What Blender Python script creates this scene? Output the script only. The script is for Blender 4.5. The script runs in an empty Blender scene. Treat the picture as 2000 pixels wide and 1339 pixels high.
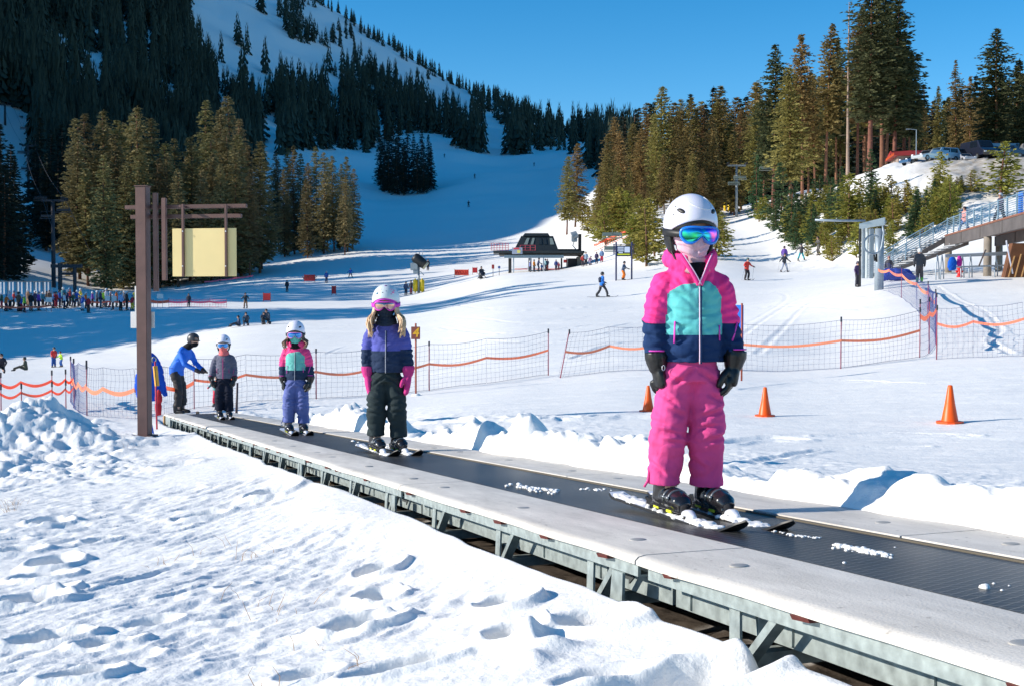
import bpy, bmesh, math, random
import numpy as np
from mathutils import Vector, Matrix, noise as mnoise
random.seed(7); rng = np.random.default_rng(11)
PI = math.pi; R = math.radians
C = bpy.context.scene.collection
F = 2400.0; CX = 1000.0; CY = 669.5; HZ = 595.0
TH = math.atan((CY - HZ) / F)

# ------------------------------------------------------------------ helpers
def ray(x, y):
    a = (x - CX) / F; b = -(y - CY) / F
    c, s = math.cos(TH), math.sin(TH)
    return Vector((a, c + b * s, b * c - s))
def P(x, y, Y):
    d = ray(x, y); return d * (Y / d.y)
def proj(p):
    c, s = math.cos(TH), math.sin(TH)
    dep = p[1] * c - p[2] * s; up = p[1] * s + p[2] * c
    return CX + F * p[0] / dep, CY - F * up / dep

MATS = {}
def mat(name, col, rough=.6, metal=0., spec=.5, coat=0., bump=None, vary=None, objrand=None, trans=0., wrinkle=None):
    """col linear rgb; bump=(scale,strength,dist); vary=(scale,amount) colour mottling; objrand=amount"""
    if name in MATS: return MATS[name]
    m = bpy.data.materials.new(name); m.use_nodes = True
    nt = m.node_tree; b = nt.nodes['Principled BSDF']
    b.inputs['Base Color'].default_value = (*col, 1)
    b.inputs['Roughness'].default_value = rough; b.inputs['Metallic'].default_value = metal
    b.inputs['Specular IOR Level'].default_value = spec
    b.inputs['Coat Weight'].default_value = coat
    m.diffuse_color = (*col, 1)
    tc = nt.nodes.new('ShaderNodeTexCoord')
    out = None
    if vary:
        n = nt.nodes.new('ShaderNodeTexNoise'); n.inputs['Scale'].default_value = vary[0]; n.inputs['Detail'].default_value = 5
        nt.links.new(tc.outputs['Object'], n.inputs['Vector'])
        mp = nt.nodes.new('ShaderNodeMapRange'); mp.inputs[1].default_value = .3; mp.inputs[2].default_value = .7
        mp.inputs[3].default_value = 1 - vary[1]; mp.inputs[4].default_value = 1 + vary[1]
        nt.links.new(n.outputs[0], mp.inputs[0])
        hs = nt.nodes.new('ShaderNodeHueSaturation'); hs.inputs['Color'].default_value = (*col, 1)
        nt.links.new(mp.outputs[0], hs.inputs['Value']); out = hs.outputs[0]
    if objrand:
        oi = nt.nodes.new('ShaderNodeObjectInfo')
        mp = nt.nodes.new('ShaderNodeMapRange'); mp.inputs[3].default_value = 1 - objrand; mp.inputs[4].default_value = 1 + objrand
        nt.links.new(oi.outputs['Random'], mp.inputs[0])
        mh = nt.nodes.new('ShaderNodeMapRange'); mh.inputs[3].default_value = .5 - objrand * .07; mh.inputs[4].default_value = .5 + objrand * .1
        fr = nt.nodes.new('ShaderNodeMath'); fr.operation = 'FRACT'
        ml = nt.nodes.new('ShaderNodeMath'); ml.operation = 'MULTIPLY'; ml.inputs[1].default_value = 7.31
        nt.links.new(oi.outputs['Random'], ml.inputs[0]); nt.links.new(ml.outputs[0], fr.inputs[0]); nt.links.new(fr.outputs[0], mh.inputs[0])
        hs = nt.nodes.new('ShaderNodeHueSaturation'); hs.inputs['Color'].default_value = (*col, 1)
        if out: nt.links.new(out, hs.inputs['Color'])
        nt.links.new(mp.outputs[0], hs.inputs['Value']); nt.links.new(mh.outputs[0], hs.inputs['Hue']); out = hs.outputs[0]
    if out: nt.links.new(out, b.inputs['Base Color'])
    nrm = None
    for bb in ([bump] if bump else []) + ([wrinkle] if wrinkle else []):
        n = nt.nodes.new('ShaderNodeTexNoise'); n.inputs['Scale'].default_value = bb[0]; n.inputs['Detail'].default_value = 6
        if len(bb) > 3: n.inputs['Distortion'].default_value = bb[3]
        nt.links.new(tc.outputs['Object'], n.inputs['Vector'])
        bp = nt.nodes.new('ShaderNodeBump'); bp.inputs['Strength'].default_value = bb[1]; bp.inputs['Distance'].default_value = bb[2]
        nt.links.new(n.outputs[0], bp.inputs['Height'])
        if nrm: nt.links.new(nrm, bp.inputs['Normal'])
        nrm = bp.outputs[0]
    if nrm: nt.links.new(nrm, b.inputs['Normal'])
    if trans:
        t = nt.nodes.new('ShaderNodeBsdfTranslucent'); t.inputs[0].default_value = (*col, 1)
        if out: nt.links.new(out, t.inputs[0])
        mx = nt.nodes.new('ShaderNodeMixShader'); mx.inputs[0].default_value = trans
        o = [q for q in nt.nodes if q.type == 'OUTPUT_MATERIAL'][0]
        nt.links.new(b.outputs[0], mx.inputs[1]); nt.links.new(t.outputs[0], mx.inputs[2]); nt.links.new(mx.outputs[0], o.inputs[0])
    MATS[name] = m
    return m
def S(r, g, b):
    f = lambda v: ((v / 255) / 12.92 if v / 255 <= .04045 else ((v / 255 + .055) / 1.055) ** 2.4)
    return (f(r), f(g), f(b))

def tag(o, label=None, cat=None, group=None, kind=None):
    if label: o['label'] = label
    if cat: o['category'] = cat
    if group: o['group'] = group
    if kind: o['kind'] = kind
    return o
def empty(name, loc, rz=0):
    o = bpy.data.objects.new(name, None); C.objects.link(o)
    o.location = loc; o.rotation_euler = (0, 0, rz); o.empty_display_size = .2
    return o
def link(name, me, mats=None, parent=None, loc=None):
    o = bpy.data.objects.new(name, me); C.objects.link(o)
    if mats is not None:
        for m in (mats if isinstance(mats, (list, tuple)) else [mats]): me.materials.append(m)
    if parent: o.parent = parent
    if loc is not None: o.location = loc
    return o
def npmesh(name, V, faces, smooth=False, midx=None):
    """V (n,3) array; faces: list or (m,k) array"""
    me = bpy.data.meshes.new(name)
    V = np.asarray(V, dtype=np.float32); 
    if isinstance(faces, np.ndarray):
        k = faces.shape[1]; nf = len(faces)
        me.vertices.add(len(V)); me.vertices.foreach_set('co', V.ravel())
        me.loops.add(nf * k); me.loops.foreach_set('vertex_index', faces.astype(np.int32).ravel())
        me.polygons.add(nf); me.polygons.foreach_set('loop_start', np.arange(0, nf * k, k, dtype=np.int32))
        me.update(calc_edges=True)
    else:
        me.from_pydata([tuple(map(float, v)) for v in V], [], faces)
    if smooth: me.polygons.foreach_set('use_smooth', np.ones(len(me.polygons), dtype=bool))
    if midx is not None: me.polygons.foreach_set('material_index', np.asarray(midx, dtype=np.int32))
    me.update()
    return me

class MB:
    """collects shapes, builds ONE mesh"""
    def __init__(s): s.v = []; s.f = []; s.m = []; s.mi = 0
    def add(s, vs, fs):
        o = len(s.v); s.v += [Vector(v) for v in vs]; s.f += [tuple(i + o for i in f) for f in fs]; s.m += [s.mi] * len(fs); return s
    def box(s, c, d, rz=0, rx=0, ry=0, bev=0):
        M = Matrix.Rotation(rz, 3, 'Z') @ Matrix.Rotation(ry, 3, 'Y') @ Matrix.Rotation(rx, 3, 'X'); c = Vector(c)
        if bev:
            b = min(bev, min(d) * .45); x, y, z = d[0] / 2, d[1] / 2, d[2] / 2
            bm = bmesh.new(); bmesh.ops.create_cube(bm, size=1)
            for v in bm.verts: v.co = Vector((v.co.x * d[0], v.co.y * d[1], v.co.z * d[2]))
            bmesh.ops.bevel(bm, geom=list(bm.edges), offset=b, segments=2, affect='EDGES')
            bm.verts.index_update()
            s.add([c + M @ v.co for v in bm.verts], [[v.index for v in f.verts] for f in bm.faces]); bm.free(); return s
        v = [c + M @ Vector((i * d[0] / 2, j * d[1] / 2, k * d[2] / 2)) for i in (-1, 1) for j in (-1, 1) for k in (-1, 1)]
        return s.add(v, [(0, 1, 3, 2), (4, 6, 7, 5), (0, 4, 5, 1), (2, 3, 7, 6), (0, 2, 6, 4), (1, 5, 7, 3)])
    def hexa(s, q):  # 8 points, bottom 4 ccw, top 4
        return s.add(q, [(0, 3, 2, 1), (4, 5, 6, 7), (0, 1, 5, 4), (1, 2, 6, 5), (2, 3, 7, 6), (3, 0, 4, 7)])
    def loft(s, pts, rad, n=12, cap=True, flat=None, up=None):
        """tube through pts, rad floats or (rx, ry)"""
        pts = [Vector(p) for p in pts]; rings = []; N = len(pts)
        ref = Vector(up) if up else None
        for i, p in enumerate(pts):
            t = (pts[min(i + 1, N - 1)] - pts[max(i - 1, 0)]).normalized()
            if ref is None:
                ref = Vector((0, 1, 0)) if abs(t.y) < .9 else Vector((1, 0, 0))
            a = ref - t * ref.dot(t)
            if a.length < 1e-5: a = t.orthogonal()
            a.normalize(); b = t.cross(a); 
            if up is None: ref = a
            r = rad[i] if isinstance(rad, list) else rad
            rx, ry = r if isinstance(r, (list, tuple)) else (r, r)
            rings.append([p + b * (rx * math.cos(2 * PI * k / n)) + a * (ry * math.sin(2 * PI * k / n)) for k in range(n)])
        vs = [v for r in rings for v in r]; fs = []
        for i in range(N - 1):
            for k in range(n):
                a0 = i * n + k; a1 = i * n + (k + 1) % n
                fs.append((a0, a1, a1 + n, a0 + n))
        if cap: fs += [tuple(reversed(range(n))), tuple(range((N - 1) * n, N * n))]
        return s.add(vs, fs)
    def cyl(s, p0, p1, r0, r1=None, n=12): return s.loft([p0, p1], [r0, r0 if r1 is None else r1], n)
    def ell(s, c, r, n=12, m=8, M=None, keep=None):
        c = Vector(c); vs = []; fs = []
        for j in range(m + 1):
            a = PI * j / m
            for k in range(n):
                b = 2 * PI * k / n
                v = Vector((r[0] * math.sin(a) * math.cos(b), r[1] * math.sin(a) * math.sin(b), r[2] * math.cos(a)))
                vs.append(c + (M @ v if M else v))
        for j in range(m):
            for k in range(n):
                a0 = j * n + k; a1 = j * n + (k + 1) % n
                f = (a0, a0 + n, a1 + n, a1)
                if j == 0: f = (a0, a0 + n, a1 + n)
                elif j == m - 1: f = (a0, a0 + n, a1)
                fs.append(f)
        return s.add(vs, fs)
    def cap(s, p0, p1, r0, r1, n=12, sq=1.0):
        """tapered capsule"""
        p0, p1 = Vector(p0), Vector(p1); d = (p1 - p0); L = d.length or 1e-6; t = d / L
        pts = []; rr = []
        for a in (80, 60, 35, 0):
            pts.append(p0 - t * r0 * math.sin(R(a))); rr.append(r0 * math.cos(R(a)))
        for a in (0, 35, 60, 80):
            pts.append(p1 + t * r1 * math.sin(R(a))); rr.append(r1 * math.cos(R(a)))
        return s.loft(pts, [(q, q * sq) for q in rr], n)
    def prism(s, pts2, z0, z1, fn):
        """polygon pts2 extruded z0..z1; fn(a,b,h)->world"""
        n = len(pts2)
        s.add([fn(a, b, z0) for a, b in pts2] + [fn(a, b, z1) for a, b in pts2],
              [tuple(reversed(range(n))), tuple(range(n, 2 * n))] + [(i, (i + 1) % n, (i + 1) % n + n, i + n) for i in range(n)])
        return s
    def xf(s, M):
        s.v = [M @ v for v in s.v]; return s
    def mesh(s, name, smooth=False, fix=True):
        me = bpy.data.meshes.new(name); me.from_pydata([tuple(v) for v in s.v], [], s.f)
        if fix:
            bm = bmesh.new(); bm.from_mesh(me); bmesh.ops.recalc_face_normals(bm, faces=bm.faces); bm.to_mesh(me); bm.free()
        me.polygons.foreach_set('material_index', np.asarray(s.m, dtype=np.int32))
        if smooth: me.polygons.foreach_set('use_smooth', np.ones(len(me.polygons), dtype=bool))
        me.update(); return me
    def build(s, name, mats, parent=None, smooth=False, loc=None, fix=True):
        return link(name, s.mesh(name, smooth, fix), mats, parent, loc)

def edge_split_smooth(o, ang=35):
    m = o.modifiers.new('es', 'EDGE_SPLIT'); m.split_angle = R(ang)
    o.data.polygons.foreach_set('use_smooth', np.ones(len(o.data.polygons), dtype=bool)); return o

def remesh(mb, voxel, smooth=3, snap=None, paint=None, name='part', mats=None, parent=None, wr=None):
    """fuse collected shapes into one skin; wr(co,no)->offset along the normal; paint(center)->material index"""
    me = mb.mesh(name + '_src', fix=True)
    o = bpy.data.objects.new('tmp', me); C.objects.link(o)
    m = o.modifiers.new('r', 'REMESH'); m.mode = 'VOXEL'; m.voxel_size = voxel; m.use_smooth_shade = True
    if smooth:
        q = o.modifiers.new('s', 'SMOOTH'); q.factor = .5; q.iterations = smooth
    dg = bpy.context.evaluated_depsgraph_get(); dg.update()
    out = bpy.data.meshes.new_from_object(o.evaluated_get(dg), depsgraph=dg)
    bpy.data.objects.remove(o); bpy.data.meshes.remove(me)
    out.name = name; out.materials.clear()
    if wr:
        nv = len(out.vertices); co = np.empty(nv * 3, np.float32); out.vertices.foreach_get('co', co)
        no = np.empty(nv * 3, np.float32); out.vertices.foreach_get('normal', no)
        co = co.reshape(-1, 3); no = no.reshape(-1, 3)
        co += no * np.array([wr(Vector(c)) for c in co], np.float32)[:, None]
        if snap: co = np.array([snap(Vector(c)) for c in co], np.float32)
        out.vertices.foreach_set('co', co.ravel())
    if paint:
        out.polygons.foreach_set('material_index', np.array([paint(p.center) for p in out.polygons], np.int32))
    else:
        out.polygons.foreach_set('material_index', np.zeros(len(out.polygons), np.int32))
    out.polygons.foreach_set('use_smooth', np.ones(len(out.polygons), dtype=bool)); out.update()
    return link(name, out, mats, parent)

def copy_tree(o, parent=None):
    c = o.copy(); C.objects.link(c); c.parent = parent
    for k in ('label', 'group'):
        if parent is None and k in c: del c[k]
    for ch in o.children: copy_tree(ch, c)
    return c

# numpy lattice noise
_T = rng.random((512, 512)).astype(np.float32)
def vn(x, y, sd=0):
    x = x + sd * 37.13; y = y + sd * 91.7
    xi = np.floor(x).astype(np.int64); yi = np.floor(y).astype(np.int64)
    fx = x - xi; fy = y - yi
    fx = fx * fx * fx * (fx * (fx * 6 - 15) + 10); fy = fy * fy * fy * (fy * (fy * 6 - 15) + 10)
    a = _T[xi % 512, yi % 512]; b = _T[(xi + 1) % 512, yi % 512]; c = _T[xi % 512, (yi + 1) % 512]; d = _T[(xi + 1) % 512, (yi + 1) % 512]
    return (a + (b - a) * fx) * (1 - fy) + (c + (d - c) * fx) * fy - .5
def fbm(x, y, o=4, sd=0):
    s = 0; a = 1.
    for i in range(o): s = s + a * vn(x, y, sd + i * 3); x = x * 2.03; y = y * 2.03; a *= .5
    return s
def sst(a, b, x):
    t = np.clip((x - a) / (b - a), 0, 1); return t * t * (3 - 2 * t)

# ------------------------------------------------------------------ camera, light
cam = bpy.data.cameras.new('camera'); co = bpy.data.objects.new('camera', cam); C.objects.link(co)
co.rotation_euler = (PI / 2 - TH, 0, 0); cam.lens = 36 * F / 2000; cam.sensor_width = 36
cam.clip_start = .05; cam.clip_end = 9000
bpy.context.scene.camera = co
SUN_EL = 24.0; SUN_AZ = 8.0      # light comes from image left, a touch from the front
sdir = Vector((-math.cos(R(SUN_EL)) * math.cos(R(SUN_AZ)), -math.cos(R(SUN_EL)) * math.sin(R(SUN_AZ)), math.sin(R(SUN_EL))))
sl = bpy.data.lights.new('sun', 'SUN'); sl.energy = 4.7; sl.angle = R(.5); sl.color = (1, .93, .83)
so = bpy.data.objects.new('sun', sl); C.objects.link(so); so.rotation_euler = sdir.to_track_quat('Z', 'Y').to_euler()
w = bpy.data.worlds.new('World'); bpy.context.scene.world = w; w.use_nodes = True
nt = w.node_tree; bg = nt.nodes['Background']
sk = nt.nodes.new('ShaderNodeTexSky'); sk.sky_type = 'NISHITA'; sk.sun_disc = False
sk.sun_elevation = R(SUN_EL); sk.sun_rotation = math.atan2(sdir.x, sdir.y); sk.altitude = 2500; sk.air_density = 1.0; sk.dust_density = .25; sk.ozone_density = 1.6
hs = nt.nodes.new('ShaderNodeHueSaturation'); hs.inputs['Saturation'].default_value = 1.45; hs.inputs['Hue'].default_value = .495; hs.inputs['Value'].default_value = 1
nt.links.new(sk.outputs[0], hs.inputs['Color']); nt.links.new(hs.outputs[0], bg.inputs['Color']); bg.inputs['Strength'].default_value = .14
vs = bpy.context.scene.view_settings; vs.view_transform = 'Standard'; vs.look = 'None'; vs.exposure = .36; vs.gamma = 1
cy = bpy.context.scene.cycles; cy.max_bounces = 6; cy.diffuse_bounces = 3; cy.glossy_bounces = 3; cy.transparent_max_bounces = 6
# ------------------------------------------------------------------ terrain: one sheet on a grid of bearing u = X / Y and distance Y
def colz(*e): return e
COLS = {   # image column -> (distance, height) along that bearing
 -3000: [(14,-2),(60,-1),(100,8),(160,30),(230,95),(320,160),(450,260),(600,350),(900,560),(1400,700)],
 -900: [(14,-2.0),(28,-2.4),(60,-2.6),(78,0),(87,12),(100,14),(110,9),(119,1),(128,1.5),(140,20),(160,38),(185,38),(200,34),(215,36),(226,56),(238,96),(250,106),(280,124),(300,142),(330,166),(345,182),(380,220),(450,295),(600,400),(900,560),(1400,640)],  # unseen bank and ridge off frame, heights shaped to throw shade into the valley
 -400: [(14,-2),(28,-2.5),(60,-3.2),(85,-3.4),(105,-1.6),(125,-.1),(160,1.5),(210,10),(250,30),(300,62),(400,125),(600,215),(900,380),(1400,520)],
 0: [(14,-2.02),(20,-2.2),(28,-2.45),(60,-3.3),(72,-3.8),(88,-4.0),(102,-2.3),(120,-.25),(150,.3),(200,5),(250,14),(320,36),(400,76),(500,115),(600,155),(900,300),(1400,450)],
 250: [(14,-1.95),(20,-2.15),(28,-2.45),(60,-3.1),(85,-3.4),(103,-1.5),(120,-.25),(150,.2),(220,2.5),(300,19),(400,57),(500,90),(600,125),(900,258),(1400,430)],
 500: [(14,-1.6),(20,-2.0),(28,-2.35),(60,-2.5),(85,-1.6),(105,-.7),(120,-.4),(140,-.1),(220,5),(300,14),(400,42),(500,64),(600,95),(900,214),(1300,370),(1500,390)],
 750: [(14,-1.5),(20,-1.9),(28,-2.25),(60,-2.2),(84,-1.3),(105,-.4),(130,.1),(155,.4),(200,4.5),(250,10),(300,17),(380,30),(450,46),(600,75),(900,165),(1200,268),(1300,275),(1600,200)],
 850: [(14,-1.45),(28,-2.15),(60,-1.9),(84,-.8),(110,.2),(135,.9),(155,1.8),(200,5),(250,10),(300,17),(380,31),(450,47),(620,80),(900,155),(1200,232),(1300,238),(1600,150)],
 1000: [(14,-1.42),(30,-2.0),(60,-1.1),(84,.1),(105,1.2),(130,2.9),(155,4.1),(170,4.8),(200,6.5),(250,10.3),(380,31),(450,48),(520,58),(600,72),(900,140),(1150,188),(1250,185),(1600,90)],
 1100: [(14,-1.42),(30,-1.9),(60,-1.0),(84,.25),(110,2.0),(140,3.8),(160,4.6),(200,8),(250,13),(380,32),(450,50),(520,62),(600,74),(900,125),(1120,152),(1250,140),(1600,60)],
 1220: [(14,-1.42),(30,-1.75),(60,-.9),(84,.35),(105,2.2),(118,2.9),(140,4.3),(165,8.6),(185,12),(250,18),(380,40),(520,64),(700,92),(1000,128),(1150,120),(1600,40)],
 1320: [(14,-1.42),(30,-1.7),(60,-.9),(78,.3),(95,1.9),(115,3.1),(140,6.2),(170,12),(220,18),(320,28),(450,42),(900,100),(1200,70)],
 1400: [(14,-1.42),(30,-1.66),(60,-.75),(75,.35),(90,1.8),(110,3.2),(130,5.2),(160,8.6),(220,15.5),(300,24),(350,28.5),(420,33),(600,40),(1200,50)],
 1500: [(14,-1.42),(30,-1.66),(60,-.5),(75,.5),(90,1.75),(110,2.9),(125,4.3),(150,8.2),(180,13),(220,17.5),(300,26),(350,29),(500,36),(1200,50)],
 1600: [(14,-1.42),(30,-1.6),(45,-1.15),(60,.1),(75,1.0),(90,2.0),(112,3.6),(125,6.2),(150,12.2),(180,16.5),(220,21),(300,28),(1200,45)],
 1750: [(14,-1.41),(30,-1.4),(45,-.7),(62,1.1),(80,2.0),(98,3.4),(112,7.2),(130,12.8),(146,17.4),(160,18.6),(220,20),(400,32),(1200,45)],
 2000: [(14,-1.35),(28,-1.15),(45,-.4),(62,1.4),(75,2.0),(90,3.6),(105,8.2),(125,13.8),(142,17.6),(160,18.2),(220,19.4),(400,32),(1200,45)],
 2400: [(14,-1.3),(28,-.9),(45,.0),(62,1.6),(75,2.4),(90,4.4),(105,9.4),(125,14.5),(142,17.8),(160,18.2),(220,19.4),(400,32),(1200,45)],
 4600: [(14,-1.2),(28,-.6),(62,2),(90,5),(142,17.8),(220,19.4),(1200,45)],
}
def belt_z(Y): return -.51 - .068 * Y
inner = np.arange(-.5, .5001, .0017)
U = np.concatenate([np.linspace(-3.2, -.98, 26)[:-1], np.linspace(-.98, -.5, 50)[:-1], inner, np.linspace(.5, 1.0, 34)[1:], np.linspace(1., 2.2, 16)[1:]])
def lg(a, b, r): return np.exp(np.arange(math.log(a), math.log(b), r))
YS = np.concatenate([lg(.9, 2.2, .03), lg(2.2, 11, .0026), lg(11, 30, .0042), lg(30, 130, .006), lg(130, 1500, .012)])
xc = np.array(sorted(COLS)); uc = (xc - CX) / F
Zc = np.array([np.interp(YS, *zip(*COLS[x])) for x in xc])
# soften the joints of the control profiles a little
k = np.exp(-np.linspace(-2, 2, 25) ** 2); k /= k.sum()
Zp = np.pad(Zc, ((0, 0), (12, 12)), 'edge')
Zc = np.array([np.convolve(z, k, 'valid') for z in Zp])
idx = np.clip(np.searchsorted(uc, U) - 1, 0, len(uc) - 2)
tt = ((U - uc[idx]) / (uc[idx + 1] - uc[idx]))[:, None]
mt = np.zeros_like(Zc); sl_ = np.diff(Zc, axis=0) / np.diff(uc)[:, None]
mt[1:-1] = np.where(sl_[:-1] * sl_[1:] > 0, 2 * sl_[:-1] * sl_[1:] / (sl_[:-1] + sl_[1:] + 1e-12), 0); mt[0] = sl_[0]; mt[-1] = sl_[-1]
hh = (uc[idx + 1] - uc[idx])[:, None]
TAB = (Zc[idx] * (2 * tt ** 3 - 3 * tt ** 2 + 1) + mt[idx] * hh * (tt ** 3 - 2 * tt ** 2 + tt) + Zc[idx + 1] * (-2 * tt ** 3 + 3 * tt ** 2) + mt[idx + 1] * hh * (tt ** 3 - tt ** 2))
kk = np.exp(-np.linspace(-2, 2, 41) ** 2); kk /= kk.sum()
TB = np.apply_along_axis(lambda c: np.convolve(np.pad(c, 20, 'edge'), kk, 'valid'), 0, TAB)
TB = np.apply_along_axis(lambda c: np.convolve(np.pad(c, 20, 'edge'), kk, 'valid'), 1, TB)
wb = (np.abs(U) < .49)[:, None]; TAB = np.where(wb, TB, TAB)
UU, YY = np.meshgrid(U, YS, indexing='ij'); XX = UU * YY
SS = XX + .354 * YY
bz = belt_z(YY)
Tn = np.clip(1.6 - SS, 0, None)
zL = bz - .118 - .36 * (1 - np.exp(-Tn / 1.55))
wl = sst(17, 25, YY); zL = zL * (1 - wl) + TAB * wl
zR = bz - .02 - .02 * np.clip(SS - 3.2, 0, 4)
wr_ = sst(8, 15, YY); zR = zR * (1 - wr_) + TAB * wr_
side = sst(1.9, 2.6, SS); Z = zL * (1 - side) + zR * side
Z = np.where(YY > 26, TAB, Z)
wj = sst(23, 26.5, YY); Z = Z * (1 - wj) + TAB * wj
# ---- relief
near = 1 - sst(18, 30, YY)
ang = math.atan2(.8, .6); ca, sa = math.cos(ang), math.sin(ang)
LA = XX * ca + YY * sa; LC = -XX * sa + YY * ca
wx = fbm(XX * .7, YY * .7, 3, 5)
left = 1 - sst(1.2, 1.6, SS)
rid = 1 - 2 * np.abs(fbm(LA * 3.2 + wx * 1.5, LC * 9 + wx * 2, 3, 9))
dens = sst(-.25, .3, fbm(XX * .5, YY * .5, 3, 31) + .06 * (-SS + 1.4) * .6)
Z += left * near * (.021 * (rid - .75) * (.10 + .90 * dens) + .005 * fbm(LA * 9, LC * 24, 4, 13) * (.3 + dens) + .003 * fbm(XX * 30, YY * 30, 3, 19))
Z += near * left * .07 * fbm(XX * .55, YY * .55, 2, 2)
crust = left * sst(9.5, 12.5, YY) * (1 - sst(24, 27, YY)) * (1 - sst(.2, 1.1, SS))
ch = fbm(XX * 2.0, YY * 1.6, 4, 41); Z += crust * (.13 * np.abs(ch) + .06 * fbm(XX * 6, YY * 5, 3, 43))
# snow lip beside the walkway
lip = np.exp(-((SS - 1.38) / .22) ** 2) * near
Z += lip * (.0 + .055 * fbm(XX * .8, YY * .8, 2, 77))
# pile of shovelled snow at the left
def ground_px(x, y):
    z = -1.2
    for _ in range(12):
        d = ray(x, y); t = z / d.z; X0, Y0 = d.x * t, d.y * t
        s = X0 + .354 * Y0; z = belt_z(Y0) - .118 - .36 * (1 - math.exp(-max(0, 1.6 - s) / 1.55))
    return Vector((X0, Y0, z))
def bump(x, y, Y, rx, ry, h, rough=.0, z0=None):
    global Z
    p = P(x, y, Y) if Y else ground_px(x, y); g = np.exp(-(((XX - p.x) / rx) ** 2 + ((YY - p.y) / ry) ** 2) ** 1.1)
    Z += h * g * (1 + rough * fbm(XX * 2.5, YY * 2.5, 4, 3))
bump(85, 830, 17.5, .62, 1.3, .50, .15); bump(60, 850, 16.5, 1.1, 1.5, .18, .8); bump(-60, 840, 16, 1.2, 1.6, .22, .5)
bump(200, 880, 16, 1.0, .9, .12, 1.5)
# foot holes
def pit(x, y, L, W, D, a=0.0, lift=.25):
    global Z
    z = -1.2
    for _ in range(12):                                   # meet the ground along the pixel's ray
        d = ray(x, y); t = z / d.z; X0, Y0 = d.x * t, d.y * t
        s = X0 + .354 * Y0; z = belt_z(Y0) - .118 - .36 * (1 - math.exp(-max(0, 1.6 - s) / 1.55))
    c, s_ = math.cos(a), math.sin(a)
    dx = XX - X0; dy = YY - Y0; p = (dx * c + dy * s_) / L; q = (-dx * s_ + dy * c) / W
    r = np.sqrt(p * p + q * q) + .22 * fbm(XX * 7 + x, YY * 7, 2, 8)
    Z -= 1.25 * D * (1 - sst(.62, 1.12, r)); Z += D * lift * np.exp(-((r - 1.3) / .25) ** 2)
for q in [(742,1098,.095,.07,.10,.6),(742,1150,.085,.08,.12,.1),(705,1212,.12,.08,.12,.3),(985,1185,.085,.09,.13,-.6),(1000,1250,.08,.07,.11,0),
          (1165,1218,.11,.075,.10,-.2),(790,1300,.15,.05,.08,.3),(600,1312,.09,.05,.05,.4),(532,958,.17,.13,.14,.7),(395,1000,.16,.10,.09,.2),(345,912,.2,.16,.08,.5),
          (100,1020,.13,.13,.09,.1),(24,1072,.16,.11,.10,.2),(107,1088,.11,.14,.12,0),(86,1113,.13,.1,.09,.2),(62,1172,.14,.1,.12,.3),(112,1150,.08,.08,.08,0),
          (95,1246,.13,.06,.09,.3),(212,1252,.10,.05,.07,.2),(160,1322,.11,.06,.10,.3),(200,1045,.1,.08,.05,.4),(300,1210,.09,.06,.04,.5),(1330,1330,.30,.10,.09,.25),(1190,1320,.12,.06,.05,.2),(455,1140,.07,.05,.04,.5)]:
    pit(*q)
bump(1035, 1262, 0, .035, .05, .05, 1.0); bump(1075, 1272, 0, .07, .04, .035, 1.2); bump(1040, 1295, 0, .05, .05, .03, 1.5)
# trench under the machine and the berm behind it
con = 1 - sst(24.6, 25.2, YY)
tr = sst(1.60, 1.72, SS + .05 * fbm(XX * 2, YY * 2, 2, 60)) * (1 - sst(3.00, 3.10, SS)) * con
floor = bz - .36 + .07 * fbm(XX * 1.5, YY * 1.5, 3, 61) + .02 * fbm(XX * 9, YY * 9, 2, 62)
Z = Z * (1 - tr) + floor * tr
bh = np.interp(YY, [1, 4, 5.2, 7, 9, 12, 16, 20, 24], [.10, .13, .19, .28, .34, .34, .28, .16, .08])
blk = np.clip(.90 + 1.0 * fbm(YY * 1.1 + 5, SS * 1.2, 3, 50), .45, 1.45)
s0 = 3.05 + .07 * fbm(YY * 2.2, SS * 0, 2, 51)
prof = sst(0, .16, SS - s0) * (1 - sst(.15, .75, SS - s0 - .1 * blk))
chunk = np.abs(fbm(XX * 2.6, YY * 2.3, 4, 52))
Z += prof * bh * blk * con * (.75 + .75 * chunk) + prof * con * .035 * fbm(XX * 9, YY * 8, 3, 53)
# groomed field behind: skied-off ripples, crumbs near the berm, tracks
fld = sst(3.5, 4.2, SS)
Z += fld * (1 - sst(20, 90, YY)) * (.016 * fbm(XX * .9, YY * 3.2, 4, 14) + .03 * fbm(XX * .25, YY * .8, 3, 15) + .006 * fbm(XX * 4, YY * 9, 3, 34))
cr = fld * (1 - sst(5.2, 7.4, SS + 1.0 * fbm(XX * .5, YY * .5, 2, 16)))
Z += cr * (.022 * np.clip(fbm(XX * 6, YY * 5, 3, 17), 0, 1) + .012 * fbm(XX * 14, YY * 12, 2, 18))
mid = sst(24, 40, YY) * (1 - sst(120, 260, YY))
Z += mid * (.10 * fbm(XX * .12, YY * .35, 3, 20) + .03 * fbm(XX * .5, YY * 2.0, 3, 21))
Z += sst(95, 140, YY) * (.9 * fbm(XX * .02, YY * .02, 3, 22) * sst(200, 500, YY) * 6 + .25 * fbm(XX * .1, YY * .1, 3, 23))
# lumpy bank below the car park and beside the run
bank = sst(.20, .27, UU) * sst(92, 112, YY) * (1 - sst(150, 190, YY))
Z += bank * (.9 * fbm(XX * .22, YY * .22, 4, 24) + .25 * np.abs(fbm(XX * 1.1, YY * 1.1, 3, 25)))
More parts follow.
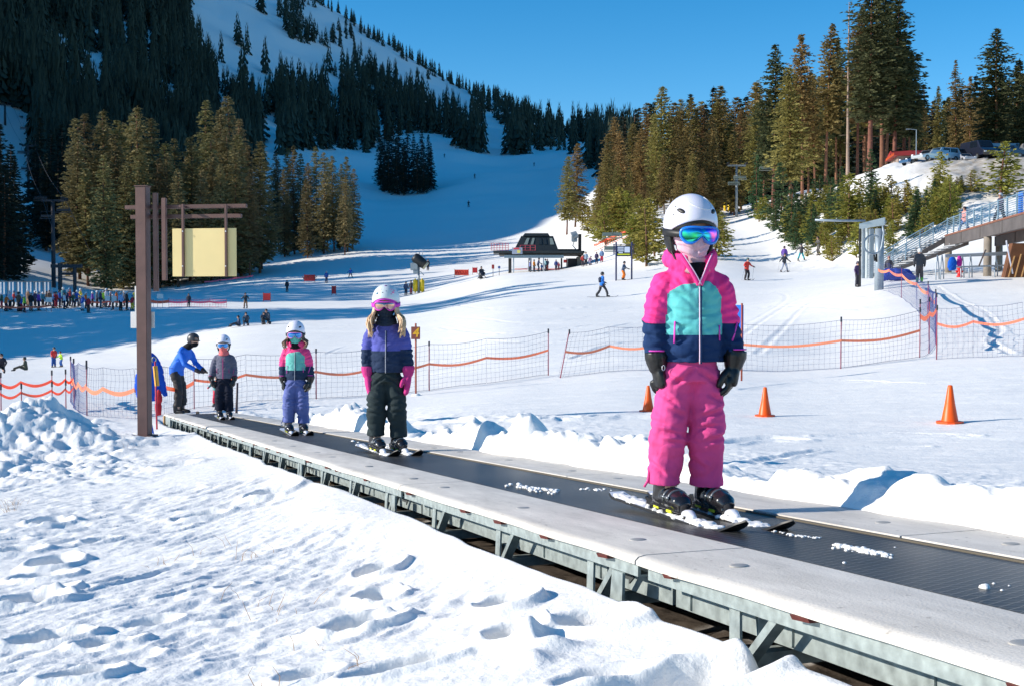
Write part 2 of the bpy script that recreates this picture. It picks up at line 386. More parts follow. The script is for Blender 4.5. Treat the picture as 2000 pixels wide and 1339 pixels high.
# ski tracks cut into the field (polyline in image px -> ground)
GZ = Z.copy()
def gzi(u, Y):
    i = np.interp(u, U, np.arange(len(U))); j = np.interp(Y, YS, np.arange(len(YS)))
    i0 = int(min(i, len(U) - 2)); j0 = int(min(j, len(YS) - 2)); a = i - i0; b = j - j0
    return float(Z[i0, j0] * (1 - a) * (1 - b) + Z[i0 + 1, j0] * a * (1 - b) + Z[i0, j0 + 1] * (1 - a) * b + Z[i0 + 1, j0 + 1] * a * b)
def gz(X, Y): return gzi(X / Y, Y)
def hit(x, y, Y0=3, Y1=1400):
    """first meeting of the pixel's ray with the ground beyond Y0"""
    d = ray(x, y); u = d.x / d.y; sl = d.z / d.y
    i = np.interp(u, U, np.arange(len(U))); i0 = int(min(i, len(U) - 2)); a = i - i0
    prof_ = Z[i0] * (1 - a) + Z[i0 + 1] * a; m = (YS >= Y0) & (YS <= Y1)
    ys = YS[m]; df = prof_[m] - sl * ys
    w_ = np.where(df >= 0)[0]
    if len(w_) == 0: return None
    j = w_[0]
    if j == 0: Y = ys[0]
    else: t = -df[j - 1] / (df[j] - df[j - 1] + 1e-9); Y = ys[j - 1] + t * (ys[j] - ys[j - 1])
    return Vector((u * Y, Y, sl * Y))
def track(pts, w=.16, D=.035, Y0=20):
    pts = [hit(x, y, Y0, 200) for x, y in pts]; pts = [p for p in pts if p]
    best = np.full(XX.shape, 9e9)
    jm = (YY > min(p.y for p in pts) - 2) & (YY < max(p.y for p in pts) + 2) & (np.abs(UU) < .5)
    xs = XX[jm]; ys = YY[jm]; b = np.full(xs.shape, 9e9)
    for p, q in zip(pts, pts[1:]):
        dx, dy = q.x - p.x, q.y - p.y; L2 = dx * dx + dy * dy + 1e-9
        t = np.clip(((xs - p.x) * dx + (ys - p.y) * dy) / L2, 0, 1)
        b = np.minimum(b, (xs - p.x - t * dx) ** 2 + (ys - p.y - t * dy) ** 2)
    r = np.sqrt(b) / w
    Z[jm] += D * (-np.exp(-r ** 2) + .8 * np.exp(-((r - 1.6) / .6) ** 2))
def curve(pts, n=8):
    out = []
    for i in range(len(pts) - 1):
        p0 = pts[max(i - 1, 0)]; p1 = pts[i]; p2 = pts[i + 1]; p3 = pts[min(i + 2, len(pts) - 1)]
        for k in range(n):
            t = k / n
            out.append(tuple(.5 * ((2 * b) + (-a + c) * t + (2 * a - 5 * b + 4 * c - d) * t * t + (-a + 3 * b - 3 * c + d) * t ** 3) for a, b, c, d in zip(p0, p1, p2, p3)))
    out.append(pts[-1]); return out
track(curve([(1450,655),(1500,620),(1560,585),(1620,572),(1700,580)]), .12, .018)
track(curve([(1480,690),(1530,640),(1570,600),(1600,585)]), .12, .018)
track(curve([(1440,580),(1510,570),(1535,585),(1480,620),(1440,640)]), .12, .012)
track(curve([(1830,560),(1870,585),(1925,610),(1955,645),(1935,665),(1975,690)]), .09, .025)
track(curve([(640,640),(760,626),(900,620),(1060,632),(1240,600)]), .14, .025)
track(curve([(860,705),(960,680),(1080,668),(1240,640)]), .14, .025)
track(curve([(900,576),(985,562),(1060,556)]), .15, .035)
track(curve([(1190,640),(1230,632),(1262,628)]), .15, .03)
track(curve([(850,823),(960,820),(1060,818),(1200,814),(1295,812)]), .14, .06, 13)
for q in ([(1120,700),(1180,676),(1260,664)], [(860,640),(1000,652),(1160,634)], [(640,690),(700,672),(860,662),(1010,668)], [(1450,760),(1620,742),(1830,748),(2000,735)], [(880,596),(1010,606),(1150,600)], [(1420,610),(1530,598),(1680,604)],
          [(790,842),(900,832),(1060,838)], [(1460,905),(1600,880),(1800,872)], [(1600,852),(1720,845),(1900,850)], [(560,740),(700,726),(900,735)]):
    track(curve(q), .07 + .05 * (q[0][1] < 720), .018 + .012 * (q[0][1] < 720), 8)
track(curve([(1410,868),(1500,855),(1560,860)]), .1, .03, 8)
nu, ny = Z.shape
V = np.stack([XX, YY, Z], -1).reshape(-1, 3)
ii, jj = np.meshgrid(np.arange(nu - 1), np.arange(ny - 1), indexing='ij'); a = (ii * ny + jj).ravel()
FC = np.stack([a, a + ny, a + ny + 1, a + 1], -1)
snow = bpy.data.materials.new('snow'); snow.use_nodes = True; nt = snow.node_tree; b = nt.nodes['Principled BSDF']
b.inputs['Base Color'].default_value = (.93, .905, .86, 1); b.inputs['Roughness'].default_value = .62; b.inputs['Specular IOR Level'].default_value = .25
tc = nt.nodes.new('ShaderNodeTexCoord'); last = None
for sc, st, ds, stretch in ((.35, .5, .12, (1, 2.2, 1)), (3.0, .45, .03, (1, 1.6, 1)), (22, .7, .010, (1, 1, 1)), (120, .5, .003, (1, 1, 1))):
    mp = nt.nodes.new('ShaderNodeMapping'); mp.inputs['Scale'].default_value = stretch
    n = nt.nodes.new('ShaderNodeTexNoise'); n.inputs['Scale'].default_value = sc; n.inputs['Detail'].default_value = 5; n.inputs['Roughness'].default_value = .6
    bp = nt.nodes.new('ShaderNodeBump'); bp.inputs['Strength'].default_value = st; bp.inputs['Distance'].default_value = ds
    nt.links.new(tc.outputs['Object'], mp.inputs[0]); nt.links.new(mp.outputs[0], n.inputs['Vector']); nt.links.new(n.outputs[0], bp.inputs['Height'])
    if last: nt.links.new(last, bp.inputs['Normal'])
    last = bp.outputs[0]
nt.links.new(last, b.inputs['Normal'])
# dirt: a trodden, sandy tint on the car-park bank only (a vertex mask), plus faint grime
at = nt.nodes.new('ShaderNodeAttribute'); at.attribute_name = 'dirt'
n = nt.nodes.new('ShaderNodeTexNoise'); n.inputs['Scale'].default_value = .9; n.inputs['Detail'].default_value = 8; n.inputs['Roughness'].default_value = .7; nt.links.new(tc.outputs['Object'], n.inputs['Vector'])
ml = nt.nodes.new('ShaderNodeMath'); ml.operation = 'MULTIPLY'; nt.links.new(at.outputs['Fac'], ml.inputs[0]); nt.links.new(n.outputs[0], ml.inputs[1])
mx = nt.nodes.new('ShaderNodeMixRGB'); mx.inputs[1].default_value = (.93, .905, .86, 1); mx.inputs[2].default_value = (.36, .30, .23, 1)
nt.links.new(ml.outputs[0], mx.inputs[0])
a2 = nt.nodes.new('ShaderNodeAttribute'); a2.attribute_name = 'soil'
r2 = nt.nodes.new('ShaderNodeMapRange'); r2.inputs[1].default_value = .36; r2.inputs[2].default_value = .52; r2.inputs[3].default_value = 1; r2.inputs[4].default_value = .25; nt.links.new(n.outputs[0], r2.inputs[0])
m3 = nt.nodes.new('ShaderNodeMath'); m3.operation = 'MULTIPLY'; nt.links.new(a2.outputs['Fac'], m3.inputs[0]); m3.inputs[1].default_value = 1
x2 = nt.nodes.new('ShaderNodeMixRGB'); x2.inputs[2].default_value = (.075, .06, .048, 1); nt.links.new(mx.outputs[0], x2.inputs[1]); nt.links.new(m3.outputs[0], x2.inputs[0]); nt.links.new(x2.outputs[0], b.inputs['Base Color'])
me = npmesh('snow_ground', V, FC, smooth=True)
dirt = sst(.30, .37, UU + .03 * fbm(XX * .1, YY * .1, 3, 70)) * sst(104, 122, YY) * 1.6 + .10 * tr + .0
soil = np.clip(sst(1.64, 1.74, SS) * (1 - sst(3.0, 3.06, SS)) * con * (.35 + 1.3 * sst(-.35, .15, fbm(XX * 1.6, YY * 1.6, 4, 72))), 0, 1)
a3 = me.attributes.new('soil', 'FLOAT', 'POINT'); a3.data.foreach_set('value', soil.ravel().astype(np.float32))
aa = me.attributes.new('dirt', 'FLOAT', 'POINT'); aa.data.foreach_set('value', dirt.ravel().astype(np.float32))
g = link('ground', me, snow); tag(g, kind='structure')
g['label'] = 'snow covered ground, ski runs and mountainside'
# ------------------------------------------------------------------ the moving carpet lift
galv = mat('galvanised_steel', S(160, 170, 168), .45, .25, bump=(60, .2, .002), vary=(26, .26))
galvd = mat('galvanised_steel_dull', S(122, 128, 132), .55, .4, bump=(60, .2, .002), vary=(18, .2))
oxide = mat('oxide_red_paint', S(104, 48, 42), .75, vary=(30, .3))
TZ = math.atan(.354)
conv = empty('carpet_lift', (0, 0, 0), TZ)
tag(conv, 'long ski carpet lift with black mesh belt, white side decks and galvanised steel frame', 'carpet lift')
T0 = 2.0
O3 = Vector((2.29, T0, -.562 - .0641 * T0 - .3))
conv.location = Matrix.Rotation(TZ, 3, 'Z') @ O3
def BL(p, t, h): return Vector((p - O3.x, t - O3.y, -.562 - .0641 * t + h - O3.z))
def bworld(p, t, h=0): return Matrix.Rotation(TZ, 3, 'Z') @ Vector((p, t, -.562 - .0641 * t + h))
def bbox_(mb, p0, p1, t0, t1, h0, h1):
    mb.hexa([BL(p0, t0, h0), BL(p1, t0, h0), BL(p1, t1, h0), BL(p0, t1, h0), BL(p0, t0, h1), BL(p1, t0, h1), BL(p1, t1, h1), BL(p0, t1, h1)])
TE = 25.4                                     # far end
# belt: dark rubber with a raised lozenge net
bm_ = bpy.data.materials.new('belt_rubber'); bm_.use_nodes = True; nt = bm_.node_tree; b = nt.nodes['Principled BSDF']
tc = nt.nodes.new('ShaderNodeTexCoord')
def wave(vx, vy, per):
    mp = nt.nodes.new('ShaderNodeVectorMath'); mp.operation = 'DOT_PRODUCT'; mp.inputs[1].default_value = (vx, vy, 0)
    nt.links.new(tc.outputs['Object'], mp.inputs[0])
    m = nt.nodes.new('ShaderNodeMath'); m.operation = 'MULTIPLY'; m.inputs[1].default_value = PI / per; nt.links.new(mp.outputs['Value'], m.inputs[0])
    s_ = nt.nodes.new('ShaderNodeMath'); s_.operation = 'SINE'; nt.links.new(m.outputs[0], s_.inputs[0])
    a_ = nt.nodes.new('ShaderNodeMath'); a_.operation = 'ABSOLUTE'; nt.links.new(s_.outputs[0], a_.inputs[0]); return a_
w1 = wave(.38, .925, .033); w2 = wave(-.38, .925, .033)
mn = nt.nodes.new('ShaderNodeMath'); mn.operation = 'MINIMUM'; nt.links.new(w1.outputs[0], mn.inputs[0]); nt.links.new(w2.outputs[0], mn.inputs[1])
rp = nt.nodes.new('ShaderNodeMapRange'); rp.inputs[1].default_value = .12; rp.inputs[2].default_value = .34; rp.inputs[3].default_value = 1; rp.inputs[4].default_value = 0
nt.links.new(mn.outputs[0], rp.inputs[0])
nz = nt.nodes.new('ShaderNodeTexNoise'); nz.inputs['Scale'].default_value = 1.3; nz.inputs['Detail'].default_value = 6; nt.links.new(tc.outputs['Object'], nz.inputs['Vector'])
cr_ = nt.nodes.new('ShaderNodeValToRGB'); cr_.color_ramp.elements[0].color = (.006, .007, .009, 1); cr_.color_ramp.elements[1].color = (.17, .165, .155, 1)
mm = nt.nodes.new('ShaderNodeMath'); mm.operation = 'MULTIPLY_ADD'; mm.inputs[1].default_value = .85; nt.links.new(rp.outputs[0], mm.inputs[0]); nt.links.new(nz.outputs[0], mm.inputs[2])
m2 = nt.nodes.new('ShaderNodeMath'); m2.operation = 'SUBTRACT'; m2.inputs[1].default_value = .35; nt.links.new(mm.outputs[0], m2.inputs[0]); nt.links.new(m2.outputs[0], cr_.inputs[0])
nt.links.new(cr_.outputs[0], b.inputs['Base Color'])
bp = nt.nodes.new('ShaderNodeBump'); bp.inputs['Strength'].default_value = 1; bp.inputs['Distance'].default_value = .007; nt.links.new(rp.outputs[0], bp.inputs['Height']); nt.links.new(bp.outputs[0], b.inputs['Normal'])
b.inputs['Roughness'].default_value = .38
mb = MB(); bbox_(mb, 2.0, 2.585, .5, TE, -.012, 0); mb.build('belt', bm_, conv)
# thin wear strip along both belt edges
mb = MB()
for p in (2.008, 2.574): bbox_(mb, p - .008, p + .008, .5, TE, -.004, .006)
mb.build('belt_edge_strip', mat('edge_strip', S(96, 88, 74), .7, bump=(90, .6, .004)), conv)
deck = bpy.data.materials.new('white_deck'); deck.use_nodes = True; nt = deck.node_tree; b = nt.nodes['Principled BSDF']
tc = nt.nodes.new('ShaderNodeTexCoord')
n = nt.nodes.new('ShaderNodeTexNoise'); n.inputs['Scale'].default_value = 34; n.inputs['Detail'].default_value = 6; nt.links.new(tc.outputs['Object'], n.inputs['Vector'])
cr_ = nt.nodes.new('ShaderNodeValToRGB'); cr_.color_ramp.elements[0].position = .20; cr_.color_ramp.elements[0].color = (.30, .27, .24, 1); cr_.color_ramp.elements[1].position = .36; cr_.color_ramp.elements[1].color = (.72, .67, .60, 1)
nt.links.new(n.outputs[0], cr_.inputs[0])
n4 = nt.nodes.new('ShaderNodeTexNoise'); n4.inputs['Scale'].default_value = 2.2; n4.inputs['Detail'].default_value = 8; n4.inputs['Roughness'].default_value = .7
mp4 = nt.nodes.new('ShaderNodeMapping'); mp4.inputs['Scale'].default_value = (3, .7, 1); nt.links.new(tc.outputs['Object'], mp4.inputs[0]); nt.links.new(mp4.outputs[0], n4.inputs['Vector'])
r4 = nt.nodes.new('ShaderNodeMapRange'); r4.inputs[1].default_value = .35; r4.inputs[2].default_value = .7; r4.inputs[3].default_value = 1.08; r4.inputs[4].default_value = .74; nt.links.new(n4.outputs[0], r4.inputs[0])
h4 = nt.nodes.new('ShaderNodeHueSaturation'); nt.links.new(r4.outputs[0], h4.inputs['Value']); nt.links.new(cr_.outputs[0], h4.inputs['Color']); nt.links.new(h4.outputs[0], b.inputs['Base Color'])
vo = nt.nodes.new('ShaderNodeTexWave'); vo.inputs['Scale'].default_value = 22; vo.inputs['Distortion'].default_value = 1.2; vo.bands_direction = 'Y'; nt.links.new(tc.outputs['Object'], vo.inputs['Vector'])
n2 = nt.nodes.new('ShaderNodeTexNoise'); n2.inputs['Scale'].default_value = 130; nt.links.new(tc.outputs['Object'], n2.inputs['Vector'])
b1 = nt.nodes.new('ShaderNodeBump'); b1.inputs['Strength'].default_value = .35; b1.inputs['Distance'].default_value = .0025; nt.links.new(vo.outputs['Fac'], b1.inputs['Height'])
b2 = nt.nodes.new('ShaderNodeBump'); b2.inputs['Strength'].default_value = .5; b2.inputs['Distance'].default_value = .003; nt.links.new(n2.outputs[0], b2.inputs['Height']); nt.links.new(b1.outputs[0], b2.inputs['Normal'])
nt.links.new(b2.outputs[0], b.inputs['Normal']); b.inputs['Roughness'].default_value = .75
seams = [3.42 + 2.97 * i for i in range(-1, 9)]
seams[0] = .5; seams[-1] = TE
for i in range(len(seams) - 1):
    t0, t1 = seams[i] + .006, seams[i + 1] - .006
    if t1 <= t0: continue
    n_ = 14
    for (pa, pb, far) in ((1.615, 1.996, 0), (2.590, 2.97, 1)):
        mb = MB(); rows = []
        for q in range(n_ + 1):
            t = t0 + (t1 - t0) * q / n_; w_ = .004 * mnoise.noise(Vector((t * 1.7, pa, 0))); e = .012 * mnoise.noise(Vector((t * 2.3, pa * 3, 4)))
            if far: sec = [(pa, -.012), (pa, .010), (pb - .03, .012 + w_), (pb - .006, .006 + w_), (pb, -.006), (pb, -.016)]
            else: sec = [(pb, -.012), (pb, .010), (pa + .035, .012 + w_), (pa + .012 + e, .007 + w_), (pa + e, -.004 + w_), (pa + e, -.016 + w_)]
            rows.append([BL(p, t, h) for p, h in sec])
        k_ = 6; vs_ = [v for r in rows for v in r]
        fs_ = [(r * k_ + c, r * k_ + (c + 1) % k_, (r + 1) * k_ + (c + 1) % k_, (r + 1) * k_ + c) for r in range(n_) for c in range(k_)]
        fs_ += [tuple(range(k_)), tuple(n_ * k_ + c for c in range(k_))]
        mb.add(vs_, fs_); d = mb.build('deck_panel', deck, conv); edge_split_smooth(d, 50)
        if t0 < 12:
            for t in (t0 + .32, t0 + (t1 - t0) * .5, t1 - .32):
                mb = MB(); c = BL((pa + pb) / 2 - .03 + .02 * random.random(), t, .012); mb.ell(c, (.030, .024, .0035), 14, 6)
                mb.build('bolt_cap', mat('bolt_cap', S(170, 168, 164), .6, .2), d, smooth=True)
    L = t1 - t0
    # near side frame of this bay: edge rail, recessed beam, brackets, hinge plate
    mb = MB(); bbox_(mb, 1.640, 1.650, t0 + .03, t1 - .03, -.062, -.014); bbox_(mb, 1.6505, 1.69, t0 + .03, t1 - .03, -.062, -.056); mb.build('side_rail', galv, conv)
    mb = MB(); bbox_(mb, 1.745, 1.757, t0 - .0, t1 - .012, -.155, -.02); bbox_(mb, 1.7575, 1.80, t0, t1 - .012, -.155, -.149)
    t = t0 + .55
    while t < t1: bbox_(mb, 1.738, 1.7445, t, t + .012, -.149, -.03); t += .56
    mb.build('lower_beam', galv, conv)
    nb = 3 if L > 2 else 2
    for j in range(nb):
        t = t0 + (j + .42) * L / nb
        if t < 1: continue
        mb = MB()
        # leaning upright strip, open channel foot, diagonal brace towards the uphill side
        mb.hexa([BL(1.652, t, -.185), BL(1.66, t, -.185), BL(1.66, t + .055, -.185), BL(1.652, t + .055, -.185), BL(1.668, t + .03, -.0622), BL(1.676, t + .03, -.0622), BL(1.676, t + .085, -.0622), BL(1.668, t + .085, -.0622)])
        bbox_(mb, 1.636, 2.3, t - .005, t + .001, -.225, -.185); bbox_(mb, 1.636, 2.3, t + .060, t + .066, -.225, -.185); bbox_(mb, 1.636, 2.3, t + .0012, t + .0598, -.190, -.1852)
        a_, c_ = BL(1.648, t - .01, -.225), BL(1.652, t - .185, -.0622)
        mb.hexa([a_, a_ + Vector((.006, 0, 0)), a_ + Vector((.006, .03, 0)), a_ + Vector((0, .03, 0)), c_, c_ + Vector((.006, 0, 0)), c_ + Vector((.006, .035, 0)), c_ + Vector((0, .035, 0))])
        a_, c_ = BL(1.6545, t - .01, -.225), BL(1.6585, t - .185, -.0622)
        mb.hexa([a_, a_ + Vector((.03, 0, 0)), a_ + Vector((.03, .006, 0)), a_ + Vector((0, .006, 0)), c_, c_ + Vector((.03, 0, 0)), c_ + Vector((.03, .006, 0)), c_ + Vector((0, .006, 0))])
        mb.cyl(BL(1.74, t + .07, -.06), BL(1.70, t - .02, -.18), .003, n=6)
        br = mb.build('bracket', galv, conv)
        if j == 1 and t < 14:
            mb = MB(); pts = []
            for q in range(90): a0 = q * .5; pts.append(BL(1.70 + .022 * math.cos(a0), t + .03 + .022 * math.sin(a0), -.178 + q * .00105 * (1.1 if i == 2 else .55)))
            mb.loft(pts, .0034, 5); mb.build('coil_spring', galvd, br, smooth=True)
    t = t0 + .10
    if t > 1.5:
        mb = MB(); q = [(.0, -.0625), (-.09, -.0625), (-.085, -.15), (-.02, -.19), (.0, -.198), (.018, -.188), (.02, -.165)]
        mb.prism([(t + .10 + a * .9, h) for a, h in q], 1.628, 1.638, lambda a, b, z: BL(z, a, b))
        hp = mb.build('hinge_plate', galv, conv)
        mb = MB(); mb.cyl(BL(1.609, t + .098, -.176), BL(1.628, t + .098, -.176), .0125, n=14); mb.build('hinge_bolt', galvd, hp)
        # stamped arrow on the beam
        mb = MB(); ar = [(0, .012), (.085, .012), (.085, .026), (.125, 0), (.085, -.026), (.085, -.012), (0, -.012)]
        mb.prism([(t + .30 - a, b - .108) for a, b in ar], 1.7405, 1.7445, lambda a, b, z: BL(z, a, b)); mb.build('arrow_mark', mat('arrow_paint', S(70, 74, 74), .6), conv)
# oxide red clips under the deck lip
cl = 0; t = 1.2
while t < 24 and cl < 60:
    mb = MB(); l_ = .04 + .05 * random.random(); k_ = .006 * random.random()
    mb.hexa([BL(1.616, t, -.027), BL(1.639, t, -.027), BL(1.639, t + l_, -.028 + k_), BL(1.613, t + l_, -.030), BL(1.610, t, -.0165), BL(1.639, t, -.0165), BL(1.639, t + l_, -.0165), BL(1.606, t + l_, -.0165)])
    mb.build('clip', oxide, conv); t += .3 + .75 * random.random(); cl += 1
# far side beam, cross ties and end box
mb = MB(); bbox_(mb, 2.93, 2.94, .5, TE, -.155, -.018)
t = 1.0
while t < TE: bbox_(mb, 1.81, 2.929, t, t + .04, -.15, -.11); t += 1.5
mb.build('under_frame', galvd, conv)
mb = MB(); bbox_(mb, 1.63, 2.95, TE - 1.5, TE - .25, -.34, -.02); mb.build('drive_box', galv, conv)
mb = MB(); bbox_(mb, 1.60, 2.97, TE - .24, TE + .02, -.36, -.018); mb.build('end_board', mat('plywood', S(190, 150, 105), .7, vary=(8, .15)), conv)
# loose snow lying on the belt
def lump(mb, c, r, n=9, m=6, fl=.6):
    vs_ = []; sd = random.random() * 99
    for j in range(m + 1):
        a = PI * j / m
        for k in range(n):
            b_ = 2 * PI * k / n; d = Vector((math.sin(a) * math.cos(b_), math.sin(a) * math.sin(b_), math.cos(a) * fl))
            q = 1 + .45 * mnoise.noise(d * 1.6 + Vector((sd, 0, 0))) if 0 < j < m else 1
            vs_.append(Vector(c) + d * r * q)
    fs_ = [(j * n + k, (j + 1) * n + k, (j + 1) * n + (k + 1) % n, j * n + (k + 1) % n) for j in range(m) for k in range(n)]
    mb.add(vs_, fs_)
mb = MB()
def crumbs(x0, y0, x1, y1, n, r, jit):
    for _ in range(n):
        t = random.random(); x = x0 + (x1 - x0) * t + random.gauss(0, jit); y = y0 + (y1 - y0) * t + random.gauss(0, jit * .22)
        d = ray(x, y); z = -.8
        for _ in range(15): k_ = z / d.z; z = belt_z(d.y * k_)
        rr = r * (.4 + random.random() * .9); lump(mb, Vector((d.x * k_, d.y * k_, z + rr * .2)), rr, 7, 5)
crumbs(1632, 1064, 1735, 1084, 90, .010, 3); crumbs(1640, 1068, 1742, 1088, 40, .006, 7); crumbs(1545, 1045, 1598, 1050, 40, .006, 3)
crumbs(1500, 1036, 1540, 1042, 10, .006, 5); crumbs(1010, 950, 1090, 958, 60, .010, 4); crumbs(1000, 946, 1080, 962, 30, .012, 9); crumbs(1140, 955, 1190, 958, 26, .009, 5)
for x, y, r in ((1924, 1147, .014), (1941, 1139, .008), (1971, 1143, .006), (1957, 1152, .004), (1649, 1099, .005), (1729, 1086, .016), (690, 862, .02), (700, 864, .02), (1748, 1070, .006)): crumbs(x, y, x, y, 1, r, 0)
o = mb.build('snow_crumbs', snow, None, smooth=True); tag(o, 'loose snow crumbs scattered on the black carpet belt', 'snow', kind='stuff')
# ------------------------------------------------------------------ conifers
bark = mat('bark_brown', S(104, 72, 54), .9, bump=(3, .8, .05), vary=(1.2, .3), objrand=.2)
barkr = mat('bark_red', S(126, 84, 66), .9, bump=(2.5, .8, .06), vary=(1.0, .3), objrand=.15)
barkg = mat('bark_grey', S(160, 140, 122), .9, bump=(3, .6, .04), vary=(1.0, .25), objrand=.15)
nd_olive = mat('needles_olive', S(140, 128, 90), .75, spec=.2, vary=(.22, .38), objrand=.25, trans=.22)
nd_rust = mat('needles_rust', S(142, 124, 78), .75, spec=.2, vary=(.22, .4), objrand=.35, trans=.25)
nd_dark = mat('needles_dark', S(88, 92, 62), .75, spec=.2, vary=(.22, .35), objrand=.25, trans=.15)
nd_young = mat('needles_young', S(150, 142, 70), .75, spec=.2, vary=(.5, .35), objrand=.25, trans=.3)
nd_fir = mat('needles_fir', S(76, 98, 66), .75, spec=.2, vary=(.5, .35), objrand=.25, trans=.2)
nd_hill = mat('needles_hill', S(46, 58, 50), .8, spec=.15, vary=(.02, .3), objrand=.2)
def crown_mesh(name, H, Rm, base, lev, per, cl, seed, prof, droop=.25, card=.42, irr=.25, lean=0):
    r = np.random.default_rng(seed); V = []; nfaces = 0
    gapa = r.random(6) * 6.28; gaph = base + r.random(6) * (1 - base)
    for i in range(lev):
        h = base + (1 - base) * (i + .5 * r.random()) / lev
        k = (h - base) / (1 - base)
        L0 = Rm * prof(k)
        for j in range(per):
            az = r.random() * 6.283
            L = L0 * (1 - irr + 2 * irr * r.random())
            g = np.min(np.abs(((az - gapa + 3.14) % 6.28) - 3.14) * .8 + np.abs(h - gaph) * 14)
            if g < .45: L *= .3
            if r.random() < .04: L *= 1.35
            d = np.array([math.cos(az), math.sin(az), 0.]); sd = np.array([-d[1], d[0], 0])
            up = .28 * (k ** 1.2) - droop * (1 - k)
            nc = max(2, int(cl * (L / Rm) ** .7 + 1))
            for c in range(nc):
                f = (c + .35 + .6 * r.random()) / nc
                p = d * L * f + np.array([0, 0, h * H + up * L * f - .10 * L * f * f + (r.random() - .5) * .25]) + sd * (r.random() - .5) * .35 * L * (.5 + .5 * f)
                s_ = card * (.65 + .8 * r.random()) * (.6 + .4 * (1 - k))
                for q in range(3):
                    ax = d * (.5 + .5 * r.random()) + sd * (r.random() - .5) * 1.7 + np.array([0, 0, (r.random() - .55) * .9]); ax /= np.linalg.norm(ax)
                    wv = np.cross(ax, r.normal(size=3)); wv /= np.linalg.norm(wv) + 1e-9
                    a = p - ax * s_ * .45; b_ = p + ax * s_ * .9; wd = s_ * (.20 + .16 * r.random())
                    V += [a + wv * wd * .4, p + wv * wd, b_, p - wv * wd * .8]
                    nfaces += 1
    # leader
    for q in range(10):
        h = H * (.955 + .05 * q / 10); a = r.random() * 6.28; d = np.array([math.cos(a), math.sin(a), .6]); s_ = card * .5
        p = np.array([0, 0, h]); wv = np.array([-math.sin(a), math.cos(a), 0]) * .08
        V += [p - wv, p + wv, p + d * s_, p + d * s_ * .6]; nfaces += 1
    V = np.array(V); fc = np.arange(nfaces * 4).reshape(-1, 4)
    return npmesh(name, V, fc)
def trunk_mesh(name, H, r0, seed, stubs=10, sb=.15, se=.6, bend=.15):
    rr = random.Random(seed); mb = MB(); pts = []; rad = []
    for i in range(9):
        k = i / 8; pts.append((bend * math.sin(k * 3 + seed), bend * math.cos(k * 2.3 + seed) - bend, -1.0 + (H + .6) * k)); rad.append(r0 * (1.25 if i == 0 else 1) * (1 - .88 * k) + .02)
    mb.loft(pts, rad, 8)
    for i in range(stubs):
        k = sb + (se - sb) * rr.random(); a = rr.random() * 6.28; L = .5 + 1.2 * rr.random(); z = H * k
        x = bend * math.sin(k * 3 + seed); y = bend * math.cos(k * 2.3 + seed) - bend
        mb.cyl((x, y, z), (x + L * math.cos(a), y + L * math.sin(a), z - .15 * L + .2), .05, .015, 5)
    return mb.mesh(name, smooth=True)
p_lodge = lambda k: (.35 + .65 * min(1, k / .18)) * (1 - k) ** .62 * 1.08 + .03
p_fir = lambda k: (.7 + .3 * min(1, k / .1)) * (1 - k) ** .85 + .03
p_pine = lambda k: (.45 + .55 * min(1, k / .3)) * (1 - k ** 2.2) ** .8 * (.8 + .2 * math.sin(k * 19)) + .05
p_young = lambda k: (.75 + .25 * min(1, k / .15)) * (1 - k) ** .6 + .06
PROT = {}
def proto(kind, i, H, Rm, base, lev, per, cl, prof, needles, brk, r0, **kw):
    c = crown_mesh(kind + '_crown', H, Rm, base, lev, per, cl, 100 * i + 3, prof, **kw)
    t = trunk_mesh(kind + '_trunk', H * .97, r0, 10 * i + 1, stubs=int(14 * (base > .1)), sb=base * .3 + .05, se=base + .25)
    c.materials.append(needles); t.materials.append(brk)
    PROT.setdefault(kind, []).append((H, c, t))
for i in range(4): proto('lodgepole', i, 24, 3.0, (.05, .10, .16, .03)[i], 54, 9, 5, p_lodge, nd_olive, bark, .2, card=.56)
for i in range(3): proto('rust_pine', i + 5, 26, 3.8, (.06, .12, .20)[i], 54, 9, 6, p_lodge, nd_rust, bark, .26, card=.62, irr=.32)
for i in range(3): proto('tall_pine', i + 9, 34, 4.1, (.27, .34, .22)[i], 54, 9, 6, p_pine, nd_dark, barkr, .34, card=.72, irr=.4, droop=.15)
for i in range(2): proto('tall_rust', i + 13, 34, 3.6, (.28, .36)[i], 54, 9, 6, p_pine, nd_rust, barkr, .33, card=.66, irr=.38, droop=.2)
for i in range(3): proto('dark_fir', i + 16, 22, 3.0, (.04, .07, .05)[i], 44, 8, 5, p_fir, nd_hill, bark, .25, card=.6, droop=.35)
for i in range(3): proto('young_pine', i + 20, 5, 1.25, .08, 18, 8, 4, p_young, nd_young, bark, .09, card=.30, droop=-.3, irr=.35)
for i in range(2): proto('young_fir', i + 24, 7, 1.7, .04, 24, 9, 4, p_fir, nd_fir, bark, .10, card=.34, droop=.1)
proto('bare_pine', 27, 36, 1.9, .38, 40, 4, 3, p_lodge, nd_rust, barkg, .34, card=.4, irr=.5)
nT = 0
def tree(kind, pos, H, label, group, wide=1.0, name='pine_tree', v=None, sink=.0):
    global nT
    pr = PROT[kind]; h0, c, t = pr[(nT if v is None else v) % len(pr)]; nT += 1
    e = empty(name, pos, random.random() * 6.28); s = H / h0
    e.scale = (s * wide, s * wide, s); e.rotation_euler[0] = R(random.gauss(0, .8)); e.rotation_euler[1] = R(random.gauss(0, .8))
    a = bpy.data.objects.new('trunk', t); C.objects.link(a); a.parent = e
    b_ = bpy.data.objects.new('crown', c); C.objects.link(b_); b_.parent = e
    return tag(e, label, 'tree', group)
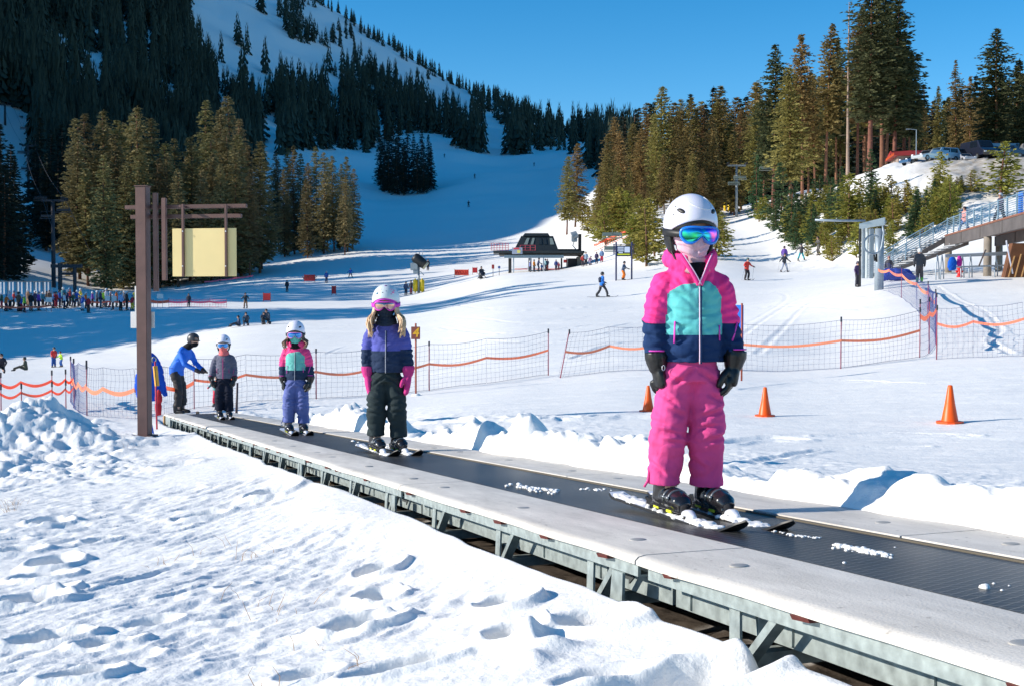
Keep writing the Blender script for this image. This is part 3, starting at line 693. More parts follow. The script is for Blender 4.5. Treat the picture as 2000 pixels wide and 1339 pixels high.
def tree_px(kind, x, Y, ytop, label, group, wide=1.0, name='pine_tree', v=None):
    """tree standing at bearing x and distance Y whose tip reaches image row ytop"""
    u = ray(x, 500).x / ray(x, 500).y; z = gzi(u, Y); top = P(x, ytop, Y).z
    return tree(kind, (u * Y, Y, z), max(1.2, top - z), label, group, wide, name, v)
G1 = 'olive conifers in the grove behind the lift queue'; L1 = 'tall olive green conifer in the dense grove behind the lift queue at the left'
for x, Y, yt in [(158,212,232),(178,222,222),(196,214,238),(214,226,215),(235,215,236),(152,205,262),(262,221,226),(285,212,208),(248,232,240),(300,224,232),(222,206,262),
                 (322,214,278),(345,226,272),(332,208,300),(368,214,268),(362,232,290),(385,220,285),(402,236,196),(425,228,214),(450,238,186),(440,222,250),(466,230,232),(408,212,300),
                 (470,216,262),(486,226,284),(500,222,276),(178,204,330),(205,198,300),(275,204,290),(455,210,290),(425,208,320),(392,207,330),(310,206,310),(350,204,330),(492,212,330),(240,203,320),(412,218,262),(512,232,300)]:
    tree_px('lodgepole', x + random.gauss(0, 3), Y, yt, L1, G1, 1.0 + .25 * random.random())
G2 = 'slim conifers in the clump beside the run'; L2 = 'slim olive conifer in the smaller clump between the grove and the open run'
for x, Y, yt in [(545,268,300),(562,276,288),(575,262,285),(590,272,300),(604,258,318),(618,266,286),(632,256,298),(640,270,308),(652,258,305),(664,262,320),(680,256,306),(690,260,330),(672,250,345),(556,258,330),(600,250,350),(537,274,330)]:
    tree_px('lodgepole', x, Y, yt, L2, G2, .95)
for x, yt in ((700, 385), (668, 306)): pass
G3 = 'dark firs in the island on the upper run'; L3 = 'dark fir in the shaded island of trees jutting onto the upper run'
for x, Y, yt in [(752,425,238),(765,432,240),(780,440,232),(795,436,240),(808,428,262),(822,432,250),(836,426,262),(842,420,280),(760,418,262),(775,416,268),(790,414,272),(828,415,285),(745,440,250),(815,415,280)]:
    tree_px('dark_fir', x, Y, yt, L3, G3, 1.0, 'fir_tree')
G4 = 'dark trees beside the left chairlift'
for x, Y, yt, l in [(82,250,228,'big dark conifer right of the left chairlift line'),(100,258,252,0),(68,262,262,0),(120,262,240,0),(112,246,290,0),(92,240,300,0),(4,190,240,'dark reddish conifer at the left edge of the picture'),(20,196,280,1),(-14,188,225,1),(30,205,310,1),(12,184,330,1)]:
    tree_px('dark_fir', x, Y, yt, l if isinstance(l, str) else ('dark conifer in the clump beside the left chairlift towers' if l == 0 else 'dark conifer in the clump cut by the left edge of the picture'), G4 if not isinstance(l, str) else None, 1.25, 'fir_tree')
# right of the piste: rust-lit pine belt
G5 = 'rust lit pines along the foot of the right ridge'; L5 = 'rust lit pine in the belt of trees behind the child in pink'
for x, Y, yt in [(1125,262,280),(1108,250,305),(1195,205,262),(1215,215,258),(1180,198,300),(1235,222,240),(1252,212,250),(1170,190,345),(1205,190,320),(1268,226,222),(1292,218,168),(1280,205,230),(1310,222,200),
                 (1330,214,214),(1350,226,190),(1342,205,240),(1368,232,205),(1385,218,225),(1400,226,168),(1412,240,195),(1395,206,250),(1425,226,240),(1445,236,215),(1432,214,262),(1470,224,160),(1474,210,200),(1230,190,330),(1255,186,345),
                 (1300,190,300),(1325,188,320),(1350,192,300),(1375,190,330),(1215,178,385),(1190,176,400),(1265,176,370)]:
    tree_px('rust_pine', x + random.gauss(0, 2), Y, yt, L5, G5, 1.05)
G6 = 'backing wood behind the rust lit pines'; L6 = 'dark conifer in the wood that backs the right hand pines'
for i in range(72):
    x = 1195 + 11.5 * i + random.gauss(0, 5); Y = 262 + random.random() * 70
    yt = np.interp(x, [1190, 1280, 1400, 1480, 1560, 1700, 1830, 2000, 2050], [250, 222, 200, 190, 170, 150, 195, 150, 150]) + random.gauss(0, 14)
    if not (1440 < x < 1475 and False): tree_px('dark_fir' if i % 3 else 'rust_pine', x, Y, yt - 6, L6, G6, 1.25, 'fir_tree' if i % 3 else 'pine_tree')
specials = [('tall_pine',1508,190,86,'dark tall pine with open crown at the left of the highest trees',1.1),('tall_rust',1563,182,66,'rust lit pine with slim pointed tip between dark pine and dense twin crowns',1.0),
 ('rust_pine',1545,176,130,'broad rusty pine leaning over the right side of the narrow run',1.15),('tall_rust',1612,176,48,'tall rust pine with twin bare red trunks beside the grey snag',1.05),('tall_pine',1632,186,74,'dark pine close behind the twin red trunks',.8),
 ('bare_pine',1655,170,-12,'thin grey barked pine with sparse crown left of the biggest pines',1.0),('tall_pine',1700,165,-48,'tallest dark pine with thick red trunk above the parked cars',1.35),('tall_pine',1722,172,-30,'huge dark pine directly behind the tallest one',1.4),
 ('tall_pine',1748,168,-10,'right hand dark pine of the three biggest',1.3),('tall_rust',1676,178,30,'rust pine filling the gap left of the biggest pine',1.0),('tall_pine',1775,180,120,'shorter dark pine at the right flank of the biggest pines',1.2),
 ('tall_rust',1728,176,22,'rusty pine wedged between the biggest pines',1.1),('tall_pine',1686,190,14,'dark pine behind the grey snag and the tallest pine',1.2),('tall_pine',1764,190,62,'dark pine behind the right flank of the biggest pines',1.15),('tall_pine',1790,196,190,'low dark pine just left of the red roofed building',.9),('tall_rust',1830,205,168,'slim rust pine behind the red roof',.7),('tall_rust',1866,208,116,'tall slim rust pine behind the parked vehicles',.75),
 ('tall_rust',1890,212,150,'rust pine between slim one and big dark pine at the right',.8),('tall_pine',1942,190,56,'big dark pine with layered open branches near the right edge',1.4),('tall_pine',1985,196,128,'dark pine cut by the right edge of the picture',1.2),('tall_pine',2012,190,118,'dark pine just outside the right edge',1.2),
 ('tall_rust',1915,215,170,'low rust pine left of the big dark pine near the right edge',.9)]
for kd, x, Y, yt, lb, wd in specials: tree_px(kd, x, Y, yt, lb, None, wd)
G7 = 'bare red trunks under the tall pines'
for x, Y, yt in [(1590,186,150),(1700,182,60),(1740,186,70),(1760,190,110),(1530,196,190),(1578,196,140),(1640,198,130),(1685,200,110),(1805,214,205),(1850,222,190),(1905,224,190),(1960,214,150),(1490,200,230)]:
    tree_px('tall_pine' if random.random() < .5 else 'tall_rust', x, Y, yt, 'pine with bare reddish lower trunk among the tall trees on the right', G7, .95)
# shrubs and young trees on the bank
G8 = 'young pines on the snowy bank'; L8 = 'bushy young yellow green pine on the snowy bank beside the narrow run'
yb = []
for i in range(150):
    x = 1480 + 400 * random.random()
    lo = np.interp(x, [1480, 1560, 1640, 1720, 1800, 1880], [432, 500, 515, 520, 470, 400]); hi = np.interp(x, [1480, 1560, 1640, 1720, 1800, 1880], [395, 405, 400, 395, 385, 365])
    y = hi + (lo - hi) * random.random() ** 1.15
    p = hit(x, y, 85, 200)
    if p and not (1690 < x < 1740 and y > 500): yb.append((x, y, p))
for x, y, p in yb:
    far = y < 425
    H = (2.6 + 2.6 * random.random()) if far else (1.5 + 2.0 * random.random())
    H = min(H, max(1.2, (y - np.interp(x, [1480, 1560, 1640, 1700, 1760, 1800, 1860, 1900], [395, 372, 345, 352, 350, 348, 350, 372]) + random.gauss(0, 10)) / F * p.y / 1.1))
    fir = random.random() < (.45 if x < 1640 else .15)
    tree('young_fir' if fir else 'young_pine', p - Vector((0, 0, .1)), H * (1.3 if fir else 1), 'small green fir on the snowy bank beside the narrow run' if fir else L8, 'small firs on the snowy bank' if fir else G8, 1.15, 'young_fir' if fir else 'young_pine')
for kd, x, y, H, lb, wd in [('young_fir',1478,425,9.5,'slender dark green fir standing alone on the narrow run',.7),('young_fir',1525,440,8,'dense dark green fir at the edge of the bank',1.3),('young_fir',1552,470,6.5,'dark green fir low on the bank beside two skiers',1.2),('young_pine',1655,470,6.5,'tall bushy young pine in the middle of the bank',1.2),
   ('young_pine',1400,508,4.6,'small olive pine right behind the white helmet',1.3),('young_pine',1262,520,7.0,'bushy olive pine beside the blue information board',1.1),('young_pine',1245,470,6,'young olive pine above the blue information board',1.2),('young_pine',1838,400,5.0,'tall yellow green pine below the parked silver car',1.0),('young_pine',1852,440,4.2,'yellow green pine just above the stair rail',.9),
   ('young_pine',1960,385,5.2,'gnarled sparse pine on the bare bank above the footbridge',1.5),('young_pine',1900,375,2.2,'low scrubby pine on the bare bank',1.8),('young_fir',1700,392,5.5,'dark fir at the foot of the biggest pine trunks',1.0)]:
    p = hit(x, y, 80, 230)
    if p: tree(kd, p - Vector((0, 0, .15)), H, lb, None, wd, 'young_fir' if kd == 'young_fir' else 'young_pine')
G9 = 'young pines at the foot of the right hand belt'
for x, y, H in [(1165,470,5),(1180,480,6),(1195,465,7),(1210,460,7),(1225,455,6),(1150,455,5),(1140,440,6),(1172,455,8),(1240,500,5),(1252,495,6),(1282,500,5),(1390,470,5),(1410,480,4)]:
    p = hit(x, y, 100, 300)
    if p: tree('young_pine', p - Vector((0, 0, .1)), H, 'young olive pine at the foot of the tree belt behind the child in pink', G9, 1.2, 'young_pine')
# trees outside the frame on the left that throw the long shadows over the runs
for i in range(15):
    Y = 84 + 34 * (i + .3 * random.random()) / 15; X = -69 - 12 * random.random() - (4 if Y < 92 else 0)
    tree('lodgepole', (X, Y, gz(X, Y)), 21 + 6 * random.random(), 'conifer left of the frame that shades the lift plain', 'conifers left of the frame', 1.3)
for i in range(16):
    Y = 134 + 50 * (i + .4 * random.random()) / 16; X = -.60 * Y - 8 - 16 * random.random()
    tree('lodgepole', (X, Y, gz(X, Y)), 24 + 8 * random.random(), 'conifer left of the frame that shades the lift plain', 'conifers left of the frame', 1.3)

# ------------------------------------------------------------------ the far wood on the mountain: one mass
def inpoly(x, y, poly):
    c = False; n = len(poly); j = n - 1
    for i in range(n):
        if (poly[i][1] > y) != (poly[j][1] > y) and x < (poly[j][0] - poly[i][0]) * (y - poly[i][1]) / (poly[j][1] - poly[i][1]) + poly[i][0]: c = not c
        j = i
    return c
CLEAR = [[(378,-80),(372,25),(389,63),(418,96),(427,138),(447,130),(481,146),(519,163),(527,130),(606,138),(690,122),(690,96),(640,92),(600,88),(565,75),(540,25),(560,-80)],
 [(694,66),(772,105),(850,145),(925,190),(930,205),(888,196),(830,162),(772,130),(700,92)], [(640,-5),(717,25),(822,82),(885,112),(925,140),(912,150),(870,125),(800,95),(700,52),(655,30)],
 [(86,56),(180,96),(238,140),(225,152),(168,116),(84,82)], [(20,32),(60,42),(60,58),(20,50)], [(176,55),(197,55),(196,92),(182,92)], [(236,35),(250,33),(252,75),(240,75)], [(186,160),(199,160),(200,236),(188,236)], [(508,222),(538,230),(542,266),(510,255)],
 [(-40,190),(70,225),(66,300),(50,420),(140,420),(140,620),(-40,620)], [(280,60),(300,70),(300,100),(285,90)], [(1005,130),(1030,180),(1040,215),(1015,190)], [(510,10),(530,15),(534,60),(520,60)], [(596,14),(640,20),(660,30),(640,50),(600,34)], [(300,150),(330,160),(360,200),(352,205),(318,178)], [(120,150),(160,172),(200,215),(190,222),(140,185)], [(420,180),(450,195),(452,235),(430,215)], [(640,160),(668,170),(664,215),(648,200)], [(735,235),(752,240),(748,300),(734,296)], [(1120,250),(1150,262),(1150,290),(1126,280)], [(940,225),(975,240),(1000,268),(985,270),(950,248)]]
LB = ([-60, 130, 200, 300, 480, 560, 632, 735, 746, 790, 845, 888, 947, 1024, 1063, 1117, 1160, 1240], [230, 420, 430, 420, 330, 305, 292, 300, 285, 262, 262, 287, 303, 307, 291, 303, 340, 380])
SP = []
rr = random.Random(5)
y = -60
while y < 430:
    x = -70
    step = 11.5 if y > 120 else 9.5
    while x < 1245:
        px, py = x + rr.uniform(-4.5, 4.5), y + rr.uniform(-3, 3)
        x += step
        if py > np.interp(px, *LB): continue
        p = hit(px, py, 300, 1400)
        if not p or p.y > 1330: continue
        hp = 19 * F / p.y * (.8 if p.y > 900 else 1)
        if any(inpoly(px, py - hp * f_, c) for c in CLEAR for f_ in (0, .3, .6)):
            if rr.random() > .035 or py > 180: continue
        if rr.random() < .16: continue
        if px > 640 and py < 130 and rr.random() < .25: continue
        SP.append((px, py, p))
    y += 8.0
# crest line trees
for i in range(150):
    x = 640 + 600 * i / 150 + rr.uniform(-3, 3); u = (x - CX) / F
    i0 = int(np.interp(u, U, np.arange(len(U)))); m = (YS > 700) & (YS < 1350)
    sl = Z[i0][m] / YS[m]; j = int(np.argmax(sl)); Yc = YS[m][j]
    if x < 930 and rr.random() < .45: continue
    for _ in range(2):
        Y = Yc - rr.random() * 60; X = u * Y; SP.append((x, 0, Vector((X, Y, gz(X, Y)))))
print('far trees', len(SP))
TV = []; TF = []; base = 0
def spiky(H, W, n, seed):
    r = random.Random(seed); V_ = []; F_ = []
    V_.append((0, 0, H)); 
    L = 9
    for i in range(L):
        k = i / L; z = H * (1 - k * .97) ; rad = W * (k ** .8) * .55 + .1
        nn = 5 + int(4 * k)
        a0 = r.random() * 6
        for j in range(nn):
            a = a0 + 6.283 * j / nn + r.uniform(-.3, .3); R_ = (W * (.12 + .88 * k ** .75)) * r.uniform(.6, 1.3); dz = H / L * r.uniform(.8, 1.5)
            b0 = len(V_)
            c1, s1 = math.cos(a), math.sin(a); w_ = R_ * .42
            V_ += [(c1 * .05, s1 * .05, z), (c1 * R_ - s1 * w_, s1 * R_ + c1 * w_, z - dz * 1.0), (c1 * R_ * 1.15, s1 * R_ * 1.15, z - dz * 1.25), (c1 * R_ + s1 * w_, s1 * R_ - c1 * w_, z - dz * .95)]
            F_.append((b0, b0 + 1, b0 + 2, b0 + 3))
    return np.array(V_), np.array(F_)
SPK = [spiky(1, w_, 0, i) for i, w_ in enumerate((.15, .13, .17, .12, .19))]
for px, py, p in SP:
    k = rr.randrange(5); v_, f_ = SPK[k]; H = rr.uniform(13, 23) * (1.0 if p.y < 900 else .78) * (rr.uniform(.45, .8) if rr.random() < .2 else 1); a = rr.random() * 6.28
    if px > 640 and p.y > 850: H *= .8
    c_, s_ = math.cos(a), math.sin(a)
    q = np.stack([(v_[:, 0] * c_ - v_[:, 1] * s_) * H + p.x, (v_[:, 0] * s_ + v_[:, 1] * c_) * H + p.y, v_[:, 2] * H + p.z - .6], -1)
    TV.append(q); TF.append(f_ + base); base += len(q)
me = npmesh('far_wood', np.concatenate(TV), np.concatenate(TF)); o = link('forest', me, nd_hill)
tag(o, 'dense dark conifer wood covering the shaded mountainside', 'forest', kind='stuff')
# ------------------------------------------------------------------ people
def cloth(name, c, rough=.75, w=1.0, fine=420):
    return mat(name, c, .85, spec=.18, vary=(7, .13), bump=(fine, .5, .0012), wrinkle=(20, .55 * w, .006, 1.2))
m_skin = mat('skin', S(205, 160, 138), .5)
m_black = cloth('black_fabric', S(24, 25, 28), .6); m_lea = mat('black_leather', S(24, 24, 26), .38, bump=(60, .4, .003))
m_shell = mat('boot_shell', S(34, 33, 36), .25, coat=.4); m_grey = mat('buckle_grey', S(130, 135, 138), .35, .7)
m_dk = mat('dark_rubber', S(20, 20, 22), .5)
m_whp = mat('white_plastic', S(225, 226, 232), .3, coat=.3); m_snowc = snow
def Rz(a): return Matrix.Rotation(a, 4, 'Z')
def wrink(seed, amp, f=11, zs=1.0):
    sd = Vector((seed * 3.1, seed * 1.7, seed))
    def fn(c):
        q = Vector((c.x * f * .5 + c.z * f * .3, c.y * f * .5, c.z * f * .85 * zs))
        a = mnoise.noise(q + sd); b_ = mnoise.noise(q * 2.3 + sd * 2 + Vector((a, a, a * 1.5)))
        d_ = mnoise.noise(Vector((c.x * f * .6 - c.z * f * .55, c.y * f * .5, c.z * f * .8 + c.x * f * .35)) + sd)
        g_ = lambda v, w_: -math.exp(-(v / w_) ** 2)
        return amp * (1.0 * a + .8 * g_(a - .05, .13) + .8 * g_(d_, .12) + .5 * d_ + .3)
    return fn
def foldz(z0, x0, amp, per, wid, sl=0):
    return lambda c: amp * math.sin((c.z + sl * c.x) / per * 6.283 + x0) * math.exp(-((c.z - z0) / wid) ** 2)

def creases(lines, s, w=.0085, d=.0085, seed=0, jit=.0):
    rr = random.Random(seed); L = []
    for x0, z0, x1, z1 in lines:
        j = lambda: rr.uniform(-jit, jit)
        L.append((Vector(((x0 + j()) * s, (z0 + j()) * s)), Vector(((x1 + j()) * s, (z1 + j()) * s)), rr.uniform(.75, 1.25)))
    w *= s; d *= s
    def fn(c):
        v = 0; p = Vector((c.x, c.z))
        for a, b_, k in L:
            e = b_ - a; t = (p - a).dot(e) / e.length_squared
            if t < -.15 or t > 1.15: continue
            q = p - a - e * t; r = q.length; sg = 1 if q.y > 0 else -1
            if r > 5 * w: continue
            tp = max(0, min(1, t + .15, 1.15 - t) * 2.6); tp = min(1, tp)
            v += k * tp * (-math.exp(-(r / w) ** 2) + .75 * math.exp(-((sg * r - 1.9 * w) / (1.2 * w)) ** 2) + .35 * math.exp(-((sg * r + 1.9 * w) / (1.0 * w)) ** 2))
        return v * d * (1 if c.y < .02 * s else .35)
    return fn
CR_LEG = [(-.16,.395,-.03,.350),(-.16,.350,-.05,.325),(-.150,.318,-.03,.305),(-.12,.43,-.05,.40),(.02,.40,.125,.425),(.005,.355,.08,.365),(.04,.318,.125,.322),(-.005,.59,-.09,.52),(.005,.59,.09,.53),(-.11,.56,-.05,.55),
          (-.17,.225,-.12,.180),(.0,.235,.05,.195),(-.13,.49,-.07,.45),(.06,.50,.12,.46)]
CR_JKT = [(-.20,.80,-.12,.775),(-.19,.83,-.12,.815),(-.205,.765,-.13,.75),(-.20,.72,-.12,.705),(-.185,.675,-.11,.685),(.12,.78,.205,.80),(.12,.815,.19,.83),(.13,.75,.21,.765),(.13,.705,.205,.72),(.12,.68,.20,.67),
          (-.12,.90,-.05,.855),(.12,.90,.055,.86),(-.10,.83,-.02,.80),(.02,.79,.10,.82),(-.11,.765,-.03,.745),(.03,.74,.11,.765),(-.10,.69,-.03,.70),(.03,.69,.10,.68),(-.15,.93,-.10,.88),(.15,.93,.10,.88),(-.08,.95,-.04,.90),(.08,.95,.045,.905),(-.17,.87,-.12,.86),(.12,.86,.17,.88)]
def glove(side, wrist, s, mats, parent, yaw=0., mitt=False, vox=.004, curl=1., name='glove', tilt=0.):
    """side -1 = picture left. Hand hangs from the wrist, thumb to the front and inside; five separate fingers"""
    mb = MB(); w = Vector(wrist)
    A = Matrix.Rotation(tilt, 3, 'Y') @ Matrix.Rotation(yaw, 3, 'Z')
    def T(x, y, z): return w + A @ Vector((x * s, y * s, z * s))
    mb.loft([T(0, 0, .045), T(0, 0, .02), T(0, 0, -.012), T(0, -.003, -.03)], [(.044 * s, .046 * s), (.046 * s, .048 * s), (.038 * s, .042 * s), (.033 * s, .036 * s)], 14)
    mb.loft([T(0, 0, -.015), T(0, -.004, -.05), T(0, -.006, -.085), T(0, -.006, -.098)], [(.026 * s, .034 * s), (.026 * s, .043 * s), (.024 * s, .044 * s), (.017 * s, .036 * s)], 14, up=(0, 1, 0))
    inn = -side
    if mitt:
        mb.loft([T(0, -.006, -.07), T(inn * .004, -.006, -.11), T(inn * .012, -.006, -.15), T(inn * .018, -.006, -.168)], [(.025 * s, .045 * s), (.023 * s, .046 * s), (.02 * s, .038 * s), (.008 * s, .018 * s)], 14, up=(0, 1, 0))
    else:
        for i, (yy, L) in enumerate(((-.038, .058), (-.015, .068), (.009, .063), (.030, .05))):
            k = [0, .30, .68, 1.0]; c_ = curl * (1 + .12 * i)
            pts = [T(inn * (.002 + .020 * c_ * q * q * 1.3) , yy - .004 * q, -.085 - L * q * (1 - .16 * q * c_)) for q in k]
            mb.loft([T(0, yy * .9, -.07)] + pts + [pts[-1] + (pts[-1] - pts[-2]).normalized() * .006 * s], [.0125 * s, .0130 * s, .0122 * s, .0118 * s, .0105 * s, .0055 * s], 10)
    tp = [T(inn * .012, -.022, -.035), T(inn * .026, -.040, -.060), T(inn * .034, -.050, -.086), T(inn * .037, -.052, -.104)]
    mb.loft(tp + [tp[-1] + (tp[-1] - tp[-2]).normalized() * .008 * s], [.016 * s, .0160 * s, .0148 * s, .0120 * s, .005 * s], 10)
    return remesh(mb, vox, 2, wr=lambda c: .0012 * mnoise.noise(c * 60), name=name, mats=mats, parent=parent)

def ski(x, yaw, L, parent, s, top, under, cover=True, y0=0., w=.036, zoff=0.):
    """one ski under a boot centred at x; nose towards local -Y turned by yaw"""
    M = Matrix.Translation(Vector((x, 0, zoff))) @ Rz(yaw)
    mb = MB(); N = 44; vs_ = []
    for i in range(N + 1):
        k = i / N; y = L * (.46 - k); f = 1 + .28 * ((k - .5) * 2) ** 2
        tip = max(0, (k - .78) / .22); tail = max(0, (.05 - k) / .05)
        z = .006 + .075 * tip ** 1.8 + .012 * tail; ww = w * f * math.sqrt(max(0, 1 - max(0, (k - .86) / .14) ** 2)) * (1 - .25 * tail) + .0015
        y -= 0; th = .012 * (1 - .55 * tip)
        nz = .075 * 1.8 * tip ** .8 / (.22 * L) if tip else 0
        vs_ += [(-ww, y, z), (ww, y, z), (ww * .94, y + nz * th * .9, z + th), (-ww * .94, y + nz * th * .9, z + th)]
    fs_ = []
    for i in range(N):
        for c in range(4): fs_.append((i * 4 + c, i * 4 + (c + 1) % 4, (i + 1) * 4 + (c + 1) % 4, (i + 1) * 4 + c))
    fs_ += [(0, 1, 2, 3), tuple(N * 4 + c for c in (3, 2, 1, 0))]
    mb.add(vs_, fs_); mb.xf(M.to_3x3().to_4x4() if False else M)
    o = link('ski', mb.mesh('ski'), [under], parent)
    o.data.materials.append(top)
    for p in o.data.polygons: p.material_index = 1 if abs(p.normal.z) > .6 and p.center.z - zoff > .010 and (M.inverted() @ p.center).y > -L * .36 else 0
    edge_split_smooth(o, 40)
    # binding: toe piece, heel piece, plate
    mb = MB(); mb.box((0, -.005, .024), (.046, .33 * s, .012), bev=.004); mb.box((0, .135 * s, .045), (.045, .07 * s, .045), bev=.01); mb.box((0, .175 * s, .04), (.02, .06 * s, .015), rx=.4, bev=.004)
    mb.xf(M); bd = mb.build('binding', m_dk, o); edge_split_smooth(bd)
    mb = MB(); mb.loft([(0, -.145 * s, .028), (0, -.155 * s, .040), (0, -.175 * s, .042), (0, -.215 * s, .030)], [(.026, .010), (.028, .016), (.024, .016), (.012, .008)], 10, up=(0, 0, 1)); mb.xf(M)
    tp = remesh(mb, .006, 2, name='toe_piece', mats=[m_whp], parent=bd)
    for bx_, by_ in ((.025, .06), (-.027, .06), (-.031, -.06)):
        mb = MB(); mb.box((bx_, by_ * s, .035), (.006, .045 * s, .011), bev=.002); mb.xf(M); mb.build('brake_pad', mat('brake_yellow', S(215, 220, 60), .5), bd)
    if cover:
        mb = MB()
        for i in range(int(120 * L)):
            k = .02 + .80 * random.random()
            if .26 < k < .62 and random.random() < .6: continue
            lump(mb, (random.uniform(-.85, .85) * w, L * (.46 - k), .018 + .004 * random.random()), .011 + .011 * random.random() * (1.3 if k > .55 else .8), 7, 5, .55)
        mb.xf(M); remesh(mb, .006, 1, name='snow_cover', mats=[m_snowc], parent=bd)
    return o
def boot(x, yaw, parent, s, mats=None, zoff=.03, h=.135):
    M = Matrix.Translation(Vector((x, 0, zoff))) @ Rz(yaw); mb = MB()
    mb.loft([(0, .105 * s, .030 * s), (0, .07 * s, .036 * s), (0, .0, .044 * s), (0, -.06 * s, .046 * s), (0, -.115 * s, .038 * s), (0, -.140 * s, .026 * s)], [(.028 * s, .026 * s), (.038 * s, .034 * s), (.042 * s, .043 * s), (.046 * s, .042 * s), (.042 * s, .032 * s), (.026 * s, .018 * s)], 16, up=(0, 0, 1))
    mb.loft([(0, .045 * s, .03 * s), (0, .04 * s, .07 * s), (0, .03 * s, .10 * s), (0, .015, h * s)], [(.045 * s, .05 * s), (.045 * s, .054 * s), (.046 * s, .052 * s), (.045 * s, .048 * s)], 16, up=(0, 1, 0))
    mb.box((0, -.015 * s, .008 * s), (.062 * s, .25 * s, .018 * s), bev=.005)
    mb.xf(M); o = remesh(mb, .0055 * max(s, .9), 2, wr=lambda c: .002 * (mnoise.noise(c * 34)), name='ski_boot', mats=[m_shell], parent=parent)
    for i, (yy, zz, r_) in enumerate(((-.085, .062, .044), (-.05, .082, .047), (.015, .105, .047), (.012, .122, .044))):
        mb = MB(); pts = []
        for q in range(11):
            a = R(-100 + 20 * q); tl = .3 if i < 2 else 0
            if i < 2: pts.append((r_ * s * math.sin(a), (yy + .012) * s - .0 * s, (.045 + (r_ - .002) * math.cos(a) * .92) * s))
            else: pts.append((r_ * s * math.sin(a), (.028 - .010 * (i - 2) - (r_ + .004) * math.cos(a)) * s, (zz - .01 * math.cos(a)) * s))
        mb.loft(pts, (.0035 * s, .007 * s), 6); mb.box((-.047 * s if i < 2 else -.05 * s, (yy + .012) * s if i < 2 else .01 * s, (.055 if i < 2 else zz) * s), (.008 * s, .03 * s, .014 * s), bev=.002)
        mb.xf(M); b_ = mb.build('buckle', m_grey, o, smooth=True)
    return o
def helmet(parent, s, M, shell, liner, vents=True, peak=0.0, name='helmet', ventc=None):
    """M places head space (z up, face -Y, origin at head centre)"""
    def shellpts(r, zfun, n=40, m=18):
        vs_ = []; 
        for j in range(m + 1):
            for k in range(n):
                a = 2 * PI * k / n; zc = zfun(a); ph = (PI / 2 - math.asin(max(-.99, min(.99, zc / r[2])))) * j / m
                v = Vector((r[0] * math.sin(ph) * math.cos(a), r[1] * math.sin(ph) * math.sin(a), r[2] * math.cos(ph)))
                v.z -= .006 * s * (abs(v.y) < .05 * s) * 0
                vs_.append(v)
        return vs_, [(j * n + k, (j + 1) * n + k, (j + 1) * n + (k + 1) % n, j * n + (k + 1) % n) for j in range(m) for k in range(n)]
    def zf(a):     # lower rim: high over the brow, low at the sides and nape
        fr = max(0, -math.sin(a)); sd = abs(math.cos(a))
        return s * (-.048 + .062 * fr ** .8 * (1 if fr > 0 else 0) + (-.012 if math.sin(a) > 0 else 0) * math.sin(a) - .004 * sd)
    r = (.104 * s, .122 * s, .118 * s)
    vs_, fs_ = shellpts(r, zf); me = bpy.data.meshes.new(name); me.from_pydata([tuple(M @ v) for v in vs_], [], fs_)
    bm = bmesh.new(); bm.from_mesh(me); bmesh.ops.remove_doubles(bm, verts=bm.verts, dist=1e-5); bmesh.ops.recalc_face_normals(bm, faces=bm.faces); bm.to_mesh(me); bm.free()
    me.polygons.foreach_set('use_smooth', np.ones(len(me.polygons), dtype=bool))
    o = link(name, me, [shell], parent); q = o.modifiers.new('t', 'SOLIDIFY'); q.thickness = .010 * s; q.offset = -1
    q = o.modifiers.new('b', 'BEVEL'); q.width = .003 * s; q.segments = 2; q.limit_method = 'ANGLE'; q.angle_limit = R(50)
    # dark liner and ear pads
    mb = MB(); vs_, fs_ = shellpts((r[0] * .955, r[1] * .955, r[2] * .95), lambda a: zf(a) - .013 * s * (1 if math.sin(a) < 0 else .8)); mb.add([M @ v for v in vs_], fs_)
    mb.build('helmet_liner', liner, o, smooth=True)
    for sd in (-1, 1):
        mb = MB(); mb.loft([(sd * .088 * s, .015 * s, -.03 * s), (sd * .088 * s, .008 * s, -.065 * s), (sd * .078 * s, -.004 * s, -.105 * s), (sd * .066 * s, -.015 * s, -.128 * s)], [(.012 * s, .040 * s), (.012 * s, .038 * s), (.012 * s, .028 * s), (.009 * s, .014 * s)], 12, up=(0, 1, 0))
        mb.xf(M); remesh(mb, .006, 2, name='ear_pad', mats=[m_lea], parent=o)
    mb = MB(); mb.loft([M @ Vector(p) for p in curve([(-.086 * s, -.01 * s, -.10 * s), (-.068 * s, -.045 * s, -.150 * s), (-.02 * s, -.07 * s, -.168 * s), (.03 * s, -.065 * s, -.165 * s), (.07 * s, -.03 * s, -.13 * s)], 5)], (.0025 * s, .006 * s), 6)
    mb.build('chin_strap', m_dk, o, smooth=True)
    if vents:
        vm = ventc or m_dk
        for sx in (-.077, .064):
            a0 = math.atan2(-math.sqrt(max(0, 1 - (sx * s / r[0]) ** 2)), sx * s / r[0]); zz = .048 * s
            ph = math.acos(zz / r[2]); c_ = Vector((r[0] * math.sin(ph) * math.cos(a0), r[1] * math.sin(ph) * math.sin(a0), zz)) 
            n_ = Vector((c_.x / r[0] ** 2, c_.y / r[1] ** 2, c_.z / r[2] ** 2)).normalized(); t_ = n_.cross(Vector((0, 0, 1))).normalized(); u_ = n_.cross(t_)
            mb = MB(); MM = Matrix((t_, u_, n_)).transposed()
            mb.ell(c_ - n_ * .002 * s, (.021 * s, .0095 * s, .005 * s), 14, 8, MM @ Matrix.Rotation(-.4 if sx < 0 else .3, 3, 'Z')); mb.xf(M); v_ = mb.build('vent', vm, o, smooth=True)
    return o
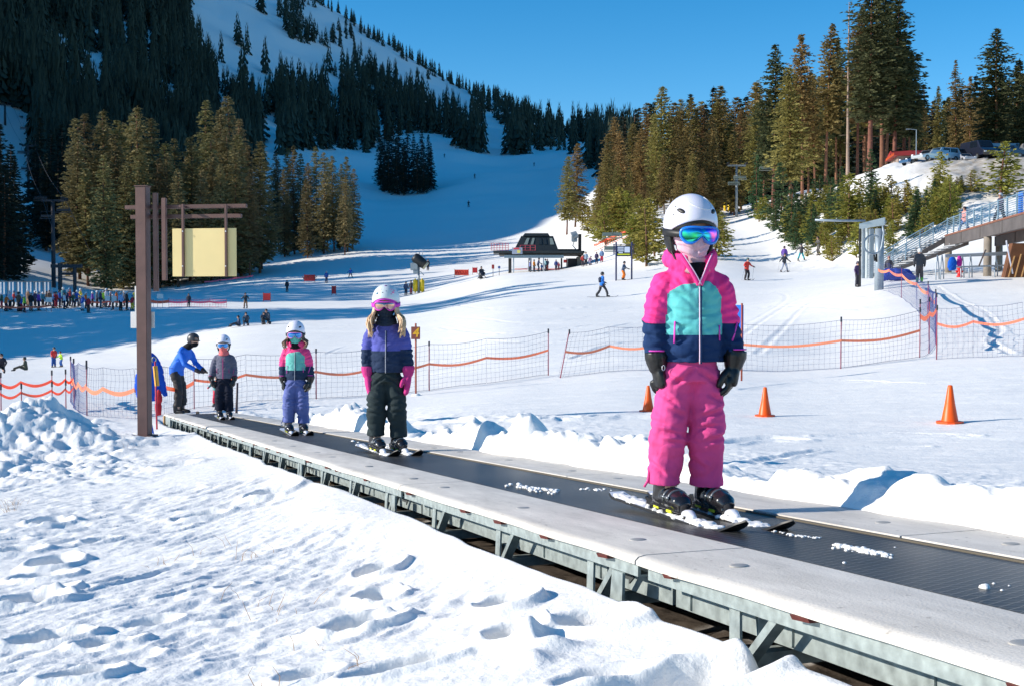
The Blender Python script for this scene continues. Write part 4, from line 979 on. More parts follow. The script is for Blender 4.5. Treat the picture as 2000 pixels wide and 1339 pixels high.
def goggles(parent, s, M, frame, lens, strap):
    """frame outline wrapped on a cylinder in front of the face"""
    out = []
    N = 48
    for k in range(N):
        a = 2 * PI * k / N; c_, s_ = math.cos(a), math.sin(a)
        x = .071 * math.copysign(abs(c_) ** .62, c_); z = .036 * math.copysign(abs(s_) ** .72, s_)
        if s_ < 0:
            z *= 1.0 + .10 * math.exp(-((abs(x) - .045) / .02) ** 2); z += .027 * math.exp(-(x / .016) ** 2)
            if abs(x) > .05: z *= 1 - .5 * ((abs(x) - .05) / .026) ** 2
        else: z = z * .86 + .004 * abs(x) / .07
        out.append((x, z))
    def wrap(x, z, d):
        r = .094; th = x / r
        return M @ Vector(((r + d) * math.sin(th) * s, (-(r + d) * math.cos(th) + .004) * s - .0 * s, z * s))
    def ring(scale, d): return [wrap(x * scale[0], z * scale[1] + scale[2], d) for x, z in out]
    mb = MB(); L = [ring((1.0, 1.0, 0), .004), ring((1.03, 1.05, 0), .016), ring((1.0, 1.0, 0), .026), ring((.90, .82, 0), .030), ring((.86, .76, 0), .024)]
    vs_ = [v for r_ in L for v in r_]; fs_ = [(i * N + k, (i + 1) * N + k, (i + 1) * N + (k + 1) % N, i * N + (k + 1) % N) for i in range(len(L) - 1) for k in range(N)]
    mb.add(vs_, fs_); g_ = mb.build('goggles', frame, parent, smooth=True)
    mb = MB(); L = [ring((.88, .79, 0), .025), ring((.6, .55, 0), .0285), ring((.3, .27, 0), .0295), ring((.02, .02, .002), .030)]
    vs_ = [v for r_ in L for v in r_]; fs_ = [(i * N + k, (i + 1) * N + k, (i + 1) * N + (k + 1) % N, i * N + (k + 1) % N) for i in range(len(L) - 1) for k in range(N)]
    mb.add(vs_, fs_); mb.build('lens', lens, g_, smooth=True)
    mb = MB(); pts = []; st = []
    vs_ = []; n_ = 0
    for q in range(31):
        a = R(-90 + 44 + q * (272 / 30)); rx, ry = .107 * s, .126 * s
        p = Vector((rx * math.cos(a), ry * math.sin(a), -.002 * s + .022 * s * (math.sin(a) + 1) / 2)); o_ = Vector((math.cos(a), math.sin(a), 0)) * .002 * s
        vs_ += [M @ (p + Vector((0, 0, -.014 * s))), M @ (p + o_ + Vector((0, 0, -.014 * s))), M @ (p + o_ + Vector((0, 0, .014 * s))), M @ (p + Vector((0, 0, .014 * s)))]; n_ += 1
    fs_ = [(i * 4 + c, i * 4 + (c + 1) % 4, (i + 1) * 4 + (c + 1) % 4, (i + 1) * 4 + c) for i in range(n_ - 1) for c in range(4)]
    mb.add(vs_, fs_); mb.build('strap', strap, g_, smooth=True)
    return g_
def lensmat(name, cols, rough=.07):
    m = bpy.data.materials.new(name); m.use_nodes = True; nt = m.node_tree; b = nt.nodes['Principled BSDF']
    lw = nt.nodes.new('ShaderNodeLayerWeight'); lw.inputs[0].default_value = .5
    tc = nt.nodes.new('ShaderNodeTexCoord'); n = nt.nodes.new('ShaderNodeTexNoise'); n.inputs['Scale'].default_value = 14; n.inputs['Distortion'].default_value = 1.4; nt.links.new(tc.outputs['Object'], n.inputs['Vector'])
    ad = nt.nodes.new('ShaderNodeMath'); ad.operation = 'MULTIPLY_ADD'; ad.inputs[1].default_value = .95; nt.links.new(n.outputs[0], ad.inputs[0]); nt.links.new(lw.outputs['Facing'], ad.inputs[2])
    r_ = nt.nodes.new('ShaderNodeValToRGB'); e = r_.color_ramp.elements; e[0].position = .25; e[0].color = (*cols[0], 1); e[1].position = .95; e[1].color = (*cols[-1], 1)
    for i, c in enumerate(cols[1:-1]): q = e.new(.25 + .7 * (i + 1) / (len(cols) - 1)); q.color = (*c, 1)
    nt.links.new(ad.outputs[0], r_.inputs[0]); nt.links.new(r_.outputs[0], b.inputs['Base Color'])
    b.inputs['Metallic'].default_value = .95; b.inputs['Roughness'].default_value = rough; return m
len_mir = lensmat('lens_mirror_green_blue', [(.02, .65, .18), (.05, .8, .35), (.02, .45, .75), (.05, .12, .8), (.6, .1, .6)])
len_blu = lensmat('lens_blue', [(.05, .2, .6), (.1, .35, .8), (.05, .1, .45)]); len_pnk = lensmat('lens_pinkish', [(.45, .25, .3), (.5, .35, .35), (.3, .12, .2)], .15); len_drk = lensmat('lens_dark', [(.02, .03, .05), (.06, .07, .1)], .1)

def child(root, s, cfg):
    """standing child skier in root space, feet at the origin, looking to -Y; s scales the whole figure"""
    vx = cfg.get('vox', .0065) * max(1, s) ; sd = cfg.get('seed', 1)
    z = lambda v: v * s
    By = Rz(cfg.get('torso', 0)); Hy = Rz(cfg.get('head', 0)); zk = .05 * s
    lx = cfg.get('legs', (-.072, .056)); lk = cfg.get('knees', (-.095, .060)); lh = cfg.get('hem', (-.108, .066))
    # --- jacket
    mb = MB()
    mb.loft([(z(.004), 0, z(.615)), (z(.004), 0, z(.66)), (z(.0), 0, z(.74)), (0, 0, z(.83)), (0, 0, z(.895)), (0, 0, z(.94)), (0, .005 * s, z(.978)), (0, .008 * s, z(1.01))],
            [(z(.128), z(.100)), (z(.130), z(.103)), (z(.122), z(.100)), (z(.120), z(.098)), (z(.124), z(.096)), (z(.106), z(.084)), (z(.078), z(.070)), (z(.064), z(.062))], 24, up=(0, 1, 0))
    arms = cfg.get('arms', {-1: [(-.104, .005, .920), (-.130, .004, .86), (-.146, .0, .775), (-.148, -.012, .70), (-.142, -.02, .640)], 1: [(.104, .005, .920), (.128, .004, .86), (.146, .0, .775), (.160, -.016, .70), (.166, -.03, .645)]})
    for q in (-1, 1):
        A_ = [Vector(p) * s for p in arms[q]]
        mb.loft([A_[0] * .45 + Vector((0, 0, .545 * s)), A_[0]] + A_[1:], [z(.036), z(.056), z(.056), z(.050), z(.0455), z(.044)][:len(A_) + 1], 14)
    # hood resting behind and a stand-up collar, open at the throat
    hm = cfg.get('hood', 1)
    if hm:
        for k in range(19):
            a = R(-62 + 304 / 18 * k) ; rr_ = .084 + .016 * max(0, math.sin(a))
            mb.ell((z(rr_ * math.cos(a)), z(.010 + rr_ * .92 * math.sin(a)), z(.990 + .030 * max(0, math.sin(a)) + .035 * (1 - abs(math.sin(a))) ) ), (z(.024), z(.024), z(.040)), 10, 8)
    for (zb, am) in ((.72, .004), (.635, .004)):
        pass
    wf = wrink(sd, .0072 * s, 15 / s)
    mats = cfg['jm']; cj = creases(CR_JKT, s, .0085, .0058, sd, .010)
    def zt(c, x):      # yoke edge over the chest
        return z(.925) - .07 * s * max(0, (abs(x) / s - .045) / .08) ** 1.5 + .006 * s * math.sin(x / s * 40)
    AX = {q: [Vector(p) * s for p in arms[q]] for q in (-1, 1)}
    def inarm(c):
        for q in (-1, 1):
            for a_, b_ in zip(AX[q], AX[q][1:]):
                t = max(0, min(1, (c - a_).dot(b_ - a_) / (b_ - a_).length_squared))
                d = (c - a_ - (b_ - a_) * t).length
                if d < z(.066) and abs(c.x) > z(.112) + (z(.90) - c.z) * .0: return True
        return False
    style = cfg.get('style', 'yoke')
    def pj(c):
        arm = inarm(c); x, zz = c.x, c.z
        if style == 'yoke':
            if arm: return 0 if zz > z(.778) + .012 * s * math.sin(c.y / s * 30) else 2
            if zz < z(.722): return 2
            if zz > zt(c, x): return 0
            if abs(x) > z(.108) and zz > z(.80): return 0
            return 1
        if style == 'half': return 0 if zz > z(.775 if not arm else .785) and zz < z(1.0) else 2
        if style == 'plain': return 0
        return 0
    def wj(c):
        q = wf(c) * (.5 if c.z > z(.93) else .8) + cj(c)
        if c.z < z(.65): q += .004 * s * math.exp(-((c.z - z(.632)) / z(.006)) ** 2) * -1
        q -= .003 * s * math.exp(-((c.z - z(.722)) / z(.004)) ** 2)
        return q
    def sn(c):
        h = vx * .55; arm = inarm(c)
        bs = []
        if style == 'yoke': bs = [z(.778) + .012 * s * math.sin(c.y / s * 30)] if arm else [z(.722), zt(c, c.x)]
        elif style == 'half': bs = [z(.785 if arm else .775)]
        for b_ in bs:
            if abs(c.z - b_) < h: c.z = b_
        if style == 'yoke' and not arm and c.z > z(.80) and abs(abs(c.x) - z(.108)) < h: c.x = math.copysign(z(.108), c.x)
        return c
    jk = remesh(mb, vx, 3, snap=sn, wr=wj, paint=pj, name='jacket', mats=mats, parent=root); jk.data.transform(By)
    jk_in = By
    def onj(mb, name, m, par=None, sm=False): mb.xf(By); return mb.build(name, m, par or jk, smooth=sm)
    # zip down the front, open V above
    zy = lambda zz: -np.interp(zz, [.6, .66, .74, .83, .90, .955, .985], [.106, .108, .105, .103, .101, .088, .076])
    mb = MB(); pts = [(z(.006), z(zy(q) - .004), z(q)) for q in np.linspace(.612, .925, 24)]; mb.loft(pts, (z(.0022), z(.004)), 6); onj(mb, 'zip', cfg.get('zip', mat('zip_white', S(205, 205, 215), .4)), sm=True)
    mb = MB(); pts = [(z(.013), z(zy(q) - .0025), z(q)) for q in np.linspace(.612, .925, 24)]; mb.loft(pts, (z(.003), z(.006)), 6); onj(mb, 'zip_flap', cfg.get('flap', mats[2]), sm=True)
    if cfg.get('vneck', True):
        mb = MB(); mb.loft([(z(.006), z(-.096), z(.915)), (z(.004), z(-.094), z(.935)), (z(.002), z(-.090), z(.965)), (0, z(-.082), z(1.0))], [(z(.004), z(.010)), (z(.016), z(.012)), (z(.028), z(.014)), (z(.036), z(.014))], 12, up=(0, 1, 0)); onj(mb, 'undershirt', m_black, sm=True)
        for q in (-1, 1):
            mb = MB(); pts = curve([(z(.006 + q * .002), z(-.106), z(.915)), (z(.004 + q * .022), z(-.108), z(.955)), (z(q * .043), z(-.104), z(.995)), (z(q * .066), z(-.088), z(1.035))], 5)
            mb.loft(pts, [(z(.010), z(.006))] * len(pts), 8, up=(0, 1, 0)); onj(mb, 'collar_edge', mats[0], sm=True)
            mb = MB(); mb.loft([Vector(p) + Vector((z(-q * .007), z(-.005), z(.002))) for p in pts], (z(.0022), z(.0022)), 6); onj(mb, 'zip', cfg.get('zip', mat('zip_white', S(205, 205, 215), .4)), sm=True)
    if cfg.get('trim'):
        tm = cfg['trim']
        mb = MB(); mb.loft([(z(-.088), z(-.081), z(.690)), (z(-.087), z(-.083), z(.73)), (z(-.085), z(-.081), z(.775))], (z(.0035), z(.006)), 8); onj(mb, 'pocket_zip', tm, sm=True)
        mb = MB(); mb.loft([(z(.095), z(-.073), z(.700)), (z(.094), z(-.074), z(.76))], (z(.003), z(.004)), 8); onj(mb, 'pocket_zip', tm, sm=True)
        mb = MB(); mb.loft([(z(.148), z(-.052), z(.688)), (z(.158), z(-.056), z(.72)), (z(.172), z(-.050), z(.77))], (z(.0035), z(.0065)), 8); onj(mb, 'sleeve_zip', tm, sm=True)
        for q in (-1, 1):
            w_ = AX[q][-1]; mb = MB(); pts = [(w_.x + z(.047) * math.sin(R(a)), w_.y - z(.047) * math.cos(R(a)), w_.z + z(.020)) for a in range(-35 + 15 * q, 45 + 15 * q, 10)]
            mb.loft(pts, (z(.0075), z(.003)), 6, up=(0, 0, 1)); onj(mb, 'cuff_strap', tm, sm=True)
    # --- trousers
    mb = MB()
    mb.loft([(0, 0, z(.70)), (0, 0, z(.62)), (z(-.01), 0, z(.57)), (z(-.01), 0, z(.54))], [(z(.085), z(.07)), (z(.108), z(.085)), (z(.120), z(.096)), (z(.114), z(.09))], 20, up=(0, 1, 0))
    for i, q in enumerate((-1, 1)):
        st = .010 * (1 if i == 0 else -.3)
        mb.loft([(z(lx[i] * .85), 0, z(.58)), (z(lx[i] * .9), z(-.004), z(.50)), (z((lx[i] + lk[i]) / 2), z(-.012), z(.42)), (z(lk[i]), z(-.020), z(.345)), (z(lk[i] - .004), z(-.016), z(.31)), (z((lk[i] + lh[i]) / 2), z(-.004), z(.24)), (z(lh[i]), z(.004), z(.17)), (z(lh[i]), z(.006), z(.125 + st))],
                [z(.072), z(.075), z(.074), z(.072), z(.078), z(.068), z(.066), z(.070)], 18)
    f1 = wrink(sd + 5, .0085 * s, 12 / s)
    cl_ = creases(CR_LEG, s, .0095, .0088, sd + 1, .009)
    def wt(c):
        k = math.exp(-((c.z - z(.34)) / z(.07)) ** 2) + .6 * math.exp(-((c.z - z(.55)) / z(.04)) ** 2)
        if c.z > z(.60): return -z(.004)
        return cl_(c) + f1(c) * (.45 + .3 * k) + z(.002) * k * math.sin((c.z / s + .35 * abs(c.x) / s) * 135 + sd) * (1 if c.y < 0 else .4)
    tr_ = remesh(mb, vx, 2, wr=wt, name='trousers', mats=[cfg['tm']], parent=root); tr_.data.transform(Rz(cfg.get('torso', 0) * .6))
    if cfg.get('trim'):
        mb = MB(); mb.loft([(z(lh[0] - .062), z(-.01), z(.20)), (z(lh[0] - .068), z(-.015), z(.15)), (z(lh[0] - .085), z(-.02), z(.125))], z(.005), 7); mb.xf(Rz(cfg.get('torso', 0) * .6)); mb.build('hem_tab', cfg['tm'], tr_, smooth=True)
    # --- gloves
    for q in (-1, 1):
        if cfg.get('gl', True):
            w_ = By @ AX[q][-1]; tl = cfg.get('gtilt', {-1: -.12, 1: .14})[q]
            gl = glove(q, w_ + Vector((0, 0, -z(.028))), s * cfg.get('gs', 1.0), [cfg['gm']], root, yaw=cfg.get('gyaw', {-1: .75, 1: -.5})[q], mitt=cfg.get('mitt', False), vox=.0042 * max(1, cfg.get('vox', .0065) / .0065), tilt=tl)
            if cfg.get('trim') and q == -1:
                mb = MB(); c_ = w_ + Vector((z(.012), z(-.048), z(-.045))); pts = [c_ + Vector((z(.006) * math.sin(a_), 0, z(.010) * math.cos(a_))) for a_ in np.linspace(0, 6.1, 12)]; mb.loft(pts, z(.0016), 5)
                mb.build('clasp', mat('clasp_white', S(215, 215, 220), .3, .5), gl, smooth=True)
    # --- boots, skis
    by = cfg.get('footyaw', 0); fx = cfg.get('feet', (-.085, .075)); bm_m = Rz(0)
    for i, q in enumerate((-1, 1)):
        bt = boot(z(fx[i]), by, root, s * 1.0, zoff=.035 * s)
        bt.location = Vector((0, cfg.get('fy', (0, 0))[i] * s, 0))
        sk_ = ski(z(fx[i]), by, cfg.get('L', 1.1), root, s, cfg.get('sktop', m_whp), m_dk, cfg.get('cover', True)); sk_.location = Vector((0, cfg.get('fy', (0, 0))[i] * s, 0))
    # --- head: face, mask, goggles, helmet
    HM = Matrix.Translation(Vector((z(cfg.get('hx', -.004)), z(-.008), z(1.157)))) @ Hy @ Matrix.Rotation(cfg.get('nod', 0.03), 4, 'X')
    helmet(root, s, HM, cfg['helm'], cfg.get('liner', m_dk), vents=cfg.get('vents', True), ventc=cfg.get('ventc'))
    GM = HM @ Matrix.Translation(Vector((0, z(-.008), z(-.043))))
    goggles(root, s, GM, cfg['gf'], cfg['lens'], cfg.get('strap', m_dk))
    mb = MB()
    mb.loft([(0, z(-.010), z(-.02)), (0, z(-.018), z(-.05)), (0, z(-.028), z(-.085)), (0, z(-.028), z(-.118)), (0, z(-.012), z(-.142))], [(z(.080), z(.082)), (z(.079), z(.080)), (z(.069), z(.072)), (z(.052), z(.058)), (z(.042), z(.044))], 20, up=(0, 1, 0))
    mb.ell((0, z(-.090), z(-.064)), (z(.022), z(.022), z(.034)), 12, 8)
    mb.xf(HM); mk = creases([(-.07, 1.075, .0, 1.045), (.07, 1.075, .0, 1.045), (-.06, 1.045, -.01, 1.02), (.06, 1.05, .01, 1.025), (.0, 1.10, .004, 1.03)], s, .005, .0035)
    remesh(mb, .0045 * max(1, s), 2, wr=lambda c: .0022 * mnoise.noise(c * 30) - .0030 * math.exp(-(mnoise.noise(Vector((c.x * 9, c.y * 9, c.z * 26))) / .09) ** 2) + mk(c - Vector((z(-.012), 0, 0))), name='face_mask', mats=[cfg['mask']], parent=root)
    mb = MB()
    for k, zz in enumerate((1.024, 1.004, .984)):
        pts = [Vector((z((.056 + .006 * k) * math.cos(R(a))), z(-.006 + (.068 + .004 * k) * math.sin(R(a))), z(zz - .010 * max(0, -math.sin(R(a))) + .004 * math.sin(R(a * 2) + k)))) for a in range(0, 361, 20)]
        mb.loft(pts, z(.015), 8)
    mb.xf(Hy); remesh(mb, .006 * max(1, s), 2, wr=lambda c: .0022 * mnoise.noise(Vector((c.x * 20, c.y * 20, c.z * 90))), name='neck_warmer', mats=[cfg.get('scarf', cfg['mask'])], parent=root)
    # continuous body inside the clothes
    mb = MB()
    mb.ell((HM @ Vector((0, 0, -.01 * s))), (z(.078), z(.094), z(.105)), 18, 14); mb.ell(HM @ Vector((0, z(-.095), z(-.035))), (z(.012), z(.014), z(.02)), 10, 8)
    for q in (-1, 1):
        mb.ell(HM @ Vector((q * z(.078), z(.004), z(-.025))), (z(.008), z(.018), z(.026)), 8, 6)
    mb.loft([(0, 0, z(1.10)), (0, 0, z(.97)), (0, 0, z(.91)), (0, 0, z(.8)), (0, 0, z(.68)), (0, 0, z(.58))], [z(.038), z(.036), (z(.055), z(.045)), (z(.08), z(.05)), (z(.07), z(.05)), (z(.075), z(.05))], 16, up=(0, 1, 0))
    for i, q in enumerate((-1, 1)):
        A_ = [By @ (Vector(p) * s) for p in arms[q]]; mb.loft(A_ + [A_[-1] + Vector((0, 0, -z(.06)))], [z(.030), z(.030), z(.026), z(.022), z(.018), z(.016)], 10)
        mb.loft([(z(lx[i] * .8), 0, z(.60)), (z(lk[i]), z(-.012), z(.34)), (z(fx[i]), 0, z(.12)), (z(fx[i]), 0, z(.06))], [z(.045), z(.035), z(.028), z(.028)], 12)
    remesh(mb, .010 * s, 2, name='body', mats=[m_skin], parent=root)
    # --- hair
    if cfg.get('hair'):
        hc = cfg['hair']; mb = MB(); rr = random.Random(sd)
        n_ = cfg.get('strands', 46); Lh = cfg.get('hlen', .2)
        for i in range(n_):
            q = -1 if i % 2 else 1; a = rr.uniform(-.75, 1.15); x0 = q * .088 * math.cos(a * .8); y0 = -.02 + .09 * math.sin(a) * 1.1
            st = HM @ Vector((z(x0), z(y0), z(-.055))); L_ = Lh * rr.uniform(.7, 1.15)
            p1 = st + Vector((z(q * .012), z(-.01 if a < .5 else .01), -z(L_ * .3))); p2 = st + Vector((z(q * (.026 + .034 * rr.random())), z(-.045 * (1 - a)), -z(L_ * .62))); p3 = st + Vector((z(q * (.022 + .03 * rr.random() * rr.choice((-.4, 1)))), z(-.062 * (1 - a * .8)), -z(L_)))
            pts = curve([tuple(st), tuple(p1), tuple(p2), tuple(p3)], 4)
            mb.loft(pts, [z(.0095) * (1 - (j / (len(pts))) ** 2 * .8) for j in range(len(pts))], 5)
        mb.build('hair', hc, root, smooth=True)
    return root
def belt_person(x, Yadj=0.):
    u = (x - CX) / F; Y = 2.43 / (u + .354); t = (Y - .3337 * 2.29) * 1.0608
    return Vector((u * Y, Y, belt_z(Y) + .001)), Y
FY = R(19.5); YW = R(10)
# the child in pink and turquoise
pos, Y = belt_person(1350)
g1 = empty('person', pos, YW); tag(g1, 'child in pink and turquoise jacket with pink trousers, nearest rider on the carpet lift', 'person', 'children riding the carpet lift')
pink = cloth('jacket_pink', S(248, 66, 145)); teal = cloth('jacket_teal', S(98, 190, 190)); navy = cloth('jacket_navy', S(30, 55, 96)); mag = cloth('trousers_pink', S(222, 80, 142), w=1.3)
trim = mat('trim_magenta', S(232, 70, 190), .5); gaiter = cloth('mask_dusty_pink', S(214, 178, 194), w=.5)
helmw = mat('helmet_white', S(226, 224, 240), .32, coat=.25)
child(g1, 1.0, dict(vox=.0055, seed=3, torso=R(-4), head=R(4), footyaw=FY - YW, jm=[pink, teal, navy], tm=mag, gm=m_lea, helm=helmw, gf=mat('goggle_blue', S(30, 130, 235), .3, coat=.3), lens=len_mir, mask=gaiter, scarf=cloth('scarf_pink_grey', S(196, 160, 165), w=.6), trim=trim, L=1.1, feet=(-.088, .082), fy=(.0, -.012), hx=-.008, nod=.05, zip=mat('zip_lilac', S(226, 200, 225), .4)))
# decoration on the helmet: thin white swoosh lines
mb = MB(); HMx = Matrix.Translation(Vector((-.008, -.008, 1.157))) @ Rz(R(4)) @ Matrix.Rotation(.05, 4, 'X')
def onhelm(az, el, r=(.104, .122, .118), o=.0012):
    a, e = R(az), R(el); return HMx @ Vector(((r[0] + o) * math.cos(e) * math.sin(a), -(r[1] + o) * math.cos(e) * math.cos(a), (r[2] + o) * math.sin(e)))
mb.loft([onhelm(a, e) for a, e in curve([(-62, 44), (-40, 46), (-15, 34), (10, 27), (32, 30), (44, 44), (40, 60)], 6)], .0013, 5)
hl = [o for o in g1.children if o.name.startswith('helmet')][0]; mb.build('helmet_line', mat('line_white', S(245, 245, 250), .4), hl, smooth=True)
for az, el in ((-58, 26), (-66, 33), (-66, 16)):
    mb = MB(); mb.ell(onhelm(az, el, o=0), (.0035, .0035, .0035), 8, 6); mb.build('rivet', m_grey, hl, smooth=True)
# the taller child with fair hair
pos, Y = belt_person(755)
g4 = empty('person', pos, YW); tag(g4, 'child with long fair hair and pink mittens, second rider along the carpet lift', 'person', 'children riding the carpet lift')
child(g4, 1.04, dict(vox=.008, seed=8, torso=R(-12), head=R(-10), footyaw=FY - YW + R(4), style='half', jm=[cloth('jacket_purple', S(86, 90, 165)), m_black, cloth('jacket_blue_black', S(40, 54, 80))], flap=cloth('jacket_blue_black', S(34, 44, 66)), tm=cloth('trousers_black', S(46, 56, 58), w=1.3), gm=cloth('mitten_pink', S(200, 60, 130)), mitt=True,
      helm=mat('helmet_white2', S(215, 222, 226), .35, coat=.2), liner=mat('liner_magenta', S(205, 50, 190), .5), gf=mat('goggle_magenta', S(215, 70, 190), .35), strap=mat('strap_magenta', S(205, 40, 185), .6), lens=len_pnk, mask=cloth('mask_navy', S(40, 52, 68)), hair=mat('hair_fair', S(205, 172, 135), .5, vary=(60, .25)), strands=130, hlen=.20, L=1.0, hood=0, vneck=False, vents=False, gs=1.05,
      legs=(-.072, .068), knees=(-.078, .080), hem=(-.082, .086), feet=(-.08, .085), gtilt={-1: -.03, 1: .03}, gyaw={-1: .3, 1: -.3}))
HMx = Matrix.Translation(Vector((-.004, -.008, 1.157 * 1.0))) 
hl = [o for o in g4.children if o.name.startswith('helmet')][0]
H4 = Matrix.Translation(Vector((-.004 * 1.04, -.008 * 1.04, 1.157 * 1.04))) @ Rz(R(-10)) @ Matrix.Rotation(.03, 4, 'X')
def on4(az, el, o=.0015):
    a, e = R(az), R(el); return H4 @ Vector(((.108 + o) * math.cos(e) * math.sin(a), -(.127 + o) * math.cos(e) * math.cos(a), (.123 + o) * math.sin(e)))
for az, el, c, r_ in ((6, 62, (120, 30, 130), .011), (-18, 42, (30, 30, 60), .005), (-8, 28, (30, 25, 40), .007), (8, 34, (30, 30, 60), .006), (-34, 24, (40, 120, 150), .013), (40, 28, (225, 120, 170), .013), (50, 36, (225, 130, 180), .009), (36, 40, (225, 140, 180), .008), (30, 22, (215, 100, 160), .007), (-50, 40, (200, 60, 150), .006)):
    mb = MB(); mb.ell(on4(az, el, -.002), (r_, r_ * .5, r_ * .7), 8, 6); mb.build('helmet_decal', mat('decal_%d_%d_%d' % c, S(*c), .5), hl, smooth=True)
# third child: pink and turquoise with violet trousers
pos, Y = belt_person(578)
g3 = empty('person', pos, YW); tag(g3, 'child in violet trousers and turquoise mask, third rider along the carpet lift', 'person', 'children riding the carpet lift')
child(g3, .99, dict(vox=.009, seed=12, torso=R(-12), head=R(-6), footyaw=FY - YW, jm=[cloth('jacket_pink2', S(245, 80, 140)), cloth('jacket_teal2', S(110, 185, 175)), cloth('jacket_navy2', S(45, 60, 84))], tm=cloth('trousers_violet', S(100, 110, 165)), gm=m_lea, helm=helmw, gf=mat('goggle_lilac', S(225, 150, 215), .35), lens=len_blu, mask=cloth('mask_turquoise', S(110, 205, 190)), scarf=m_black,
      hair=mat('hair_brown', S(120, 92, 70), .55, vary=(60, .25)), strands=40, hlen=.13, trim=trim, L=.92, legs=(-.07, .065), knees=(-.078, .072), hem=(-.085, .078), feet=(-.085, .075), vneck=False, cover=False))
# fourth child: grey jacket
pos, Y = belt_person(437)
g2 = empty('person', pos, YW); tag(g2, 'child in grey jacket with magenta zip, last rider along the carpet lift', 'person', 'children riding the carpet lift')
child(g2, 1.10, dict(vox=.011, seed=15, torso=R(-12), head=R(-4), footyaw=FY - YW, style='plain', jm=[cloth('jacket_grey', S(104, 104, 120)), m_black, cloth('jacket_grey', S(104, 104, 120))], flap=mat('zip_magenta', S(200, 50, 130), .5), zip=mat('zip_magenta', S(200, 50, 130), .5), tm=cloth('trousers_navy_black', S(34, 36, 50)), gm=m_lea, helm=helmw, gf=m_whp, lens=len_blu, mask=cloth('mask_coral', S(235, 120, 120)),
      trim=mat('zip_magenta', S(200, 50, 130), .5), L=1.0, arms={-1: [(-.104, .005, .920), (-.14, .0, .86), (-.165, .0, .775), (-.175, -.03, .70), (-.18, -.05, .640)], 1: [(.104, .005, .920), (.13, .01, .86), (.15, .015, .775), (.158, .0, .70), (.160, -.01, .640)]}, legs=(-.06, .06), knees=(-.066, .066), hem=(-.072, .07), feet=(-.07, .07), vneck=False, cover=False, hood=0))
# ------------------------------------------------------------------ text and small builders
def text_mesh(name, body, m, parent, loc, size, rot=(PI / 2, 0, 0), depth=.004, mirror=False, bold=.0, shear=0):
    cu = bpy.data.curves.new(name, 'FONT'); cu.body = body; cu.size = size; cu.extrude = depth; cu.align_x = 'CENTER'; cu.align_y = 'CENTER'; cu.offset = bold; cu.shear = shear
    o = bpy.data.objects.new('t', cu); C.objects.link(o); dg = bpy.context.evaluated_depsgraph_get(); dg.update()
    me = bpy.data.meshes.new_from_object(o.evaluated_get(dg), depsgraph=dg); bpy.data.objects.remove(o)
    M = Matrix.Translation(Vector(loc)) @ Matrix.Rotation(rot[2], 4, 'Z') @ Matrix.Rotation(rot[0], 4, 'X')
    if mirror: M = M @ Matrix.Scale(-1, 4, Vector((1, 0, 0)))
    me.transform(M); me.materials.clear(); return link(name, me, m, parent)
def at(x, y, Y): return P(x, y, Y)
def ground_at(x, Y): u = (x - CX) / F; return Vector((u * Y, Y, gz(u * Y, Y)))
def face_cam(p): return math.atan2(-p.x, p.y) * 0 + math.atan2(p.x, p.y) * -1

brown = mat('steel_brown', S(104, 76, 70), .55, .1, bump=(50, .3, .002), vary=(6, .15))
# ---- brown post with hanging board
Yp = 16.3; base = ground_at(281, Yp); g_ = empty('sign_post', base, R(-9)); tag(g_, 'brown steel post carrying a crossbeam with a blank yellow board', 'sign post')
def PL(x, y, dY=0):
    n_ = Vector((math.sin(R(9)), math.cos(R(9)), 0)); d_ = ray(x, y); return Matrix.Rotation(R(9), 3, 'Z') @ (d_ * ((base.dot(n_) + dY) / d_.dot(n_)) - base)
k1 = Yp / F
def vbar(mb, x, y0, y1, w, d, dY=0):
    a, b_ = PL(x, y0, dY), PL(x, y1, dY); mb.box((a.x, a.y, (a.z + b_.z) / 2), (w, d, abs(a.z - b_.z)), bev=.004)
mb = MB(); t_ = PL(277, 365); mb.box((0 + .0, 0, t_.z / 2 - .1), (.145, .145, t_.z + .2), bev=.006); mb.box((0, 0, t_.z + .006), (.165, .165, .010)); mb.box((0, 0, .012), (.26, .26, .02), bev=.004); post = mb.build('post', brown, g_)
for x, y0, y1 in ((303.5, 377, 569), (320.5, 387, 548)):
    mb = MB(); vbar(mb, x, y0, y1, .060, .05, .0); a, b_ = PL(x, y0), PL(x, y1); mb.build('upright', brown, g_)
mb = MB(); a, b_ = PL(245, 402, .10), PL(482, 406, .10); mb.box(((a.x + b_.x) / 2, a.y, (a.z + b_.z) / 2), (b_.x - a.x, .05, .052), bev=.004); mb.build('beam', brown, g_)
mb = MB(); a, b_ = PL(256, 421, .10), PL(472, 425, .10); mb.box(((a.x + b_.x) / 2, a.y, (a.z + b_.z) / 2), (b_.x - a.x, .05, .052), bev=.004); mb.build('beam', brown, g_)
brd = mat('board_yellow', S(240, 214, 150), .6, vary=(2.5, .05), bump=(9, .1, .003))
mb = MB(); a, b_ = PL(337, 447, -.07), PL(462, 540, -.07); mb.box(((a.x + b_.x) / 2, a.y, (a.z + b_.z) / 2), (b_.x - a.x, .02, a.z - b_.z), bev=.003); bo = mb.build('board', brd, g_)
for x in (357, 441):
    mb = MB(); vbar(mb, x, 399, 541, .032, .03, -.10); c = PL(x, 404, 0); mb.box((c.x, c.y - .01, c.z), (.03, .17, .03)); h_ = mb.build('hanger', brown, g_)
    for y in (452, 520):
        mb = MB(); c = PL(x, y, -.115); mb.cyl(c, c + Vector((0, -.012, 0)), .008, n=8); mb.build('bolt', m_whp, h_)
whs = mat('sign_back_white', S(228, 226, 222), .5, vary=(6, .05))
